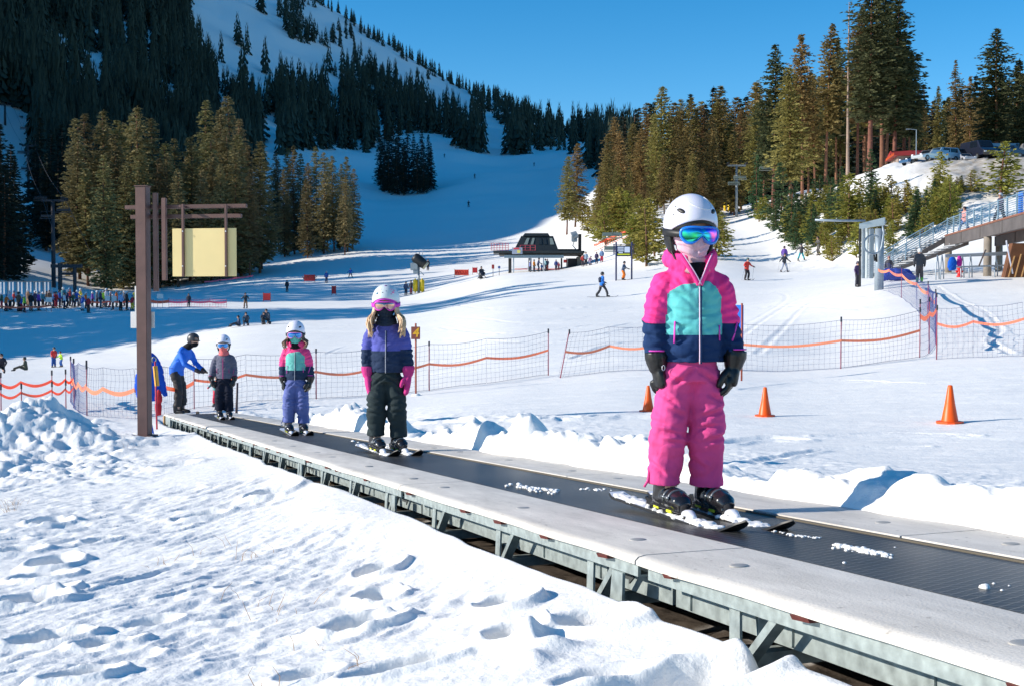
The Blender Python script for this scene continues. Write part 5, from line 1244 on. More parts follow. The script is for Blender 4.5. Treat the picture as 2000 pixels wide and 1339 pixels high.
for x0, x1, y0, y1 in ((262.5, 294, 559, 612), (255, 302.5, 609, 641)):
    mb = MB(); a, b_ = PL(x0, y0, .10), PL(x1, y1, .10); mb.box(((a.x + b_.x) / 2, a.y + .01 * (x0 > 260), (a.z + b_.z) / 2), (b_.x - a.x, .008, a.z - b_.z), bev=.003); mb.build('sign_plate', whs, g_)
# ---- padded pole and coats hung by it
orr = mat('pad_orange', S(240, 175, 60), .6, vary=(12, .1)); polr = mat('pole_red', S(190, 50, 70), .5)
Yq = 21.5; p_ = ground_at(306, Yq)
def QL(x, y, dY=0): return P(x, y, Yq + dY) - p_
g_ = empty('padded_pole', p_); tag(g_, 'red pole with an orange pad and hook beside the brown post', 'pole')
a, b_ = QL(307, 850), QL(303, 705); mb = MB(); mb.cyl((a.x, 0, a.z - .1), (b_.x, 0, b_.z), .016, n=8); mb.build('pole', polr, g_, smooth=True)
mb = MB(); a, b_ = QL(307, 753), QL(303, 714); mb.loft([a, b_], (.042, .04), 12); pd = mb.build('pad', orr, g_); edge_split_smooth(pd)
mb = MB(); mb.loft([a + Vector((0, -.042, .0)), b_ + Vector((0, -.042, 0))], .006, 6); mb.build('pad_strap', m_dk, pd)
mb = MB(); c = QL(301, 702); mb.loft([c + Vector((.035 * math.cos(q), 0, .05 * math.sin(q))) for q in np.linspace(-1.2, 4.2, 14)], .012, 7); mb.build('hook', m_grey, g_, smooth=True)
def drape(name, x0, y0, x1, y1, Y, m, label, th=.16, seed=1, sleeve=None):
    b0 = P((x0 + x1) / 2, y1, Y); e = empty(name, b0); W = (x1 - x0) / F * Y; H = (y1 - y0) / F * Y
    mb = MB(); mb.loft([(0, 0, .02 * H), (-.04 * W, 0, .3 * H), (0, 0, .65 * H), (0, 0, .92 * H), (0, 0, H)], [(W * .34, th * .5), (W * .46, th * .6), (W * .42, th * .55), (W * .3, th * .4), (W * .12, th * .2)], 14, up=(0, 1, 0))
    if sleeve: mb.loft([(W * .25, 0, .8 * H), (W * .42, 0, .45 * H), (W * .52, 0, .12 * H)], [W * .12, W * .1, W * .08], 10)
    wf = wrink(seed, .012, 5)
    remesh(mb, .022, 2, wr=wf, name='fabric', mats=[m], parent=e); return tag(e, label, 'coat')
drape('hanging_coat', 262, 688, 322, 786, 22.2, cloth('coat_blue', S(28, 82, 190)), 'blue coat hung behind the brown post', sleeve=1, seed=4)
drape('hanging_coat', 302, 758, 318, 812, 21.8, cloth('coat_red', S(190, 50, 60)), 'red garment dangling beside the orange padded pole', seed=6, th=.08)
for x0, y0, x1, y1, c, lb in ((295, 826, 301, 856, (30, 90, 200), 'short blue pole leaning at the foot of the brown post'), (292, 845, 299, 862, (215, 120, 140), 'short pink pole leaning at the foot of the brown post')):
    a, b_ = P(x0, y0, 19.5), P(x1, y1, 19.3); mb = MB(); mb.cyl(b_ - b_, a - b_, .018, n=8); o = mb.build('short_pole', mat('pole_%d' % c[0], S(*c), .5), None, loc=b_, smooth=True); tag(o, lb, 'pole')
# ---- number 4 sign, blue panel, cones, stake
rust = mat('stake_rust', S(160, 72, 50), .6, vary=(20, .15)); s4 = ground_at(812, 29.5)
g_ = empty('number_sign', s4); tag(g_, 'brown sign with yellow number 4 on a rusty stake beside the net', 'sign')
zt_ = P(812, 638, 29.5).z - s4.z; mb = MB(); mb.cyl((0, 0, -.1), (0, 0, zt_ + .08), .022, n=8); mb.build('stake', rust, g_, smooth=True)
mb = MB(); mb.box((0, -.035, zt_ - .15), (.215, .02, .30), bev=.004); pn = mb.build('panel', mat('sign_brown', S(146, 78, 62), .55, vary=(10, .08)), g_)
text_mesh('numeral', '4', mat('numeral_yellow', S(250, 185, 40), .5), pn, (0, -.0475, zt_ - .15), .30, depth=.002, bold=.006, shear=.15)
mb = MB(); lump(mb, (0, 0, .01), .12, 10, 6, .35); mb.build('snow_foot', snow, g_, smooth=True)
bp_ = ground_at(1443, 26.0); g_ = empty('trail_marker', bp_); tag(g_, 'blue panel on a rusty stake half hidden by the child in pink', 'sign')
z0, z1 = P(1443, 664, 26).z - bp_.z, P(1443, 596, 26).z - bp_.z; mb = MB(); mb.box((-.03, 0, (z0 + z1) / 2), (.26, .03, z1 - z0), rz=-.5, bev=.004); mb.build('panel', mat('panel_blue', S(20, 110, 215), .4), g_)
mb = MB(); mb.cyl((.05, -.08, -.1), (.05, -.08, z1 + .04), .02, n=8); mb.build('stake', rust, g_, smooth=True)
cone_m = mat('cone_orange', S(255, 98, 12), .42, spec=.5, vary=(5, .06), trans=.12); cb = mat('cone_base', S(235, 84, 12), .5)
def cone(x, y, yt, lb, first=[None]):
    p = hit(x, y, 9, 30); h = (y - yt) / F * p.y; s = h / .46
    if first[0] is None:
        e = empty('traffic_cone', p); mb = MB()
        pr = [(.105, .022), (.100, .03), (.06, .24), (.028, .452), (.022, .46), (.012, .455), (.02, .44)]; n = 28
        vs_ = [(r_ * math.cos(2 * PI * k / n), r_ * math.sin(2 * PI * k / n), z_) for r_, z_ in pr for k in range(n)]
        mb.add(vs_, [(i * n + k, i * n + (k + 1) % n, (i + 1) * n + (k + 1) % n, (i + 1) * n + k) for i in range(len(pr) - 1) for k in range(n)])
        mb.build('cone_body', cone_m, e, smooth=True)
        mb = MB(); q = [(.165 * math.cos(R(a)) * (1.0 if (a // 15) % 2 else .98), .165 * math.sin(R(a))) for a in range(0, 360, 30)]
        mb.prism(q, -.015, .02, lambda a, b, z: Vector((a, b, z))); b_ = mb.build('cone_base', cb, e); first[0] = e
    else: e = copy_tree(first[0]); e.location = p
    e.scale = (s, s, s); tag(e, lb, 'traffic cone', 'orange cones on the snow')
cone(1494, 812, 755, 'orange traffic cone standing in the middle, just right of the child in pink'); cone(1855, 825, 751, 'orange traffic cone standing furthest right'); cone(1266, 803, 752, 'orange traffic cone beside the gloved hand at the pink trousers')
stk = ground_at(460, 24.2); mb = MB(); mb.cyl((0, 0, -.1), (.03, 0, P(460, 747, 24.2).z - stk.z), .028, .02, 8); o = mb.build('dark_stake', mat('stake_dark', S(70, 55, 60), .6), None, loc=stk, smooth=True); tag(o, 'dark stake standing right of the child in grey', 'stake')
for x, y, Y in ((690, 845, 14.4), (386, 806, 25.8)):
    p = P(x, y, Y) if x < 500 else Vector(bworld(3.02, 13.5, .02)); mb = MB(); mb.box((0, 0, 0), (.07, .05, .07), rz=.4, bev=.01); 
    if x < 500: o = mb.build('wooden_block', mat('wood_block', S(180, 130, 95), .7, vary=(20, .2)), None, loc=p); tag(o, 'small wooden block on the end of the carpet lift', 'block')
# dry grass stalks on the snow
gm_ = mat('dry_grass', S(170, 135, 95), .8); mb = MB()
for x, y, n in [(300,1100,3),(330,1090,4),(395,1075,2),(450,1060,2),(470,1085,4),(500,1080,5),(530,1190,5),(560,1168,2),(445,1160,2),(495,1170,2),(600,1262,3),(660,1310,3),(240,885,6),(30,985,14),(15,1000,12),(860,1050,3),(905,1065,4),(925,1060,3),(640,905,6),(1190,1170,7),(1200,1165,5),(1172,1160,3),(1170,1165,5),(1650,1330,4),(525,1336,3)]:
    if x < 700:
        p = ground_px(x, y)
    else: p = Vector(bworld(1.60 if x < 1100 else 1.70, (1.717 / ((x - CX) / F + .354)) * 1.0, -.24))
    p.z = gz(p.x, p.y)
    for _ in range(n):
        q = p + Vector((random.gauss(0, .04), random.gauss(0, .04), -.02)); h = random.uniform(.03, .07) * (1 + p.y / 12); d = Vector((random.gauss(0, .5), random.gauss(0, .3), 1)) * h
        mb.loft([q, q + d * .6, q + d + Vector((random.gauss(0, .02), 0, -.01))], [.0011, .0010, .0005], 4)
o = mb.build('dry_grass', gm_); tag(o, 'thin dry grass stalks poking through the snow', 'grass', kind='stuff')
p = Vector(bworld(2.985, 6.92, 0)); mb = MB()
for i in range(22):
    a = random.uniform(-1, 1.2); h = random.uniform(.03, .075); q = Vector((random.gauss(0, .03), random.gauss(0, .02), 0)); mb.loft([q, q + Vector((h * math.sin(a) * .5, 0, h * .6)), q + Vector((h * math.sin(a), .01, h * .95))], [.002, .0018, .001], 4)
o = mb.build('grass_tuft', mat('tuft_straw', S(190, 150, 105), .8), None, loc=p + Vector((0, 0, .01))); tag(o, 'tuft of straw coloured grass beside the far deck of the carpet lift', 'grass tuft')

# ---- net fences
net = mat('net_dark', S(70, 76, 104), .7); netb = mat('net_blue', S(48, 60, 120), .7); tape = mat('tape_orange', S(255, 176, 138), .6, trans=.5); tapeR = mat('tape_redorange', S(255, 145, 112), .6, trans=.45)
ppole = mat('fence_pole', S(150, 60, 80), .5); pcap = mat('fence_cap', S(35, 35, 45), .5)
def fence(name, pts, label, h=1.15, tape_f=.42, tm=tape, nm=net, cell=.12, poles=None, lean=None, r=.0026, netted=True, tp=.030, group=None):
    """pts: (x px, Y) ground stations; net hangs between poles with a little sag"""
    W = [ground_at(x, Y) for x, Y in pts]; root = empty(name, W[0]); o0 = W[0]
    lean = lean or {}
    tops = [w_ + Vector((lean.get(i, 0), 0, h)) for i, w_ in enumerate(W)]
    for i, w_ in enumerate(W):
        if poles is not None and i not in poles: continue
        t_ = tops[i] - o0 + Vector((0, 0, .06)); b_ = w_ - o0 - Vector((0, 0, .1))
        mb = MB(); mb.cyl(b_, t_, .014, .012, 6); pl = mb.build('fence_pole', ppole, root, smooth=True)
        mb = MB(); mb.cyl(t_ - Vector((0, 0, .10)), t_ + Vector((0, 0, .02)), .022, n=8); mb.build('pole_cap', pcap, pl)
    if netted:
        mb = MB()
        for i in range(len(W) - 1):
            L = (W[i + 1] - W[i]).length; n = max(2, int(L / cell)); m_ = int(h / cell)
            grid = []
            for a in range(n + 1):
                f = a / n; sag = math.sin(PI * f) * .10 * min(1, L / 3); col = []
                for b_ in range(m_ + 1):
                    g2 = b_ / m_; lo = W[i].lerp(W[i + 1], f); lo.z = gz(lo.x, lo.y) + .02; hi = tops[i].lerp(tops[i + 1], f); hi.z -= sag
                    q = lo.lerp(hi, g2); nn = mnoise.noise(Vector((q.x * 1.1, g2 * 2, i))) * .05; nd = .10 * mnoise.noise(Vector((q.x * .9 + 7, g2 * 1.5, q.y * .3)))
                    q += Vector((nn, nd, mnoise.noise(Vector((q.x * 1.7, g2 * 3, 9 + i))) * .03 * (0 < b_ < m_))); col.append(q - o0)
                grid.append(col)
            for a in range(n + 1): mb.loft(grid[a], r, 3, cap=False)
            for b_ in range(m_ + 1): mb.loft([grid[a][b_] for a in range(n + 1)], r * (2.2 if b_ in (0, m_) else 1), 3, cap=False)
        mb.build('net', nm, root, fix=False)
    if tm:
        mb = MB(); vs_ = []; prev = None
        P_ = []
        for i in range(len(W) - 1):
            n = 10
            for a in range(n + (i == len(W) - 2)):
                f = a / n; lo = W[i].lerp(W[i + 1], f); hi = tops[i].lerp(tops[i + 1], f); P_.append(lo.lerp(hi, 1 - tape_f) - Vector((0, .03, math.sin(PI * f) * .10)) - o0)
        for i, q in enumerate(P_):
            tw = .5 * mnoise.noise(Vector((i * .21, len(pts), 0))); d = Vector((0, math.sin(tw), math.cos(tw))) * tp
            vs_ += [q - d, q + d, q + d + Vector((0, .003, 0)), q - d + Vector((0, .003, 0))]
        mb.add(vs_, [(i * 4 + c, i * 4 + (c + 1) % 4, (i + 1) * 4 + (c + 1) % 4, (i + 1) * 4 + c) for i in range(len(P_) - 1) for c in range(4)])
        mb.build('tape', tm, root)
    return tag(root, label, 'net fence', group)
fence('net_fence', [(378, 28.5), (480, 29.5), (617, 30), (725, 30.3), (838, 30.6), (950, 31.5), (1071, 32.5)], 'long net fence with orange tape running behind the carpet lift riders', poles=(0, 2, 4, 6))
fence('net_fence', [(1093, 31.3), (1190, 31.5), (1290, 31), (1440, 30), (1643, 29.2), (1797, 30.2)], 'net fence with orange tape crossing behind the child in pink', poles=(0, 4, 5), lean={0: .25})
fence('net_fence', [(168, 26.5), (200, 25.8), (262, 25.2), (320, 26.3), (378, 28.4)], 'sagging net fence section behind the brown post', poles=(0, 4), h=1.05, tp=.045)
fence('net_fence', [(137, 32), (143, 30), (152, 28), (168, 26.6)], 'blue net fence seen end on left of the brown post', poles=(0, 1, 3), nm=netb, h=1.12, tm=tape, tp=.06)
fence('tape_fence', [(-60, 25), (0, 26), (40, 27), (100, 28), (127, 29), (143, 30)], 'low orange tape fence at the left edge behind the snow pile', netted=False, h=.62, tape_f=.2, tm=tapeR, poles=(1, 2, 3, 4), tp=.03)
fence('tape_fence', [(-60, 26), (0, 27), (40, 28), (100, 29), (127, 30), (143, 31)], 'second orange tape fence just behind the first at the left edge', netted=False, h=.86, tape_f=.2, tm=tapeR, poles=(1, 3, 4), tp=.035)
fence('net_fence', [(1830, 29.0), (1900, 28.3), (2000, 27.2), (2120, 26)], 'net fence with red orange tape at the right edge', poles=(0,), tm=tapeR, tape_f=.30, h=1.2)
fence('net_fence', [(1797, 30.2), (1815, 31.5), (1829, 34), (1827, 38), (1812, 43), (1790, 49), (1760, 54), (1735, 58), (1712, 60)], 'blue net fence with wide orange tape curving away to the steel column', poles=(0, 1, 2, 3, 4, 6, 8), nm=netb, h=1.35, tp=.06, tape_f=.25, cell=.16)
# ------------------------------------------------------------------ small figures: shared meshes per pose, own colours per person
FM = {}
def omat(c, rough=.7): return mat('cloth_%d_%d_%d' % c, S(*c), rough)
POSE = {
 'stand': dict(hip=(0,0,.92), kn=[(-.10,-.02,.50),(.10,-.02,.50)], an=[(-.11,0,.10),(.11,0,.10)], sh=1.42, el=[(-.27,0,1.15),(.27,0,1.15)], ha=[(-.26,-.10,.93),(.26,-.10,.93)], hd=(0,-.02,1.62), lean=0),
 'arms': dict(hip=(0,.02,.90), kn=[(-.13,-.10,.50),(.13,-.10,.50)], an=[(-.15,0,.10),(.15,0,.10)], sh=1.38, el=[(-.32,-.10,1.15),(.32,-.10,1.15)], ha=[(-.40,-.34,1.05),(.40,-.34,1.05)], hd=(0,-.12,1.60), lean=-.10),
 'wide': dict(hip=(0,.03,.86), kn=[(-.19,-.10,.48),(.19,-.10,.48)], an=[(-.30,0,.10),(.30,0,.10)], sh=1.34, el=[(-.33,-.02,1.10),(.33,-.02,1.10)], ha=[(-.46,-.16,.98),(.46,-.16,.98)], hd=(0,-.10,1.55), lean=-.08),
 'walk': dict(hip=(0,0,.90), kn=[(-.08,-.28,.56),(.08,.10,.50)], an=[(-.09,-.40,.14),(.09,.30,.12)], sh=1.40, el=[(-.26,.08,1.14),(.26,-.10,1.15)], ha=[(-.26,-.08,.95),(.26,-.30,1.05)], hd=(0,-.06,1.60), lean=-.05),
 'bend': dict(hip=(0,.10,.92), kn=[(-.10,-.02,.50),(.10,.02,.50)], an=[(-.11,.02,.08),(.11,.02,.08)], sh=1.37, el=[(-.21,-.24,1.08),(.21,-.24,1.08)], ha=[(-.13,-.46,.95),(.13,-.46,.95)], hd=(0,-.33,1.58), lean=-.21),
 'sit': dict(hip=(0,.05,.14), kn=[(-.14,-.40,.32),(.14,-.40,.30)], an=[(-.16,-.78,.08),(.16,-.78,.08)], sh=.66, el=[(-.26,-.04,.44),(.26,-.04,.44)], ha=[(-.22,-.26,.36),(.22,-.26,.36)], hd=(0,-.04,.88), lean=-.04),
 'kneel': dict(hip=(0,.12,.42), kn=[(-.16,-.24,.40),(.14,-.20,.12)], an=[(-.16,-.20,.08),(.14,.22,.08)], sh=.90, el=[(-.28,-.12,.66),(.28,-.12,.66)], ha=[(-.20,-.36,.50),(.20,-.36,.50)], hd=(0,-.16,1.08), lean=-.14),
}
def fig_mesh(pose, fine=0):
    key = (pose, fine)
    if key in FM: return FM[key]
    p = POSE[pose]; vx = .016 if fine else .026; hip = Vector(p['hip']); ln = p['lean']; shc = Vector((0, hip.y + ln * 1.0, p['sh'])); out = {}
    def grab(mb, name, wr=None, v=vx):
        o = remesh(mb, v, 2, wr=wr, name=name); me = o.data; bpy.data.objects.remove(o); return me
    mb = MB(); mid = (hip + shc) / 2
    mb.loft([hip + Vector((0, 0, -.10)), hip + Vector((0, 0, .05)), mid, shc + Vector((0, 0, -.10)), shc, shc + Vector((0, -.01, .07))], [(.19, .14), (.19, .15), (.18, .14), (.20, .14), (.17, .12), (.08, .08)], 16, up=(0, 1, 0))
    for i, q in enumerate((-1, 1)):
        s_ = shc + Vector((q * .17, 0, -.03)); mb.loft([shc + Vector((q * .08, 0, .0)), s_, Vector(p['el'][i]), Vector(p['ha'][i])], [.08, .078, .065, .052], 12)
    out['jacket'] = grab(mb, 'fig_jacket', wrink(2, .012, 5))
    mb = MB()
    mb.loft([hip + Vector((0, 0, .06)), hip + Vector((0, 0, -.10))], [(.15, .12), (.15, .12)], 14, up=(0, 1, 0))
    for i, q in enumerate((-1, 1)):
        mb.loft([hip + Vector((q * .08, 0, -.02)), hip.lerp(Vector(p['kn'][i]), .5) + Vector((q * .03, 0, 0)), Vector(p['kn'][i]), Vector(p['an'][i]) + Vector((0, 0, .08))], [.11, .105, .088, .090], 12)
    out['trousers'] = grab(mb, 'fig_trousers', wrink(4, .012, 5))
    hd = Vector(p['hd']); mb = MB(); mb.ell(hd + Vector((0, -.005, -.03)), (.085, .10, .125), 14, 10); mb.cyl(shc, hd - Vector((0, 0, .05)), .06, n=10); mb.cyl(hip, shc, .1, n=10); mb.ell(hd + Vector((0, -.11, -.04)), (.018, .02, .03), 8, 6)
    for i, q in enumerate((-1, 1)):
        s_ = shc + Vector((q * .15, 0, -.04)); mb.loft([shc, s_, Vector(p['el'][i]), Vector(p['ha'][i])], [.05, .045, .036, .03], 8)
        mb.loft([hip, Vector(p['kn'][i]), Vector(p['an'][i])], [.08, .05, .04], 8)
    out['body'] = grab(mb, 'fig_body')
    mb = MB()
    for i in (0, 1):
        h = Vector(p['ha'][i]); d = (h - Vector(p['el'][i])).normalized(); mb.cap(h, h + d * .08, .05, .042, 10)
        sd_ = Vector((1 if i == 0 else -1, -.6, 0)); mb.cap(h + d * .03, h + d * .07 + sd_ * .04, .022, .018, 8)
        for j in range(4): mb.cap(h + d * .08 + Vector((0, (j - 1.5) * .024, 0)), h + d * (.15 - .01 * abs(j - 1)) + Vector((0, (j - 1.5) * .026, 0)) + sd_ * .015, .017, .013, 6)
    out['gloves'] = mb.mesh('fig_gloves', smooth=True)
    mb = MB(); mb.ell(hd + Vector((0, -.012, -.075)), (.082, .098, .078), 14, 10); mb.cyl(shc + Vector((0, 0, .02)), hd - Vector((0, 0, .06)), .078, n=12); out['mask'] = mb.mesh('fig_mask', smooth=True)
    mb = MB(); mb.ell(hd + Vector((0, .01, .02)), (.118, .138, .135), 18, 12); out['helmet'] = mb.mesh('fig_helmet', smooth=True)
    me = out['helmet']; bm = bmesh.new(); bm.from_mesh(me); bmesh.ops.delete(bm, geom=[v for v in bm.verts if v.co.z < hd.z - .03 - .05 * (v.co.y > hd.y) or (v.co.y < hd.y - .08 and v.co.z < hd.z + .03)], context='VERTS'); bm.to_mesh(me); bm.free()
    mb = MB(); mb.loft([hd + Vector((.1 * math.sin(R(a)), -.11 * math.cos(R(a)), -.012)) for a in range(-70, 71, 14)], (.035, .012), 8, up=(0, 0, 1)); out['goggles'] = mb.mesh('fig_goggles', smooth=True)
    mb = MB()
    for i in (0, 1):
        a_ = Vector(p['an'][i]); mb.cap(a_ + Vector((0, .03, .10)), a_ + Vector((0, .03, -.02)), .068, .062, 10); mb.cap(a_ + Vector((0, .03, -.03)), a_ + Vector((0, -.14, -.045)), .055, .042, 10)
    out['boots'] = mb.mesh('fig_boots', smooth=True)
    mb = MB()
    for i in (0, 1):
        a_ = Vector(p['an'][i]); wz = .22 * (1 if i == 0 else -1) * (pose in ('wide',)); n = 12; pts = []; rr = []
        for k in range(n + 1):
            y = .72 - 1.5 * k / n; pts.append(Vector((a_.x + wz * -(y) * .9 * (1 if pose == 'wide' else 0), a_.y + y, max(.012, a_.z - .088) + (.10 * max(0, (k / n - .85) / .15) ** 1.5)))); rr.append((.045 if 0 < k < n else .02, .010))
        mb.loft(pts, rr, 8, up=(0, 0, 1))
    out['skis'] = mb.mesh('fig_skis', smooth=True)
    mb = MB()
    for i, q in enumerate((-1, 1)):
        h = Vector(p['ha'][i]); mb.cyl(h + Vector((0, -.02, .10)), Vector((h.x + q * .10, h.y + .30 if pose != 'stand' else h.y - .1, .01)), .009, .007, 6)
    out['poles'] = mb.mesh('fig_poles', smooth=True)
    if pose == 'walk' or pose == 'arms' or pose == 'bend':
        mb = MB(); b0 = shc + Vector((0, .17, -.22)); mb.box(b0, (.28, .18, .42), rx=-.15, bev=.06); out['backpack'] = mb.mesh('fig_pack', smooth=True)
    FM[key] = out; return out
def person(pos, rz, H, pose, label, jc, tc, hc=(40, 40, 44), bc=(30, 30, 32), gc=(28, 28, 30), sc=(50, 50, 60), skis=True, poles=False, pack=None, group=None, fine=0, mask=None):
    e = empty('person', pos, rz); s = H / 1.75; e.scale = (s, s, s); M_ = fig_mesh(pose, fine)
    def add(n, k, m, par=e):
        o = bpy.data.objects.new(n, M_[k]); C.objects.link(o); o.parent = par
        if not M_[k].materials: M_[k].materials.append(None)
        o.material_slots[0].link = 'OBJECT'; o.material_slots[0].material = m; return o
    add('body', 'body', m_skin); add('jacket', 'jacket', omat(jc)); add('trousers', 'trousers', omat(tc)); add('gloves', 'gloves', omat(gc)); add('helmet', 'helmet', omat(hc, .4)); add('goggles', 'goggles', m_dk); add('boots', 'boots', omat(bc, .4))
    if mask == 2: add('face_mask', 'mask', m_black)
    if skis: add('skis', 'skis', omat(sc, .4))
    if poles: add('ski_poles', 'poles', m_grey)
    if pack and 'backpack' in M_: add('backpack', 'backpack', omat(pack))
    return tag(e, label, 'person', group)
def P2(x, y, Y0, Y1=400):
    p = hit(x, y, Y0, Y1); return p if p else ground_at(x, Y0)
def fig(x, y, hpx, Y0, pose, rz, lb, jc, tc, hc=(40, 40, 44), bc=(30, 30, 32), Y=None, **k):
    p = ground_at(x, Y) if Y else P2(x, y, Y0); H = hpx / F * p.y / {'sit': .56, 'kneel': .68}.get(pose, 1.0)
    return person(p, R(rz), H, pose, lb, jc, tc, hc, bc, **k)
# instructor at the loading end and the child behind
pm = ground_at(352, 27.0); person(pm, R(72), 1.78, 'bend', 'instructor in bright blue jacket bending towards the last rider', (36, 112, 220), (44, 40, 40), (58, 58, 62), (30, 30, 32), (60, 50, 50), skis=False, fine=1, mask=2)
fig(422, 800, 62, 28, 'arms', 8, 'small child in red trousers hidden behind the rider in grey', (90, 150, 150), (225, 50, 80), (200, 200, 205), gc=(220, 50, 70), Y=29.0)
# people scattered over the plain
W_ = (228, 228, 232); K = (34, 36, 42)
fig(104, 716, 41, 60, 'bend', 28, 'adult in red jacket and blue trousers bending over a child at the left', (205, 48, 48), (30, 80, 150), (60, 60, 66), Y=72, pack=(90, 80, 80))
fig(119, 714, 31, 60, 'arms', -40, 'small child in lime jacket beside the adult in red', (185, 225, 40), (36, 90, 160), (110, 60, 50), Y=71)
fig(48, 727, 26, 50, 'sit', -78, 'person in camouflage green sitting on the snow at the left', (72, 74, 56), (70, 66, 56), (60, 58, 48), Y=66, skis=False)
fig(2, 728, 38, 50, 'kneel', 20, 'person in dark clothes cut by the left edge', (36, 34, 48), (30, 30, 36), (40, 36, 40), Y=60, skis=False)
for i, (x, y, h, ps, rz, lb, jc, tc) in enumerate([(466, 634, 21, 'sit', -60, 'seated person left of the group of resting snowboarders', (42, 62, 92), (36, 48, 66)), (481, 633, 26, 'kneel', 0, 'person in the middle of the resting group', (40, 58, 78), (36, 46, 60)),
    (514, 635, 24, 'kneel', 30, 'person kneeling left in the resting pair', (44, 60, 78), (38, 48, 58)), (522, 634, 29, 'kneel', -20, 'taller person kneeling right in the resting pair', (46, 62, 80), (40, 50, 60))]): fig(x, y, h, 70, ps, rz, lb, jc, tc, K, skis=False, Y=88)
fig(369, 598, 26, 90, 'stand', 10, 'lone dark skier between brown post and yellow board', (38, 44, 60), (34, 38, 48), Y=125, poles=True)
fig(480, 597, 31, 90, 'arms', 5, 'skier in dark jacket and tan trousers below the yellow board', (54, 58, 62), (150, 110, 80), Y=124)
fig(561, 574, 23, 120, 'stand', 0, 'dark skier in the shade above the third rider', (30, 36, 52), (28, 34, 46), Y=168)
fig(638, 559, 23, 130, 'stand', 0, 'skier in blue jacket and white helmet left of two on the shaded run', (24, 82, 160), (60, 66, 96), W_, Y=188)
fig(685, 550, 20, 130, 'wide', 0, 'skier in blue jacket with dark trousers on the shaded run', (22, 86, 180), (28, 34, 60), K, Y=196)
fig(793, 591, 27, 120, 'stand', 20, 'skier in blue grey left of two by the snow gun', (62, 76, 110), (46, 50, 70), (50, 50, 60), Y=150)
fig(803, 591, 27, 120, 'stand', -30, 'skier in dark jacket with red trousers beside the snow gun', (40, 46, 66), (120, 50, 70), (50, 50, 60), Y=151)
fig(836, 529, 22, 150, 'stand', 0, 'dark skier right of the snow gun barrel', (26, 34, 52), (24, 30, 46), Y=205)
for x, y, h, lb in ((915, 405, 13, 'tiny dark skier at the lit edge of the upper run'), (775, 350, 10, 'tiny dark skier below the island of firs'), (927, 349, 10, 'tiny dark skier in the middle of the upper run'), (1043, 325, 8, 'tiny skier high on the upper run near the wood'), (868, 308, 8, 'tiny skier at the top beside the island of firs')):
    p = P2(x, y, 300, 700); person(p, R(20), h / F * p.y, 'arms', lb, (40, 44, 60), (34, 38, 50), K)
fig(1175, 590, 50, 60, 'walk', 105, 'skier in blue jacket walking right on the sunny slope', (18, 112, 200), (46, 46, 52), (48, 46, 50), Y=86, pack=(20, 40, 70), mask=1)
fig(1458, 549, 44, 70, 'arms', 25, 'skier in red and black with teal helmet on the narrow run', (206, 52, 40), (40, 34, 38), (36, 84, 90), Y=90, poles=True)
fig(1531, 543, 38, 90, 'wide', 8, 'skier in dark jacket and grey trousers skiing down towards the camera', (52, 54, 66), (168, 172, 188), (60, 70, 80), Y=106, poles=True)
fig(1531, 526, 36, 100, 'stand', 160, 'skier in purple and turquoise behind the one in grey trousers', (92, 60, 150), (40, 60, 80), (60, 50, 60), Y=116)
fig(1564, 522, 35, 100, 'wide', 170, 'skier in charcoal jacket and turquoise trousers seen from behind', (64, 62, 68), (24, 150, 160), (60, 58, 64), Y=117)
fig(1598, 519, 37, 100, 'arms', -70, 'tall skier in grey holding poles out to the left', (80, 78, 76), (84, 80, 76), (70, 66, 64), Y=116)
fig(1437, 406, 14, 250, 'wide', 0, 'tiny dark skier high on the narrow run', (40, 50, 70), (36, 46, 60), K, Y=330)
fig(1217, 539, 37, 90, 'arms', 60, 'person in blue jacket and orange trousers under the blue information board', (64, 84, 110), (240, 122, 24), (40, 40, 46), Y=104)
fig(1795, 541, 66, 50, 'stand', 165, 'person in grey jacket and brown trousers seen from behind by the ski rack', (66, 68, 76), (84, 74, 76), (206, 206, 206), (110, 190, 60), Y=62)
fig(1674, 541, 50, 50, 'stand', 30, 'person in purple jacket half hidden left of the steel column', (70, 50, 90), (40, 38, 50), (60, 50, 70), Y=66, skis=False)
fig(1735, 540, 46, 50, 'stand', -20, 'person in dark coat behind the blue net heap', (50, 50, 62), (44, 44, 54), (160, 110, 110), Y=70, skis=False)
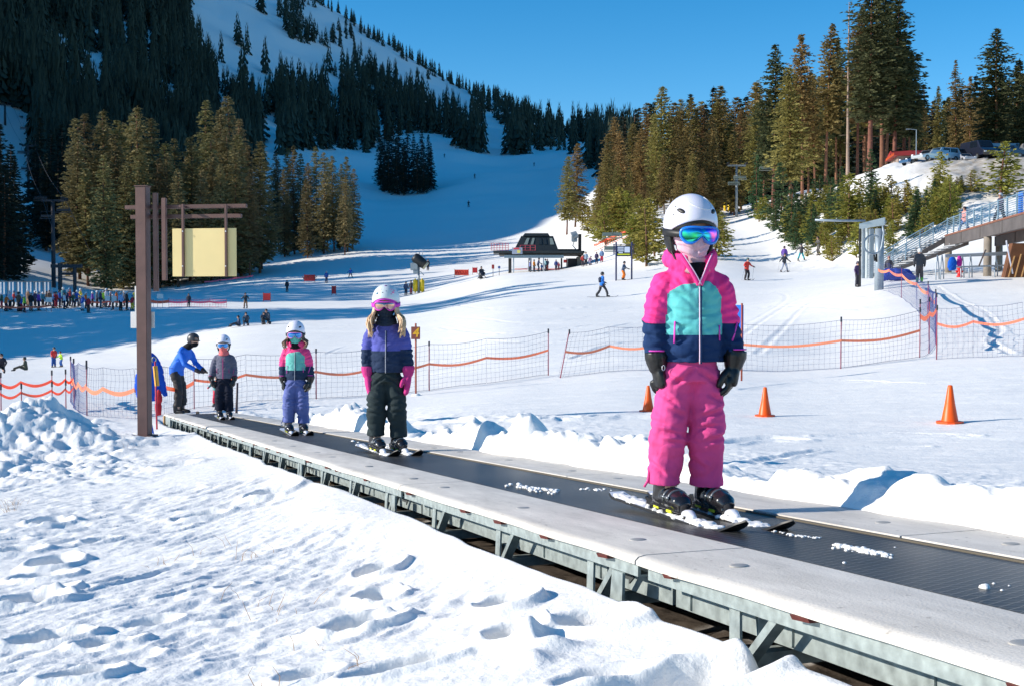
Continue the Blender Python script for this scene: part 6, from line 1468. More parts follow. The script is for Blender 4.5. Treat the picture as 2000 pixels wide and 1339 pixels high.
# lift line at the terminal
for x, h, pz, rz, jc, tc, hc, lb in [(1035, 22, 'stand', 90, (120, 130, 180), (50, 54, 70), W_, 'skier in pale lilac jacket queuing under the terminal'), (1043, 24, 'stand', 60, (236, 140, 40), (50, 50, 60), K, 'skier in orange jacket queuing under the terminal'), (1051, 27, 'arms', 80, (34, 50, 90), (40, 44, 60), K, 'skier in navy leaning forward under the terminal'),
   (1058, 15, 'stand', 30, (50, 90, 150), (46, 50, 66), (70, 90, 120), 'small child in blue beside the navy skier'), (1065, 24, 'stand', 100, (120, 160, 170), (60, 66, 80), (60, 70, 80), 'skier in pale green under the terminal'), (1069, 24, 'stand', -40, (56, 60, 80), (130, 60, 60), (200, 190, 180), 'skier in grey with brown trousers under the terminal'),
   (1086, 21, 'stand', 0, (40, 60, 120), (60, 50, 70), K, 'skier in dark blue beside the terminal pillar'), (1091, 16, 'stand', 20, (190, 80, 90), (110, 60, 60), (180, 60, 60), 'small child in rose right of the terminal pillar'), (1138, 24, 'stand', 10, (190, 66, 60), (60, 50, 60), K, 'skier in red at the corner of the terminal'),
   (1144, 28, 'stand', -10, (150, 170, 190), (46, 48, 56), (60, 110, 90), 'skier in pale jacket and black trousers right of the terminal'), (1152, 18, 'kneel', 40, (170, 130, 160), (110, 120, 150), (150, 150, 160), 'person crouching with bags right of the terminal'), (1165, 23, 'stand', 0, (66, 52, 90), (52, 44, 66), (70, 60, 80), 'skier in purple between terminal and blue board'), (1175, 26, 'stand', 0, (110, 140, 180), (200, 40, 70), W_, 'skier in pale blue jacket and crimson trousers by the blue board')]:
    fig(x, 533, h, 100, pz, rz, lb, jc, tc, hc, Y=146, skis=False) 
# the lift queue at the left
rq = random.Random(9); jn = {'red': (190, 40, 46), 'navy': (34, 46, 84), 'teal': (30, 110, 130), 'purple': (120, 60, 160), 'black': (34, 34, 40), 'blue': (30, 90, 180), 'yellow': (228, 200, 60), 'brown': (110, 84, 66), 'orange': (232, 112, 46), 'pale blue': (150, 180, 220), 'green': (40, 90, 70), 'crimson': (170, 30, 50), 'white': (215, 218, 226), 'lime': (150, 205, 60), 'grey': (110, 112, 120)}
tn = {'black': (30, 30, 34), 'navy': (34, 40, 66), 'grey': (96, 98, 106), 'crimson': (170, 30, 50), 'white': (206, 210, 220), 'dark green': (30, 70, 56), 'tan': (150, 120, 90), 'yellow': (220, 180, 50)}
seq = [(4,'green','red'),(20,'white','black'),(26,'red','black'),(37,'brown','black'),(42,'blue','crimson'),(55,'brown','tan'),(61,'black','grey'),(69,'navy','black'),(76,'purple','navy'),(84,'teal','black'),(90,'black','black'),(97,'brown','grey'),(104,'pale blue','navy'),(110,'red','crimson'),(117,'blue','navy'),(124,'teal','black'),(131,'navy','black'),
       (137,'red','black'),(143,'green','navy'),(150,'blue','navy'),(156,'yellow','grey'),(161,'blue','white'),(168,'orange','black'),(173,'red','black'),(190,'grey','black'),(197,'navy','grey'),(203,'lime','grey'),(208,'white','grey'),(214,'grey','crimson'),(221,'white','black'),(228,'orange','dark green'),(236,'pale blue','black'),(243,'grey','navy'),(248,'black','black'),(258,'red','yellow'),(264,'yellow','grey'),(126,'white','navy'),(181,'purple','black'),(12,'orange','navy'),(48,'lime','black')]
for i, (x, j_, t_) in enumerate(seq):
    Y = 115.5 + rq.uniform(0, 12) - (4 if x in (161, 173, 214, 228, 143) else 0)
    t_ = {'red': 'crimson'}.get(t_, t_); p = ground_at(x, Y); person(p, R(rq.choice((90, 60, -90, 150, 100, 180))), rq.uniform(1.45, 1.9), rq.choice(('stand', 'stand', 'arms')), 'skier in %s jacket and %s trousers waiting in the lift queue' % (j_, t_), jn[j_], tn[t_], rq.choice((W_, K, (200, 205, 210), (90, 120, 150))), group='skiers in the lift queue')
for x in (96, 212, 222, 404 * 0 + 313):
    p = ground_at(x, 116.5 if x < 300 else 121); e = empty('queue_sign', p); mb = MB(); mb.box((0, 0, 1.15), (.62, .03, .45), bev=.01); mb.build('panel', whs, e); mb = MB(); mb.cyl((-.25, 0, 0), (-.25, .03, 1.0), .02, n=6); mb.cyl((.25, 0, 0), (.25, .03, 1.0), .02, n=6); mb.build('leg_frame', m_grey, e)
    tag(e, 'small white notice board standing in the lift queue', 'notice board', 'white notice boards in the queue')
def rope(name, pts, label, h=.75, tm=tapeR, tp=.08, Yl=None): return fence(name, pts, label, netted=False, h=h, tape_f=.18, tm=tm, tp=tp)
rope('tape_fence', [(-40, 115), (0, 115), (50, 115.5), (100, 116)], 'red orange queue tape in front of the lift queue at far left')
rope('tape_fence', [(176, 122), (215, 122.5), (262, 123), (300, 123)], 'orange queue tape behind the right end of the lift queue')
rope('tape_fence', [(296, 122), (330, 122)], 'bright orange tape right of the brown post', tp=.14)
fence('net_fence', [(330, 124), (370, 125), (410, 126), (443, 126)], 'pink net right of the lift queue', h=.8, tm=mat('tape_pink', S(235, 120, 150), .6, trans=.3), nm=mat('net_pink', S(225, 130, 150), .7), cell=.25, r=.012, tape_f=.3, tp=.10)
fence('tape_fence', [(400, 200), (430, 200), (462, 200), (495, 203)], 'pinkish tape fence in the shade below the grove', netted=False, h=.8, tape_f=.2, tm=mat('tape_pink', S(235, 120, 150), .6, trans=.3), tp=.10)
# queue gates
wp = mat('gate_white', S(232, 232, 232), .5)
for i in range(7):
    x = -12 + 17.3 * i; p = ground_at(x, 127); e = empty('lift_gate', p); z0 = P(x, 575, 127).z - p.z; z1 = P(x, 551, 127).z - p.z
    for dx in (-.16, .19):
        mb = MB(); mb.box((dx, 0, (z0 + z1) / 2), (.15, .04, z1 - z0), bev=.01); mb.build('panel', wp, e)
    mb = MB(); mb.box((.1, 0, z1 + .04), (.92, .06, .07)); mb.cyl((-.3, .05, 0), (-.3, .05, z1 + .05), .03, n=6); mb.cyl((.5, .05, 0), (.5, .05, z1 + .05), .03, n=6); mb.build('frame', m_grey, e)
    tag(e, 'white double panel gate at the start of the chairlift', 'lift gate', 'row of white lift gates')
# ---- chairlifts
tow = mat('tower_steel', S(60, 58, 62), .6, .2); steelp = mat('steel_pale', S(150, 158, 162), .45, .4)
def tower(x, yb, yt, Y0, w, arm, label, m=tow, Y=None, pads=None):
    p = ground_at(x, Y) if Y else P2(x, yb, Y0); H = P(x, yt, p.y).z - p.z; e = empty('lift_tower', p)
    mb = MB(); mb.cyl((0, 0, -.5), (0, 0, H), w * .55, w * .4, 10); mb.build('mast', m, e, smooth=True)
    mb = MB(); mb.box((0, 0, H - .15), (arm * 2, .3, .28)); mb.box((-arm, 0, H + .15), (.12, 1.6, .3)); mb.box((arm, 0, H + .15), (.12, 1.6, .3)); mb.build('crossarm', m, e)
    for q in (-1, 1):
        mb = MB()
        for k in range(5): mb.cyl((q * arm - .09, -1.2 + .6 * k, H + .1), (q * arm + .09, -1.2 + .6 * k, H + .1), .22, n=10)
        mb.build('sheave_wheels', m_dk, e)
    mb = MB()
    for k in range(int(H / .4)): mb.cyl((-.2, -w * .6, .4 * k + .5), (.2, -w * .6, .4 * k + .5), .015, n=5)
    mb.build('ladder', m, e)
    return tag(e, label, 'lift tower')
def chair(x, yt, yb, Y, label, m=tow, wd=1.9, rz=0):
    a, b_ = P(x, yt, Y), P(x, yb, Y); e = empty('lift_chair', b_, rz); H = a.z - b_.z
    mb = MB(); mb.loft([(0, 0, H), (0, .1, H * .7), (0, .25, H * .5)], .03, 6); mb.loft([(-wd / 2, .3, H * .5), (wd / 2, .3, H * .5)], .03, 6)
    for q in (-1, 1): mb.loft([(q * wd / 2, .3, H * .5), (q * wd / 2, .3, .3), (q * wd / 2, -.2, .05)], .028, 6)
    mb.build('hanger', m, e, smooth=True)
    mb = MB(); mb.box((0, 0, .05), (wd, .5, .07), bev=.02); mb.build('seat', m, e); mb = MB(); mb.box((0, .28, .42), (wd, .06, .35), bev=.02); mb.build('backrest', m, e)
    return tag(e, label, 'lift chair', 'chairs hanging on the lifts')
tower(105, 562, 390, 140, .62, 1.7, 'nearest dark lift tower beside the grove at the left'); tower(56, 392, 284, 200, .6, 1.4, 'second dark lift tower higher up the left slope'); tower(15, 300, 204, 250, .6, 1.6, 'third dark lift tower near the top left', Y=350)
mb = MB(); p = ground_at(147, 168); e = empty('lift_station_frame', p); q0, q1 = P(100, 520, 168) - p, P(160, 522, 168) - p
mb.box(((q0.x + q1.x) / 2, 0, q0.z), (q1.x - q0.x, .5, .45)); mb.build('beam', tow, e); mb = MB(); mb.cyl((0, 0, -.3), (0, 0, q0.z), .25, n=8); mb.build('column', tow, e); mb = MB(); mb.cyl((q0.x + 1.2, 0, 0), (q0.x + 1.2, 0, q0.z + .4), .3, n=8); mb.build('column', tow, e)
tag(e, 'dark lift station frame at the foot of the left chairlift', 'lift frame')
for x, yt, yb, Y in ((92, 398, 428, 170), (128, 520, 541, 160), (122, 396, 416, 175), (78, 375, 392, 190), (50, 318, 333, 240), (42, 288, 301, 260), (46, 240, 253, 330), (38, 222, 231, 360), (30, 200, 208, 400)): chair(x, yt, yb, Y, 'dark empty chair on the left chairlift, in the row climbing from the queue')
mb = MB()
for dx in (-1, 1):
    A = P(105 + dx * 22, 389, 168) ; B = P(56 + dx * 11, 283, 260); C_ = P(15 + dx * 9, 203, 350)
    mb.loft([P(150 + dx * 30, 500, 150), A], .025, 5); mb.loft([A.lerp(B, k / 8) - Vector((0, 0, math.sin(PI * k / 8) * 1.2)) for k in range(9)], .025, 5); mb.loft([B.lerp(C_, k / 8) - Vector((0, 0, math.sin(PI * k / 8) * 1.2)) for k in range(9)], .025, 5)
o = mb.build('haul_cable', tow, None, smooth=True); tag(o, 'haul cables of the left chairlift running up the slope', 'cable')
tower(1437, 398, 322, 200, .45, 1.5, 'pale lift tower at the head of the narrow run', steelp, Y=205)
for x, yt, yb, Y, l in ((1446, 335, 352, 190, 'pale chair of the right lift in the gap between pines'), (1434, 352, 362, 200, 'lower pale chair of the right lift in the gap between pines'), (1496, 318, 334, 190, 'pale chair hanging in the dark gap right of the tall fir'), (1196, 448, 466, 120, 'grey chair hanging above the orange fence near the blue board'), (1200, 485, 493, 118, 'grey chair low behind the blue board')):
    chair(x, yt, yb, Y, l, mat('chair_grey', S(120, 130, 122), .5))
yel = mat('pad_yellow', S(240, 205, 40), .5, vary=(3, .06))
for x in (1416, 1424):
    p = P2(x, 412, 150); e = empty('crash_pad', p); mb = MB(); mb.loft([(0, 0, -.1), (0, 0, 2.0)], .28, 12); mb.build('pad', yel, e, smooth=True); mb = MB(); mb.cyl((0, 0, 2.0), (0, 0, 3.2), .06, n=8); mb.build('pole', steelp, e); tag(e, 'yellow padded pole at the top of the narrow run', 'padded pole', 'yellow padded poles')
# ---- snow gun
ps = ground_at(818, 150); e = empty('snow_gun', ps); kz = 150 / F
def SG(x, y, d=0): q = P(x, y, 150 + d) - ps; return q
mb = MB(); mb.cyl((0, 0, -.2), (0, 0, SG(818, 520).z), .17, .12, 10); mb.build('mast', steelp, e, smooth=True)
for q in (-.42, .42):
    mb = MB(); mb.box((q, 0, .9), (.52, .8, 1.75), bev=.18); mb.build('pad', yel, e, smooth=True)
mb = MB(); a, b_ = SG(808, 501), SG(832, 520); d = (b_ - a).normalized(); 
mb.loft([a, a + d * .3, a + d * 1.3, b_ - d * .12], [(.45, .45), (.62, .62), (.60, .60), (.50, .50)], 18); mb.build('barrel', mat('gun_black', S(26, 30, 32), .5), e, smooth=True)
mb = MB(); mb.loft([b_ - d * .16, b_ + d * .05], [(.54, .54), (.50, .50)], 18); mb.build('nozzle_ring', mat('gun_ring', S(170, 165, 140), .5), e)
mb = MB(); c = SG(809, 521); mb.box(c, (.9, .6, .9), bev=.05); mb.box(SG(812, 530), (.6, .5, .6), bev=.05); mb.build('control_box', steelp, e)
mb = MB(); mb.cyl(SG(819, 528), SG(819, 493), .06, n=6); mb.cyl(SG(825, 512), SG(825, 494), .04, n=6); mb.loft([SG(808, 533), SG(822, 531), SG(828, 538)], .05, 6); mb.build('rod', steelp, e)
tag(e, 'snow gun with black fan barrel on a mast with yellow pads', 'snow gun')
# ---- banners and markers
bor = mat('banner_orange', S(250, 96, 66), .6, trans=.3); bred = mat('banner_red', S(215, 62, 66), .6, trans=.3)
def banner(x0, x1, y0, y1, Y, m, label, txt=None, tmm=None):
    p = P2((x0 + x1) / 2, y1 + 3, 100); Y = p.y; e = empty('banner', p); w_ = (x1 - x0) / F * Y; h = (y1 - y0) / F * Y; zc = P(x0, (y0 + y1) / 2, Y).z - p.z
    zc = max(zc, h / 2 + .1); mb = MB(); mb.box((0, 0, zc), (w_, .03, h)); b_ = mb.build('sheet', m, e)
    for q in (-1, 1):
        mb = MB(); mb.cyl((q * w_ / 2, .05, -.1), (q * w_ / 2, .05, zc + h / 2 + .1), .03, n=6); mb.build('pole', rust, e)
    if txt: text_mesh('lettering', txt, tmm, b_, (0, -.02, zc), h * .85, depth=.003, mirror=True, bold=.01)
    return tag(e, label, 'banner')
banner(888, 915, 527, 538, 142, bor, 'orange banner with mirrored SLOW lettering left of the snowmobile', 'SLOW', mat('letter_red', S(200, 30, 20), .6))
banner(594, 615, 537, 549, 176, bred, 'red banner in the shade left of the two blue skiers', 'SLOW', mat('letter_dark', S(150, 60, 40), .6))
banner(923, 932, 523, 533, 150, bred, 'short reddish banner just left of the snowmobile'); banner(514, 528, 573, 587, 138, bred, 'small square red banner above the fourth rider'); banner(648, 656, 559, 574, 132, bred, 'narrow upright red banner beside the fair haired child'); banner(1429, 1435, 404, 415, 230, bor, 'narrow orange marker at the top of the narrow run')
for x, yt, Y, c, lb in ((963, 518, 147, (150, 40, 40), 'small dark red sign on a pole left of the terminal'), (975, 519, 147, (70, 90, 150), 'small blue sign on a pole left of the terminal')):
    p = ground_at(x, Y); z1 = P(x, yt, Y).z - p.z; e = empty('pole_sign', p); mb = MB(); mb.cyl((0, 0, -.1), (0, 0, z1), .03, n=6); mb.build('pole', tow, e); mb = MB(); mb.box((0, -.05, z1 - .2), (.3, .03, .5 if c[0] > 100 else .25), bev=.01); mb.build('panel', omat(c), e); tag(e, lb, 'sign')
# snowmobile and rider
p = ground_at(940, 148); e = empty('snowmobile', p, R(8)); mb = MB(); mb.loft([(0, 1.2, .5), (0, .6, .55), (0, -.2, .62), (0, -.8, .62), (0, -1.3, .38)], [(.22, .16), (.28, .2), (.34, .26), (.42, .26), (.22, .12)], 12, up=(0, 0, 1)); mb.build('body', mat('sled_dark', S(40, 42, 50), .35), e, smooth=True)
mb = MB(); mb.box((0, .5, .17), (.4, 1.7, .3), bev=.1); mb.build('track', m_dk, e)
for q in (-1, 1): mb = MB(); mb.box((q * .5, -.9, .05), (.12, 1.0, .04), bev=.01); mb.cyl((q * .5, -.9, .05), (q * .25, -.7, .45), .04, n=6); mb.build('front_ski', tow, e)
mb = MB(); mb.box((0, -.55, .98), (.5, .04, .35), rx=.4, bev=.02); mb.build('windscreen', mat('screen_dark', S(60, 64, 74), .2), e); mb = MB(); mb.cyl((-.42, -.25, 1.0), (.42, -.25, 1.0), .025, n=6); mb.build('handlebar', m_dk, e)
tag(e, 'dark snowmobile facing the camera left of the terminal', 'snowmobile')
person(p + Vector((0, .35, .5)), R(8), 1.75, 'sit', 'rider in black sitting on the snowmobile', (34, 38, 40), (36, 38, 44), K, skis=False)
# ---- lift terminal
Yt = 150; pt = ground_at(1055, Yt); e = empty('lift_terminal', pt); blk = mat('terminal_black', S(38, 44, 46), .5, vary=(.6, .15)); rl = mat('rail_red', S(185, 66, 82), .5); bl = mat('beam_blue_grey', S(140, 160, 170), .5)
def T_(x, y, d=0.): return P(x, y, Yt + d) - pt
def tb(x0, x1, y0, y1, d0, d1, m, name, bev=0, par=None):
    a, b_ = T_(x0, y1), T_(x1, y0); mb = MB(); mb.box(((a.x + b_.x) / 2, (d0 + d1) / 2, (a.z + b_.z) / 2), (b_.x - a.x, d1 - d0, b_.z - a.z), bev=bev); return mb.build(name, m, par or e)
tb(964, 1140, 491.5, 496, -2, 3.5, blk, 'deck'); tb(985, 1100, 499.5, 505, -1.6, -1.2, bl, 'beam'); tb(975, 1138, 496.2, 499.2, -1.4, 3, mat('girder_dark', S(60, 58, 56), .6), 'girder')
mb = MB(); q = lambda x, y, d: T_(x, y) + Vector((0, d, 0))
mb.hexa([q(1003, 491.3, -1.7), q(1090, 491.3, -1.7), q(1090, 491.3, 2.8), q(1003, 491.3, 2.8), q(1018, 462, -.7), q(1080, 462, -.7), q(1080, 462, 2.0), q(1018, 462, 2.0)]); cab = mb.build('cabin', blk, e)
mb = MB(); mb.hexa([q(1021, 461.8, -.9), q(1073, 461.8, -.9), q(1073, 461.8, 2.1), q(1021, 461.8, 2.1), q(1025, 456.5, -.7), q(1070, 456.5, -.7), q(1070, 456.5, 1.9), q(1025, 456.5, 1.9)]); mb.build('roof', blk, e)
wn = mat('window_pale', S(150, 160, 150), .12, .3)
for xa, xb, xc_, xd, nm in ((1023, 1030, 1029, 1034, 'window'), (1036, 1041, 1040, 1044, 'window'), (1074, 1082, 1073, 1078, 'window'), (1052, 1058, 1052, 1057, 'window'), (1062, 1068, 1061, 1066, 'window')):
    f = lambda x, y: q(x, y, -1.7 + (491.3 - y) / 29.3 * 1.0 - .03); dark = nm if xa not in (1052, 1062) else nm
    mb = MB(); a_ = [f(xa, 479), f(xb, 479), f(xd, 466), f(xc_, 466)]; mb.hexa(a_ + [v + Vector((0, -.04, 0)) for v in a_]); mb.build('window', wn if xa < 1050 or xa > 1070 else mat('window_dark', S(52, 60, 64), .15, .3), cab)
def railing(xa, xb, y0, y1, d, n, k, m=rl):
    mb = MB()
    for i in range(n + 1): x = xa + (xb - xa) * i / n; mb.cyl(q(x, y1, d), q(x, y0, d), .035, n=5)
    for j in range(k + 1): y = y0 + (y1 - y0) * j / k * .95; mb.cyl(q(xa, y, d), q(xb, y, d), .03, n=5)
    return mb.build('railing', m, e)
railing(960, 993, 477, 491, -1.9, 6, 3); railing(1016, 1045, 481, 491, -2.0, 3, 2); railing(1010, 1045, 481, 491, 3.2, 4, 2)
sg_ = tb(1000, 1020, 485.5, 498, -2.25, -2.15, mat('panel_grey_white', S(170, 175, 190), .5), 'notice'); tb(1003, 1014, 486, 489, -2.28, -2.255, mat('notice_red', S(225, 70, 80), .5), 'heading', par=sg_); tb(1010, 1016, 490.5, 496, -2.28, -2.255, mat('notice_yellow', S(238, 225, 120), .5), 'yellow_sheet', par=sg_)
for xa, xb in ((993, 999), (1032, 1038), (1095, 1098), (1106, 1108)): tb(xa, xb, 505, 534, -.6, 0, mat('pillar_dark', S(50, 48, 48), .6), 'pillar')
for xa in (1002, 1034, 1060): tb(xa, xa + 2.2, 504, 533.5, -1.5, -1.2, mat('post_pale', S(180, 190, 195), .5), 'post')
tb(1110, 1127, 505, 534, 0, 2, mat('box_dark', S(44, 38, 42), .6), 'machine_box'); tb(1127, 1137, 502, 534, -.6, 2, mat('concrete_grey', S(110, 106, 98), .8), 'concrete_block')
tb(1130, 1136, 457, 502, .4, .9, mat('timber_dark', S(56, 48, 44), .7), 'mast'); tb(1088, 1132, 486.5, 491, .4, 1, blk, 'rear_arm')
mb = MB(); mb.cyl(q(1118, 462, .3), q(1128, 457, .3), .55, .42, 14); mb.box(q(1122, 466, .3), (.7, .5, .8), bev=.05); mb.loft([q(1122, 470, .3), q(1119, 480, .3), q(1126, 488, .3)], .06, 6); mb.build('floodlight', steelp, e)
for xa, xb in ((1005, 1030), (1040, 1058), (1062, 1092)):
    mb = MB(); mb.cyl(q(xa, 527, -2.4), q(xb, 527, -2.4), .05, n=6); mb.build('barrier', mat('barrier_orange', S(240, 110, 80), .6), e)
tb(1096, 1128, 525.5, 530, -1.2, -1.1, mat('barrier_red', S(200, 60, 60), .6), 'barrier'); tb(1100, 1106, 508, 514, -.9, -.8, mat('barrier_red', S(200, 60, 60), .6), 'stop_panel')
tag(e, 'chairlift terminal with black trapezoid cabin and red railings', 'lift terminal')
# ---- information board
Yb = 104; pb = ground_at(1218, Yb); e = empty('information_board', pb); nvb = mat('board_navy', S(24, 34, 84), .5)
def B_(x, y): return P(x, y, Yb) - pb
for x in (1203.5, 1234):
    mb = MB(); b_ = B_(x, 473); mb.cyl((b_.x, 0, -.2), (b_.x, 0, b_.z), .07, n=8); mb.build('post', nvb, e)
a, b_ = B_(1205, 501), B_(1232, 480); mb = MB(); mb.box(((a.x + b_.x) / 2, -.02, (a.z + b_.z) / 2), (b_.x - a.x, .06, b_.z - a.z), bev=.01); bd = mb.build('panel', mat('board_dark', S(26, 32, 52), .5), e)
mb = MB(); a, b_ = B_(1197, 477.5), B_(1240, 477.5); mb.cyl((a.x, 0, a.z), (b_.x, 0, a.z), .03, n=6)
for x in (1198.5, 1200.5, 1237.5): c = B_(x, 478); mb.cyl((c.x, 0, c.z), (c.x, 0, B_(x, 497).z), .03, n=6)
mb.build('frame', nvb, e)
bw = mat('print_white', S(225, 230, 245), .5)
for y in (483.5, 487, 490.5, 494): a, b_ = B_(1206 if y < 493 else 1208, y + 1), B_(1218 if y < 493 else 1216.5, y - 1); mb = MB(); mb.box(((a.x + b_.x) / 2, -.057, (a.z + b_.z) / 2), (b_.x - a.x, .012, b_.z - a.z)); mb.build('print_line', bw, bd)
a, b_ = B_(1219.5, 493.5), B_(1230, 482.5); mb = MB(); mb.box(((a.x + b_.x) / 2, -.057, (a.z + b_.z) / 2), (b_.x - a.x, .012, b_.z - a.z)); mb.build('white_sheet', bw, bd)
a, b_ = B_(1206, 498.5), B_(1230, 496); mb = MB(); mb.box(((a.x + b_.x) / 2, -.057, (a.z + b_.z) / 2), (b_.x - a.x, .012, b_.z - a.z)); mb.build('yellow_line', mat('print_yellow', S(225, 225, 50), .5), bd)
tag(e, 'navy information board on two posts beside the young pine', 'information board')
# orange fence up the slope behind
pts = []
for x, y in ((1160, 492), (1172, 487), (1185, 480), (1200, 474), (1215, 467), (1230, 461), (1245, 456)):
    p = P2(x, y, 110, 260); pts.append((x, p.y))
fence('slope_fence', pts, 'orange net fence climbing the slope above the blue board', h=1.0, nm=mat('net_orange', S(215, 100, 60), .7), cell=.35, r=.022, tm=mat('tape_deep', S(230, 84, 50), .6), tape_f=.12, tp=.10)
# ------------------------------------------------------------------ right hand side: steel column, footbridge, rack, car park
wst = mat('white_steel', S(196, 204, 204), .45, .2, vary=(3, .05)); gst = mat('grey_steel', S(150, 162, 172), .45, .45, vary=(6, .08))
Yg = 60.; pg = ground_at(1716, Yg); e = empty('lift_start_column', pg)
def Q(x, y, d=0.): return P(x, y, Yg + d) - pg
mb = MB(); mb.cyl((0, 0, -.3), (0, 0, Q(1716, 447).z), .22, n=20); mb.build('column', gst, e, smooth=True)
mb = MB(); a, b_ = Q(1678, 441), Q(1727, 430); mb.hexa([Q(1678, 448), Q(1727, 440), Q(1729, 440, 1), Q(1680, 448, 1), Q(1678, 437), Q(1727, 425), Q(1729, 425, 1), Q(1680, 437, 1)]); mb.build('header_beam', wst, e)
mb = MB(); a, b_ = Q(1683, 544, 1.5), Q(1694, 447, 1.5); mb.box(((a.x + b_.x) / 2, 1.5, (a.z + b_.z) / 2), (b_.x - a.x, .25, b_.z - a.z), bev=.02); mb.build('panel', gst, e)
mb = MB(); a, b_ = Q(1692, 544, 1.0), Q(1696, 440, 1.0); mb.box(((a.x + b_.x) / 2, 1.1, (a.z + b_.z) / 2), (b_.x - a.x, .25, b_.z - a.z), bev=.02); mb.build('leg', wst, e)
mb = MB(); a, b_ = Q(1697, 544, 2.0), Q(1706, 447, 2.0); mb.box(((a.x + b_.x) / 2, 2.0, (a.z + b_.z) / 2), (b_.x - a.x, .25, b_.z - a.z), bev=.02); mb.build('panel', gst, e)
mb = MB(); a, b_ = Q(1679.5, 560, -.5), Q(1679.5, 447, -.5); mb.cyl((a.x, -.5, a.z), (b_.x, -.5, b_.z), .055, n=8); mb.build('black_pole', m_dk, e)
c = Q(1705, 478, -.4); pts = [c + Vector((.43 * math.cos(t), 0, .45 * math.sin(t))) for t in np.linspace(.9, 6.2, 30)] 
pts += [Q(1724, 470, -.4), Q(1726, 455, -.4), Q(1724, 441, -.4)]; mb = MB(); mb.loft(pts, .045, 8); mb.build('hose_loop', gst, e, smooth=True)
mb = MB(); mb.loft([Q(1592, 430, 0), Q(1640, 431.5, 0), Q(1690, 431.5, 0)], .055, 8); mb.build('guide_rod', gst, e, smooth=True)
mb = MB(); mb.loft([Q(1709, 510, -.3), Q(1707, 497, -.3), Q(1712, 495, -.3), Q(1712, 512, -.3)], .05, 8); mb.build('bracket_hook', m_dk, e, smooth=True)
tag(e, 'steel column with header beam and hose loop left of the footbridge', 'steel column')
# ---- footbridge with stairs: deck level, coming towards the camera at the right
zd = 4.25; e0 = Vector((27.2, 77, zd)); e1 = Vector((23.2, 52, zd)); br = empty('footbridge', (e0.x, e0.y, gz(e0.x, e0.y)))
O_ = br.location.copy(); dirb = (e1 - e0).normalized(); nrm_ = Vector((-dirb.y, dirb.x, 0)); nrm_ = -nrm_ if nrm_.x < 0 else nrm_   # to the right
conc = mat('bridge_beam', S(92, 86, 84), .7, vary=(1.2, .2), bump=(5, .3, .02)); rb = mat('rail_blue_grey', S(138, 165, 182), .45, .3); wood = mat('deck_planks', S(128, 84, 66), .8, vary=(3, .2))
def seg(mb, a, b_, w, h, zt):    # bar along a-b
    d = (b_ - a).normalized(); s_ = Vector((-d.y, d.x, 0)).normalized() * w / 2
    q = [a - s_, b_ - s_, b_ + s_, a + s_]; mb.hexa([v + Vector((0, 0, zt - h)) - O_ for v in q] + [v + Vector((0, 0, zt)) - O_ for v in q])
L = (e1 - e0).length
for off in (0, 3.0):
    mb = MB(); seg(mb, e0 + nrm_ * off, e1 + nrm_ * off, .25, .62, -.02); 
    for k in range(6): a = e0.lerp(e1, k / 5) + nrm_ * off - nrm_ * .14; mb.cyl(a + Vector((0, 0, -.62)) - O_, a + Vector((0, 0, -.03)) - O_, .03, n=6)
    mb.build('edge_beam', conc, br)
mb = MB(); seg(mb, e0 + nrm_ * 1.5, e1 + nrm_ * 1.5, 3.3, .10, .09); mb.build('deck', wood, br)
for off in (.02, 2.98):
    for i in range(14):
        a = e0.lerp(e1, i / 13) + nrm_ * off; mb = MB(); mb.box(a + Vector((0, 0, .62)) - O_, (.07, .07, 1.06)); mb.build('rail_post', rb, br)
    mb = MB()
    for j in range(9): mb.cyl(e0 + nrm_ * off + Vector((0, 0, .22 + .107 * j)) - O_, e1 + nrm_ * off + Vector((0, 0, .22 + .107 * j)) - O_, .018 if j < 8 else .035, n=6)
    mb.build('rails', rb, br)
for k, off in ((.02, 0), (.02, 3), (.45, .0), (.45, 3), (.9, 0), (.9, 3)):
    a = e0.lerp(e1, k) + nrm_ * off; zg = gz(a.x, a.y); mb = MB(); mb.cyl(Vector((a.x, a.y, zg - .3)) - O_, Vector((a.x, a.y, zd - .64)) - O_, .21, n=12); mb.build('column', mat('column_concrete', S(140, 130, 118), .85, vary=(2, .2)), br, smooth=True)
st0 = e0.copy(); X1 = 22.9; zb = gz(X1, 77.5) + .1; ns = 15
mb = MB()
for i in range(ns):
    f = (i + .5) / ns; x = st0.x + (X1 - st0.x) * f; z_ = zd + (zb - zd) * f; mb.box((x - O_.x, 78.2 - O_.y, z_ - O_.z), (.30, 2.4, .05))
mb.build('treads', mat('tread_snowy', S(170, 172, 175), .8), br)
for dy in (77.0, 79.5):
    a, b_ = Vector((st0.x, dy, zd - .15)), Vector((X1, dy, zb - .15)); s_ = Vector((0, .04, 0)); hh_ = Vector((0, 0, .17))
    mb = MB(); mb.hexa([a - s_ - hh_ - O_, b_ - s_ - hh_ - O_, b_ + s_ - hh_ - O_, a + s_ - hh_ - O_, a - s_ + hh_ - O_, b_ - s_ + hh_ - O_, b_ + s_ + hh_ - O_, a + s_ + hh_ - O_]); mb.build('stringer', conc, br)
    mb = MB()
    for j in range(7): h = Vector((0, 0, .30 + .145 * j)); mb.cyl(a + h - O_, b_ + h - O_, .02 if j < 6 else .035, n=6)
    for k in range(6): v = a.lerp(b_, k / 5); mb.cyl(v - O_, v + Vector((0, 0, 1.2)) - O_, .03, n=6)
    mb.build('stair_rail', rb, br)
tag(br, 'footbridge on concrete columns with blue grey railing and open stairs', 'footbridge')
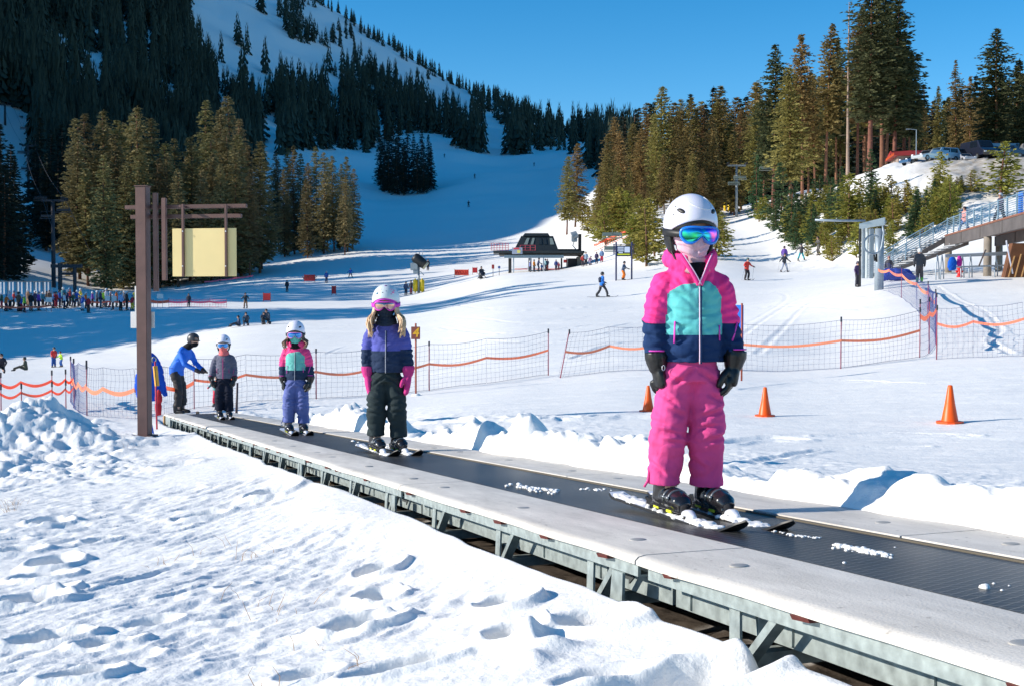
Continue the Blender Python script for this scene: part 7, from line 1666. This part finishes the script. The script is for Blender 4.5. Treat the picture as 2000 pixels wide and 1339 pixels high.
# second flight beneath the deck, running the other way
sf = empty('lower_stairs', (25.5, 74, gz(25.5, 74))); O2 = sf.location; mb = MB()
for i in range(12):
    f = i / 11; mb.box((22.4 + 4.6 * f - O2.x, 74.5 - O2.y, 2.0 + 1.7 * f - O2.z), (.34, 2.2, .06))
mb.build('treads', mat('tread_snowy', S(170, 172, 175), .8), sf)
for dy in (73.35, 75.65):
    mb = MB(); a, b_ = Vector((22.2, dy, 1.8)) - O2, Vector((27.2, dy, 3.65)) - O2; mb.hexa([a + Vector((0, -.04, -.1)), b_ + Vector((0, -.04, -.1)), b_ + Vector((0, .04, -.1)), a + Vector((0, .04, -.1)), a + Vector((0, -.04, .1)), b_ + Vector((0, -.04, .1)), b_ + Vector((0, .04, .1)), a + Vector((0, .04, .1))]); mb.build('stringer', conc, sf)
tag(sf, 'open snowy stairs rising beneath the footbridge', 'stairs')
pr = [((1883, 62), (232, 150, 140), (70, 110, 180), (60, 50, 56), 'person in salmon and white jacket walking on the footbridge'), ((1952, 57), (60, 44, 70), (40, 40, 56), (190, 190, 195), 'person in dark plum jacket on the footbridge')]
for (x, Y), jc, tc, hc, lb in pr:
    u = (x - CX) / F; k = (77 - Y) / 25; a = e0.lerp(e1, 0); 
    # point on the deck where this bearing crosses the walkway centre
    best = min((abs((e0.lerp(e1, t) + nrm_ * .9).x / (e0.lerp(e1, t) + nrm_ * .9).y - u), t) for t in np.linspace(0, 1, 200)); pp = e0.lerp(e1, best[1]) + nrm_ * .9
    person(pp + Vector((0, 0, .09)), R(-70), 1.7, 'walk', lb, jc, tc, hc, skis=False)
best = min((abs((e0.lerp(e1, t)).x / (e0.lerp(e1, t)).y - (1980 - CX) / F), t) for t in np.linspace(0, 1, 200)); pp = e0.lerp(e1, best[1]) + nrm_ * .25
mb = MB(); mb.box((0, 0, .6), (.06, .5, 1.05), bev=.02); o = mb.build('blue_board', mat('board_blue_plastic', S(24, 120, 225), .4), None, loc=pp + Vector((0, 0, .09))); tag(o, 'blue plastic board standing against the footbridge railing', 'board')
# ---- ski rack, coats, hydrant, pallets, net heap
Yr = 64.; pr_ = ground_at(1930, Yr); e = empty('ski_rack', pr_)
def K_(x, y, d=0.): return P(x, y, Yr + d) - pr_
mb = MB(); mb.loft([K_(1846, 499), K_(1900, 497), K_(2010, 491)], .05, 8); mb.build('top_rail', gst, e); mb = MB(); mb.loft([K_(1846, 502, .6), K_(2010, 495, .6)], .05, 8); mb.build('top_rail', gst, e); mb = MB(); mb.loft([K_(1866, 522, .3), K_(2010, 517, .3)], .045, 8); mb.build('lower_rail', gst, e)
for x in (1835, 1844, 1884, 1900, 1950, 1994):
    for q in (-1, 1):
        mb = MB(); b0 = K_(x, 498); fx_ = K_(x + q * 7, 538); fz = gz(fx_.x + pr_.x, fx_.y + pr_.y) - pr_.z
        mb.loft([(b0.x, .3, b0.z), (b0.x + q * .05, .3, b0.z - .4), (b0.x + q * .08, .3 , (b0.z + fz) / 2 - .1), (fx_.x, .3 + q * .3, fz)], .032, 7); mb.build('leg', gst, e, smooth=True)
tag(e, 'long tubular steel ski rack under the footbridge', 'ski rack')
drape('hanging_coat', 1850, 502, 1870, 529, 63.5, cloth('coat_blue2', S(20, 90, 190)), 'bright blue coat hung on the ski rack', seed=9, th=.2); drape('hanging_coat', 1868, 500, 1880, 521, 63.6, cloth('coat_magenta', S(190, 50, 150)), 'magenta coat hung on the ski rack', seed=10, th=.15)
ph = ground_at(1873, 66); e = empty('fire_hydrant', ph); hr = mat('hydrant_red', S(205, 34, 34), .4); mb = MB(); mb.loft([(0, 0, 0), (0, 0, .08), (0, 0, .09), (0, 0, .42), (0, 0, .46), (0, 0, .56), (0, 0, .62)], [.16, .16, .11, .11, .15, .10, .03], 14); mb.build('barrel', hr, e, smooth=True)
for q in (-1, 1): mb = MB(); mb.cyl((q * .08, 0, .30), (q * .19, 0, .30), .06, n=8); mb.build('outlet', hr, e)
tag(e, 'red fire hydrant in front of the bridge column', 'fire hydrant')
pp_ = mat('pallet_wood', S(104, 66, 42), .8, vary=(2, .25)); ppl = mat('pallet_edge', S(196, 150, 96), .8)
pw = ground_at(1990, 63); e = empty('stacked_boards', pw); mb = MB(); mb.hexa([Vector(v) for v in [(-.75, 0, 0), (1.4, 0, 0), (1.4, .5, 0), (-.75, .5, 0), (-.35, 0, 1.75), (1.6, 0, 1.75), (1.6, .5, 1.75), (-.35, .5, 1.75)]]); bx = mb.build('boards', pp_, e)
for i in range(6): x = -.6 + i * .33; mb = MB(); mb.hexa([Vector(v) for v in [(x, -.04, .02), (x + .06, -.04, .02), (x + .06, -.01, .02), (x, -.01, .02), (x + .30, -.04, 1.1 + .1 * (i % 2)), (x + .36, -.04, 1.1 + .1 * (i % 2)), (x + .36, -.01, 1.1 + .1 * (i % 2)), (x + .30, -.01, 1.1 + .1 * (i % 2))]]); mb.build('batten', ppl, bx)
tag(e, 'stack of leaning brown timber boards at the right edge', 'timber stack')
for x0, y0, x1, y1, c, lb in ((1965, 470, 1978, 535, (215, 220, 240), 'white ski leaning on the rack'), (1925, 488, 1912, 520, (90, 80, 80), 'dark ski leaning on the rack beside the bridge column')):
    a, b_ = P(x0, y0, 63), P(x1, y1, 63); mb = MB(); mb.loft([Vector((0, 0, 0)), (a - b_) * .5, (a - b_) * .9, (a - b_) + Vector((0, -.05, 0))], [(.04, .012)] * 4, 8); o = mb.build('leaning_ski', omat(c, .4), None, loc=b_, smooth=True); tag(o, lb, 'ski')
pn_ = ground_at(1752, 66); mb = MB(); mb.loft([(-1.1, 0, .1), (-.7, 0, .3), (0, 0, .35), (.6, 0, .28), (1.0, 0, .08)], [.12, .3, .36, .34, .1], 12); mb.loft([(-.6, .3, .5), (.3, .2, .55)], .14, 8)
o = remesh(mb, .04, 1, wr=wrink(7, .05, 3), name='net_heap', mats=[mat('heap_blue', S(28, 56, 150), .7, bump=(14, 1, .05))]); o.location = pn_; tag(o, 'heap of blue safety netting at the foot of the stairs', 'net heap')
# ---- car park
def vehicle(x, yb, Y, kind, col, label, rz=0., s=1.0):
    p = ground_at(x, Y); e = empty('parked_' + kind, p, R(rz)); e.scale = (s, s, s); paint = mat('paint_%d_%d_%d' % col, S(*col), .3, .3, coat=.6); gl = mat('car_glass', S(26, 34, 44), .08, .2)
    prof = {'car': [(-2.2, .3), (-2.25, .62), (-1.5, .85), (-.9, .95), (-.35, 1.38), (.9, 1.42), (1.55, 1.02), (2.15, .95), (2.25, .6), (2.2, .3)], 'suv': [(-2.3, .35), (-2.35, .8), (-1.3, 1.05), (-.75, 1.70), (1.9, 1.74), (2.25, 1.1), (2.3, .4)],
            'van': [(-2.6, .35), (-2.65, .9), (-1.9, 1.3), (-1.3, 2.1), (2.4, 2.15), (2.5, .35)], 'pickup': [(-2.8, .4), (-2.85, .95), (-1.5, 1.12), (-.9, 1.78), (.5, 1.8), (.75, 1.15), (2.75, 1.12), (2.8, .45)], 'truck': [(-4, .4), (-4.05, 1.2), (-3.2, 1.4), (-2.9, 2.0), (-2.7, 2.9), (3.9, 2.95), (4.0, .45)]}[kind]
    W = {'truck': 1.2}.get(kind, .92); mb = MB(); n = len(prof)
    top = max(z for _, z in prof); vs_ = []
    for q in (-1, 1): vs_ += [(x_, q * W * (1 - .12 * max(0, (z - 1.0) / (top - .9))), z) for x_, z in prof]
    mb.add(vs_, [tuple(range(n)), tuple(range(n, 2 * n))] + [(i, (i + 1) % n, (i + 1) % n + n, i + n) for i in range(n)]); b_ = mb.build('body', paint, e)
    q = b_.modifiers.new('b', 'BEVEL'); q.width = .06; q.segments = 2
    hz = top - .12; lo = {'car': .98, 'suv': 1.12, 'van': 1.35, 'pickup': 1.2, 'truck': 1.6}[kind]; x0, x1 = {'car': (-.55, 1.15), 'suv': (-.7, 1.8), 'van': (-1.3, .2), 'pickup': (-.8, .4), 'truck': (-2.9, -2.0)}[kind]
    for sd in (-1, 1):
        for k in range(2):
            a = x0 + (x1 - x0) * k / 2 + .05; c = x0 + (x1 - x0) * (k + 1) / 2 - .05; y_ = sd * (W * .93 + .012)
            mb = MB(); mb.hexa([Vector(v) for v in [(a - .1 * (k == 0), y_ * 1.03, lo), (c, y_ * 1.03, lo), (c, y_ * .9, lo), (a - .1 * (k == 0), y_ * .9, lo), (a + .15 * (k == 0), y_ * .985, hz), (c, y_ * .985, hz), (c, y_ * .88, hz), (a + .15 * (k == 0), y_ * .88, hz)]]); mb.build('window', gl, b_)
    fr = {'car': ((-.98, .96), (-.42, 1.34)), 'suv': ((-1.27, 1.1), (-.82, 1.64)), 'van': ((-1.86, 1.36), (-1.38, 2.0)), 'pickup': ((-1.46, 1.16), (-.95, 1.72)), 'truck': ((-3.15, 1.45), (-2.92, 1.95))}[kind]
    mb = MB(); (xa, za), (xb, zb_) = fr; mb.hexa([Vector(v) for v in [(xa - .03, -W * .8, za), (xa - .03, W * .8, za), (xa + .05, W * .8, za), (xa + .05, -W * .8, za), (xb - .03, -W * .74, zb_), (xb - .03, W * .74, zb_), (xb + .05, W * .74, zb_), (xb + .05, -W * .74, zb_)]]); mb.build('windscreen', gl, b_)
    for xw in ((-1.4, 1.4) if kind != 'truck' else (-2.9, 2.4)):
        for sd in (-1, 1):
            mb = MB(); mb.cyl((xw, sd * (W - .12), .34), (xw, sd * (W + .02), .34), .34, n=16); w_ = mb.build('wheel', m_dk, e); mb = MB(); mb.cyl((xw, sd * (W + .021), .34), (xw, sd * (W + .03), .34), .2, n=12); mb.build('rim', m_grey, w_)
    xf_, xr = prof[1][0], prof[-2][0]
    for sd in (-1, 1):
        mb = MB(); mb.box((xf_ - .0, sd * W * .72, .72), (.08, .32, .14), bev=.02); mb.build('headlight', m_whp, e); mb = MB(); mb.box((xr + .0, sd * W * .85, .9), (.08, .16, .28), bev=.02); mb.build('tail_light', mat('tail_red', S(200, 30, 36), .3), e)
    return tag(e, label, kind if kind != 'suv' else 'car')
vehicle(1788, 322, 148, 'car', (70, 110, 150), 'blue saloon car parked below the red roofed building', 20, .9); vehicle(1812, 320, 143, 'car', (190, 196, 200), 'pale silver car nose on in front of the blue one', 30, .95)
vehicle(1836, 316, 146, 'suv', (130, 160, 180), 'silver blue car parked at the edge of the bank', 25, .95); vehicle(1862, 312, 147, 'suv', (30, 34, 44), 'black car parked right of the silver blue one', 200, .95); vehicle(1879, 308, 146, 'car', (200, 200, 205), 'white car between black car and dark van', 95, .8)
vehicle(1906, 304, 147, 'van', (34, 38, 54), 'tall dark van parked with its rear to the slope', 100, 1.05); vehicle(1952, 300, 154, 'truck', (62, 100, 128), 'long blue grey box truck behind the pickup', 178, .72); vehicle(1964, 302, 146, 'pickup', (30, 60, 88), 'dark blue pickup parked at the edge of the bank', 170, .85); vehicle(1935, 300, 147.5, 'pickup', (120, 150, 180), 'pale blue pickup with its tail to the slope', 112, .9)
vehicle(1998, 298, 146, 'pickup', (150, 140, 130), 'grey pickup with red tail light at the right edge', 165, .85)
Yh = 163; ph = ground_at(1795, Yh); e = empty('red_roofed_building', ph, R(-8)); rr_ = mat('roof_red', S(150, 46, 44), .6, vary=(1, .1)); wl_ = mat('wall_beige', S(150, 135, 125), .8)
zr = P(1795, 302, Yh).z - ph.z; zt2 = P(1795, 291, Yh).z - ph.z; mb = MB(); mb.box((.2, 3, zr / 2 - .2), (6.2, 6, zr + .2)); wb_ = mb.build('wall', wl_, e)
mb = MB(); mb.hexa([Vector(v) for v in [(-3.6, -.6, zr - .15), (3.6, -.6, zr - .15), (3.6, 6.6, zr - .15), (-3.6, 6.6, zr - .15), (-3.4, 2.6, zt2 + .1), (3.4, 2.6, zt2 + .1), (3.4, 3.4, zt2 + .1), (-3.4, 3.4, zt2 + .1)]]); mb.build('roof', rr_, e)
mb = MB(); mb.hexa([Vector(v) for v in [(-4.6, -1.2, zr - .9), (-3.62, -1.2, zr - .2), (-3.62, -1.0, zr - .2), (-4.6, -1.0, zr - .9), (-4.6, -1.2, zr - .6), (-3.62, -1.2, zr + .15), (-3.62, -1.0, zr + .15), (-4.6, -1.0, zr - .6)]]); mb.build('gable_board', mat('gable_orange', S(235, 96, 44), .5), e)
for xw in (-1.6, .4, 2.2): mb = MB(); mb.box((xw, -.02, zr * .5), (.9, .06, .7)); mb.build('window', mat('window_dark', S(52, 60, 64), .15, .3), wb_)
tag(e, 'low building with dark red roof behind the parked cars', 'building')
pl = ground_at(1786, 158); e = empty('lamp_post', pl); H = P(1786, 254, 158).z - pl.z; mb = MB(); mb.cyl((0, 0, 0), (0, 0, H), .07, .05, 8); mb.build('pole', gst, e); mb = MB(); mb.cyl((0, 0, H), (-.9, 0, H + .1), .04, n=6); mb.box((-1.1, 0, H + .08), (.5, .2, .1), bev=.03); mb.build('lamp_head', gst, e); tag(e, 'slim grey lamp post behind the red roof', 'lamp post')
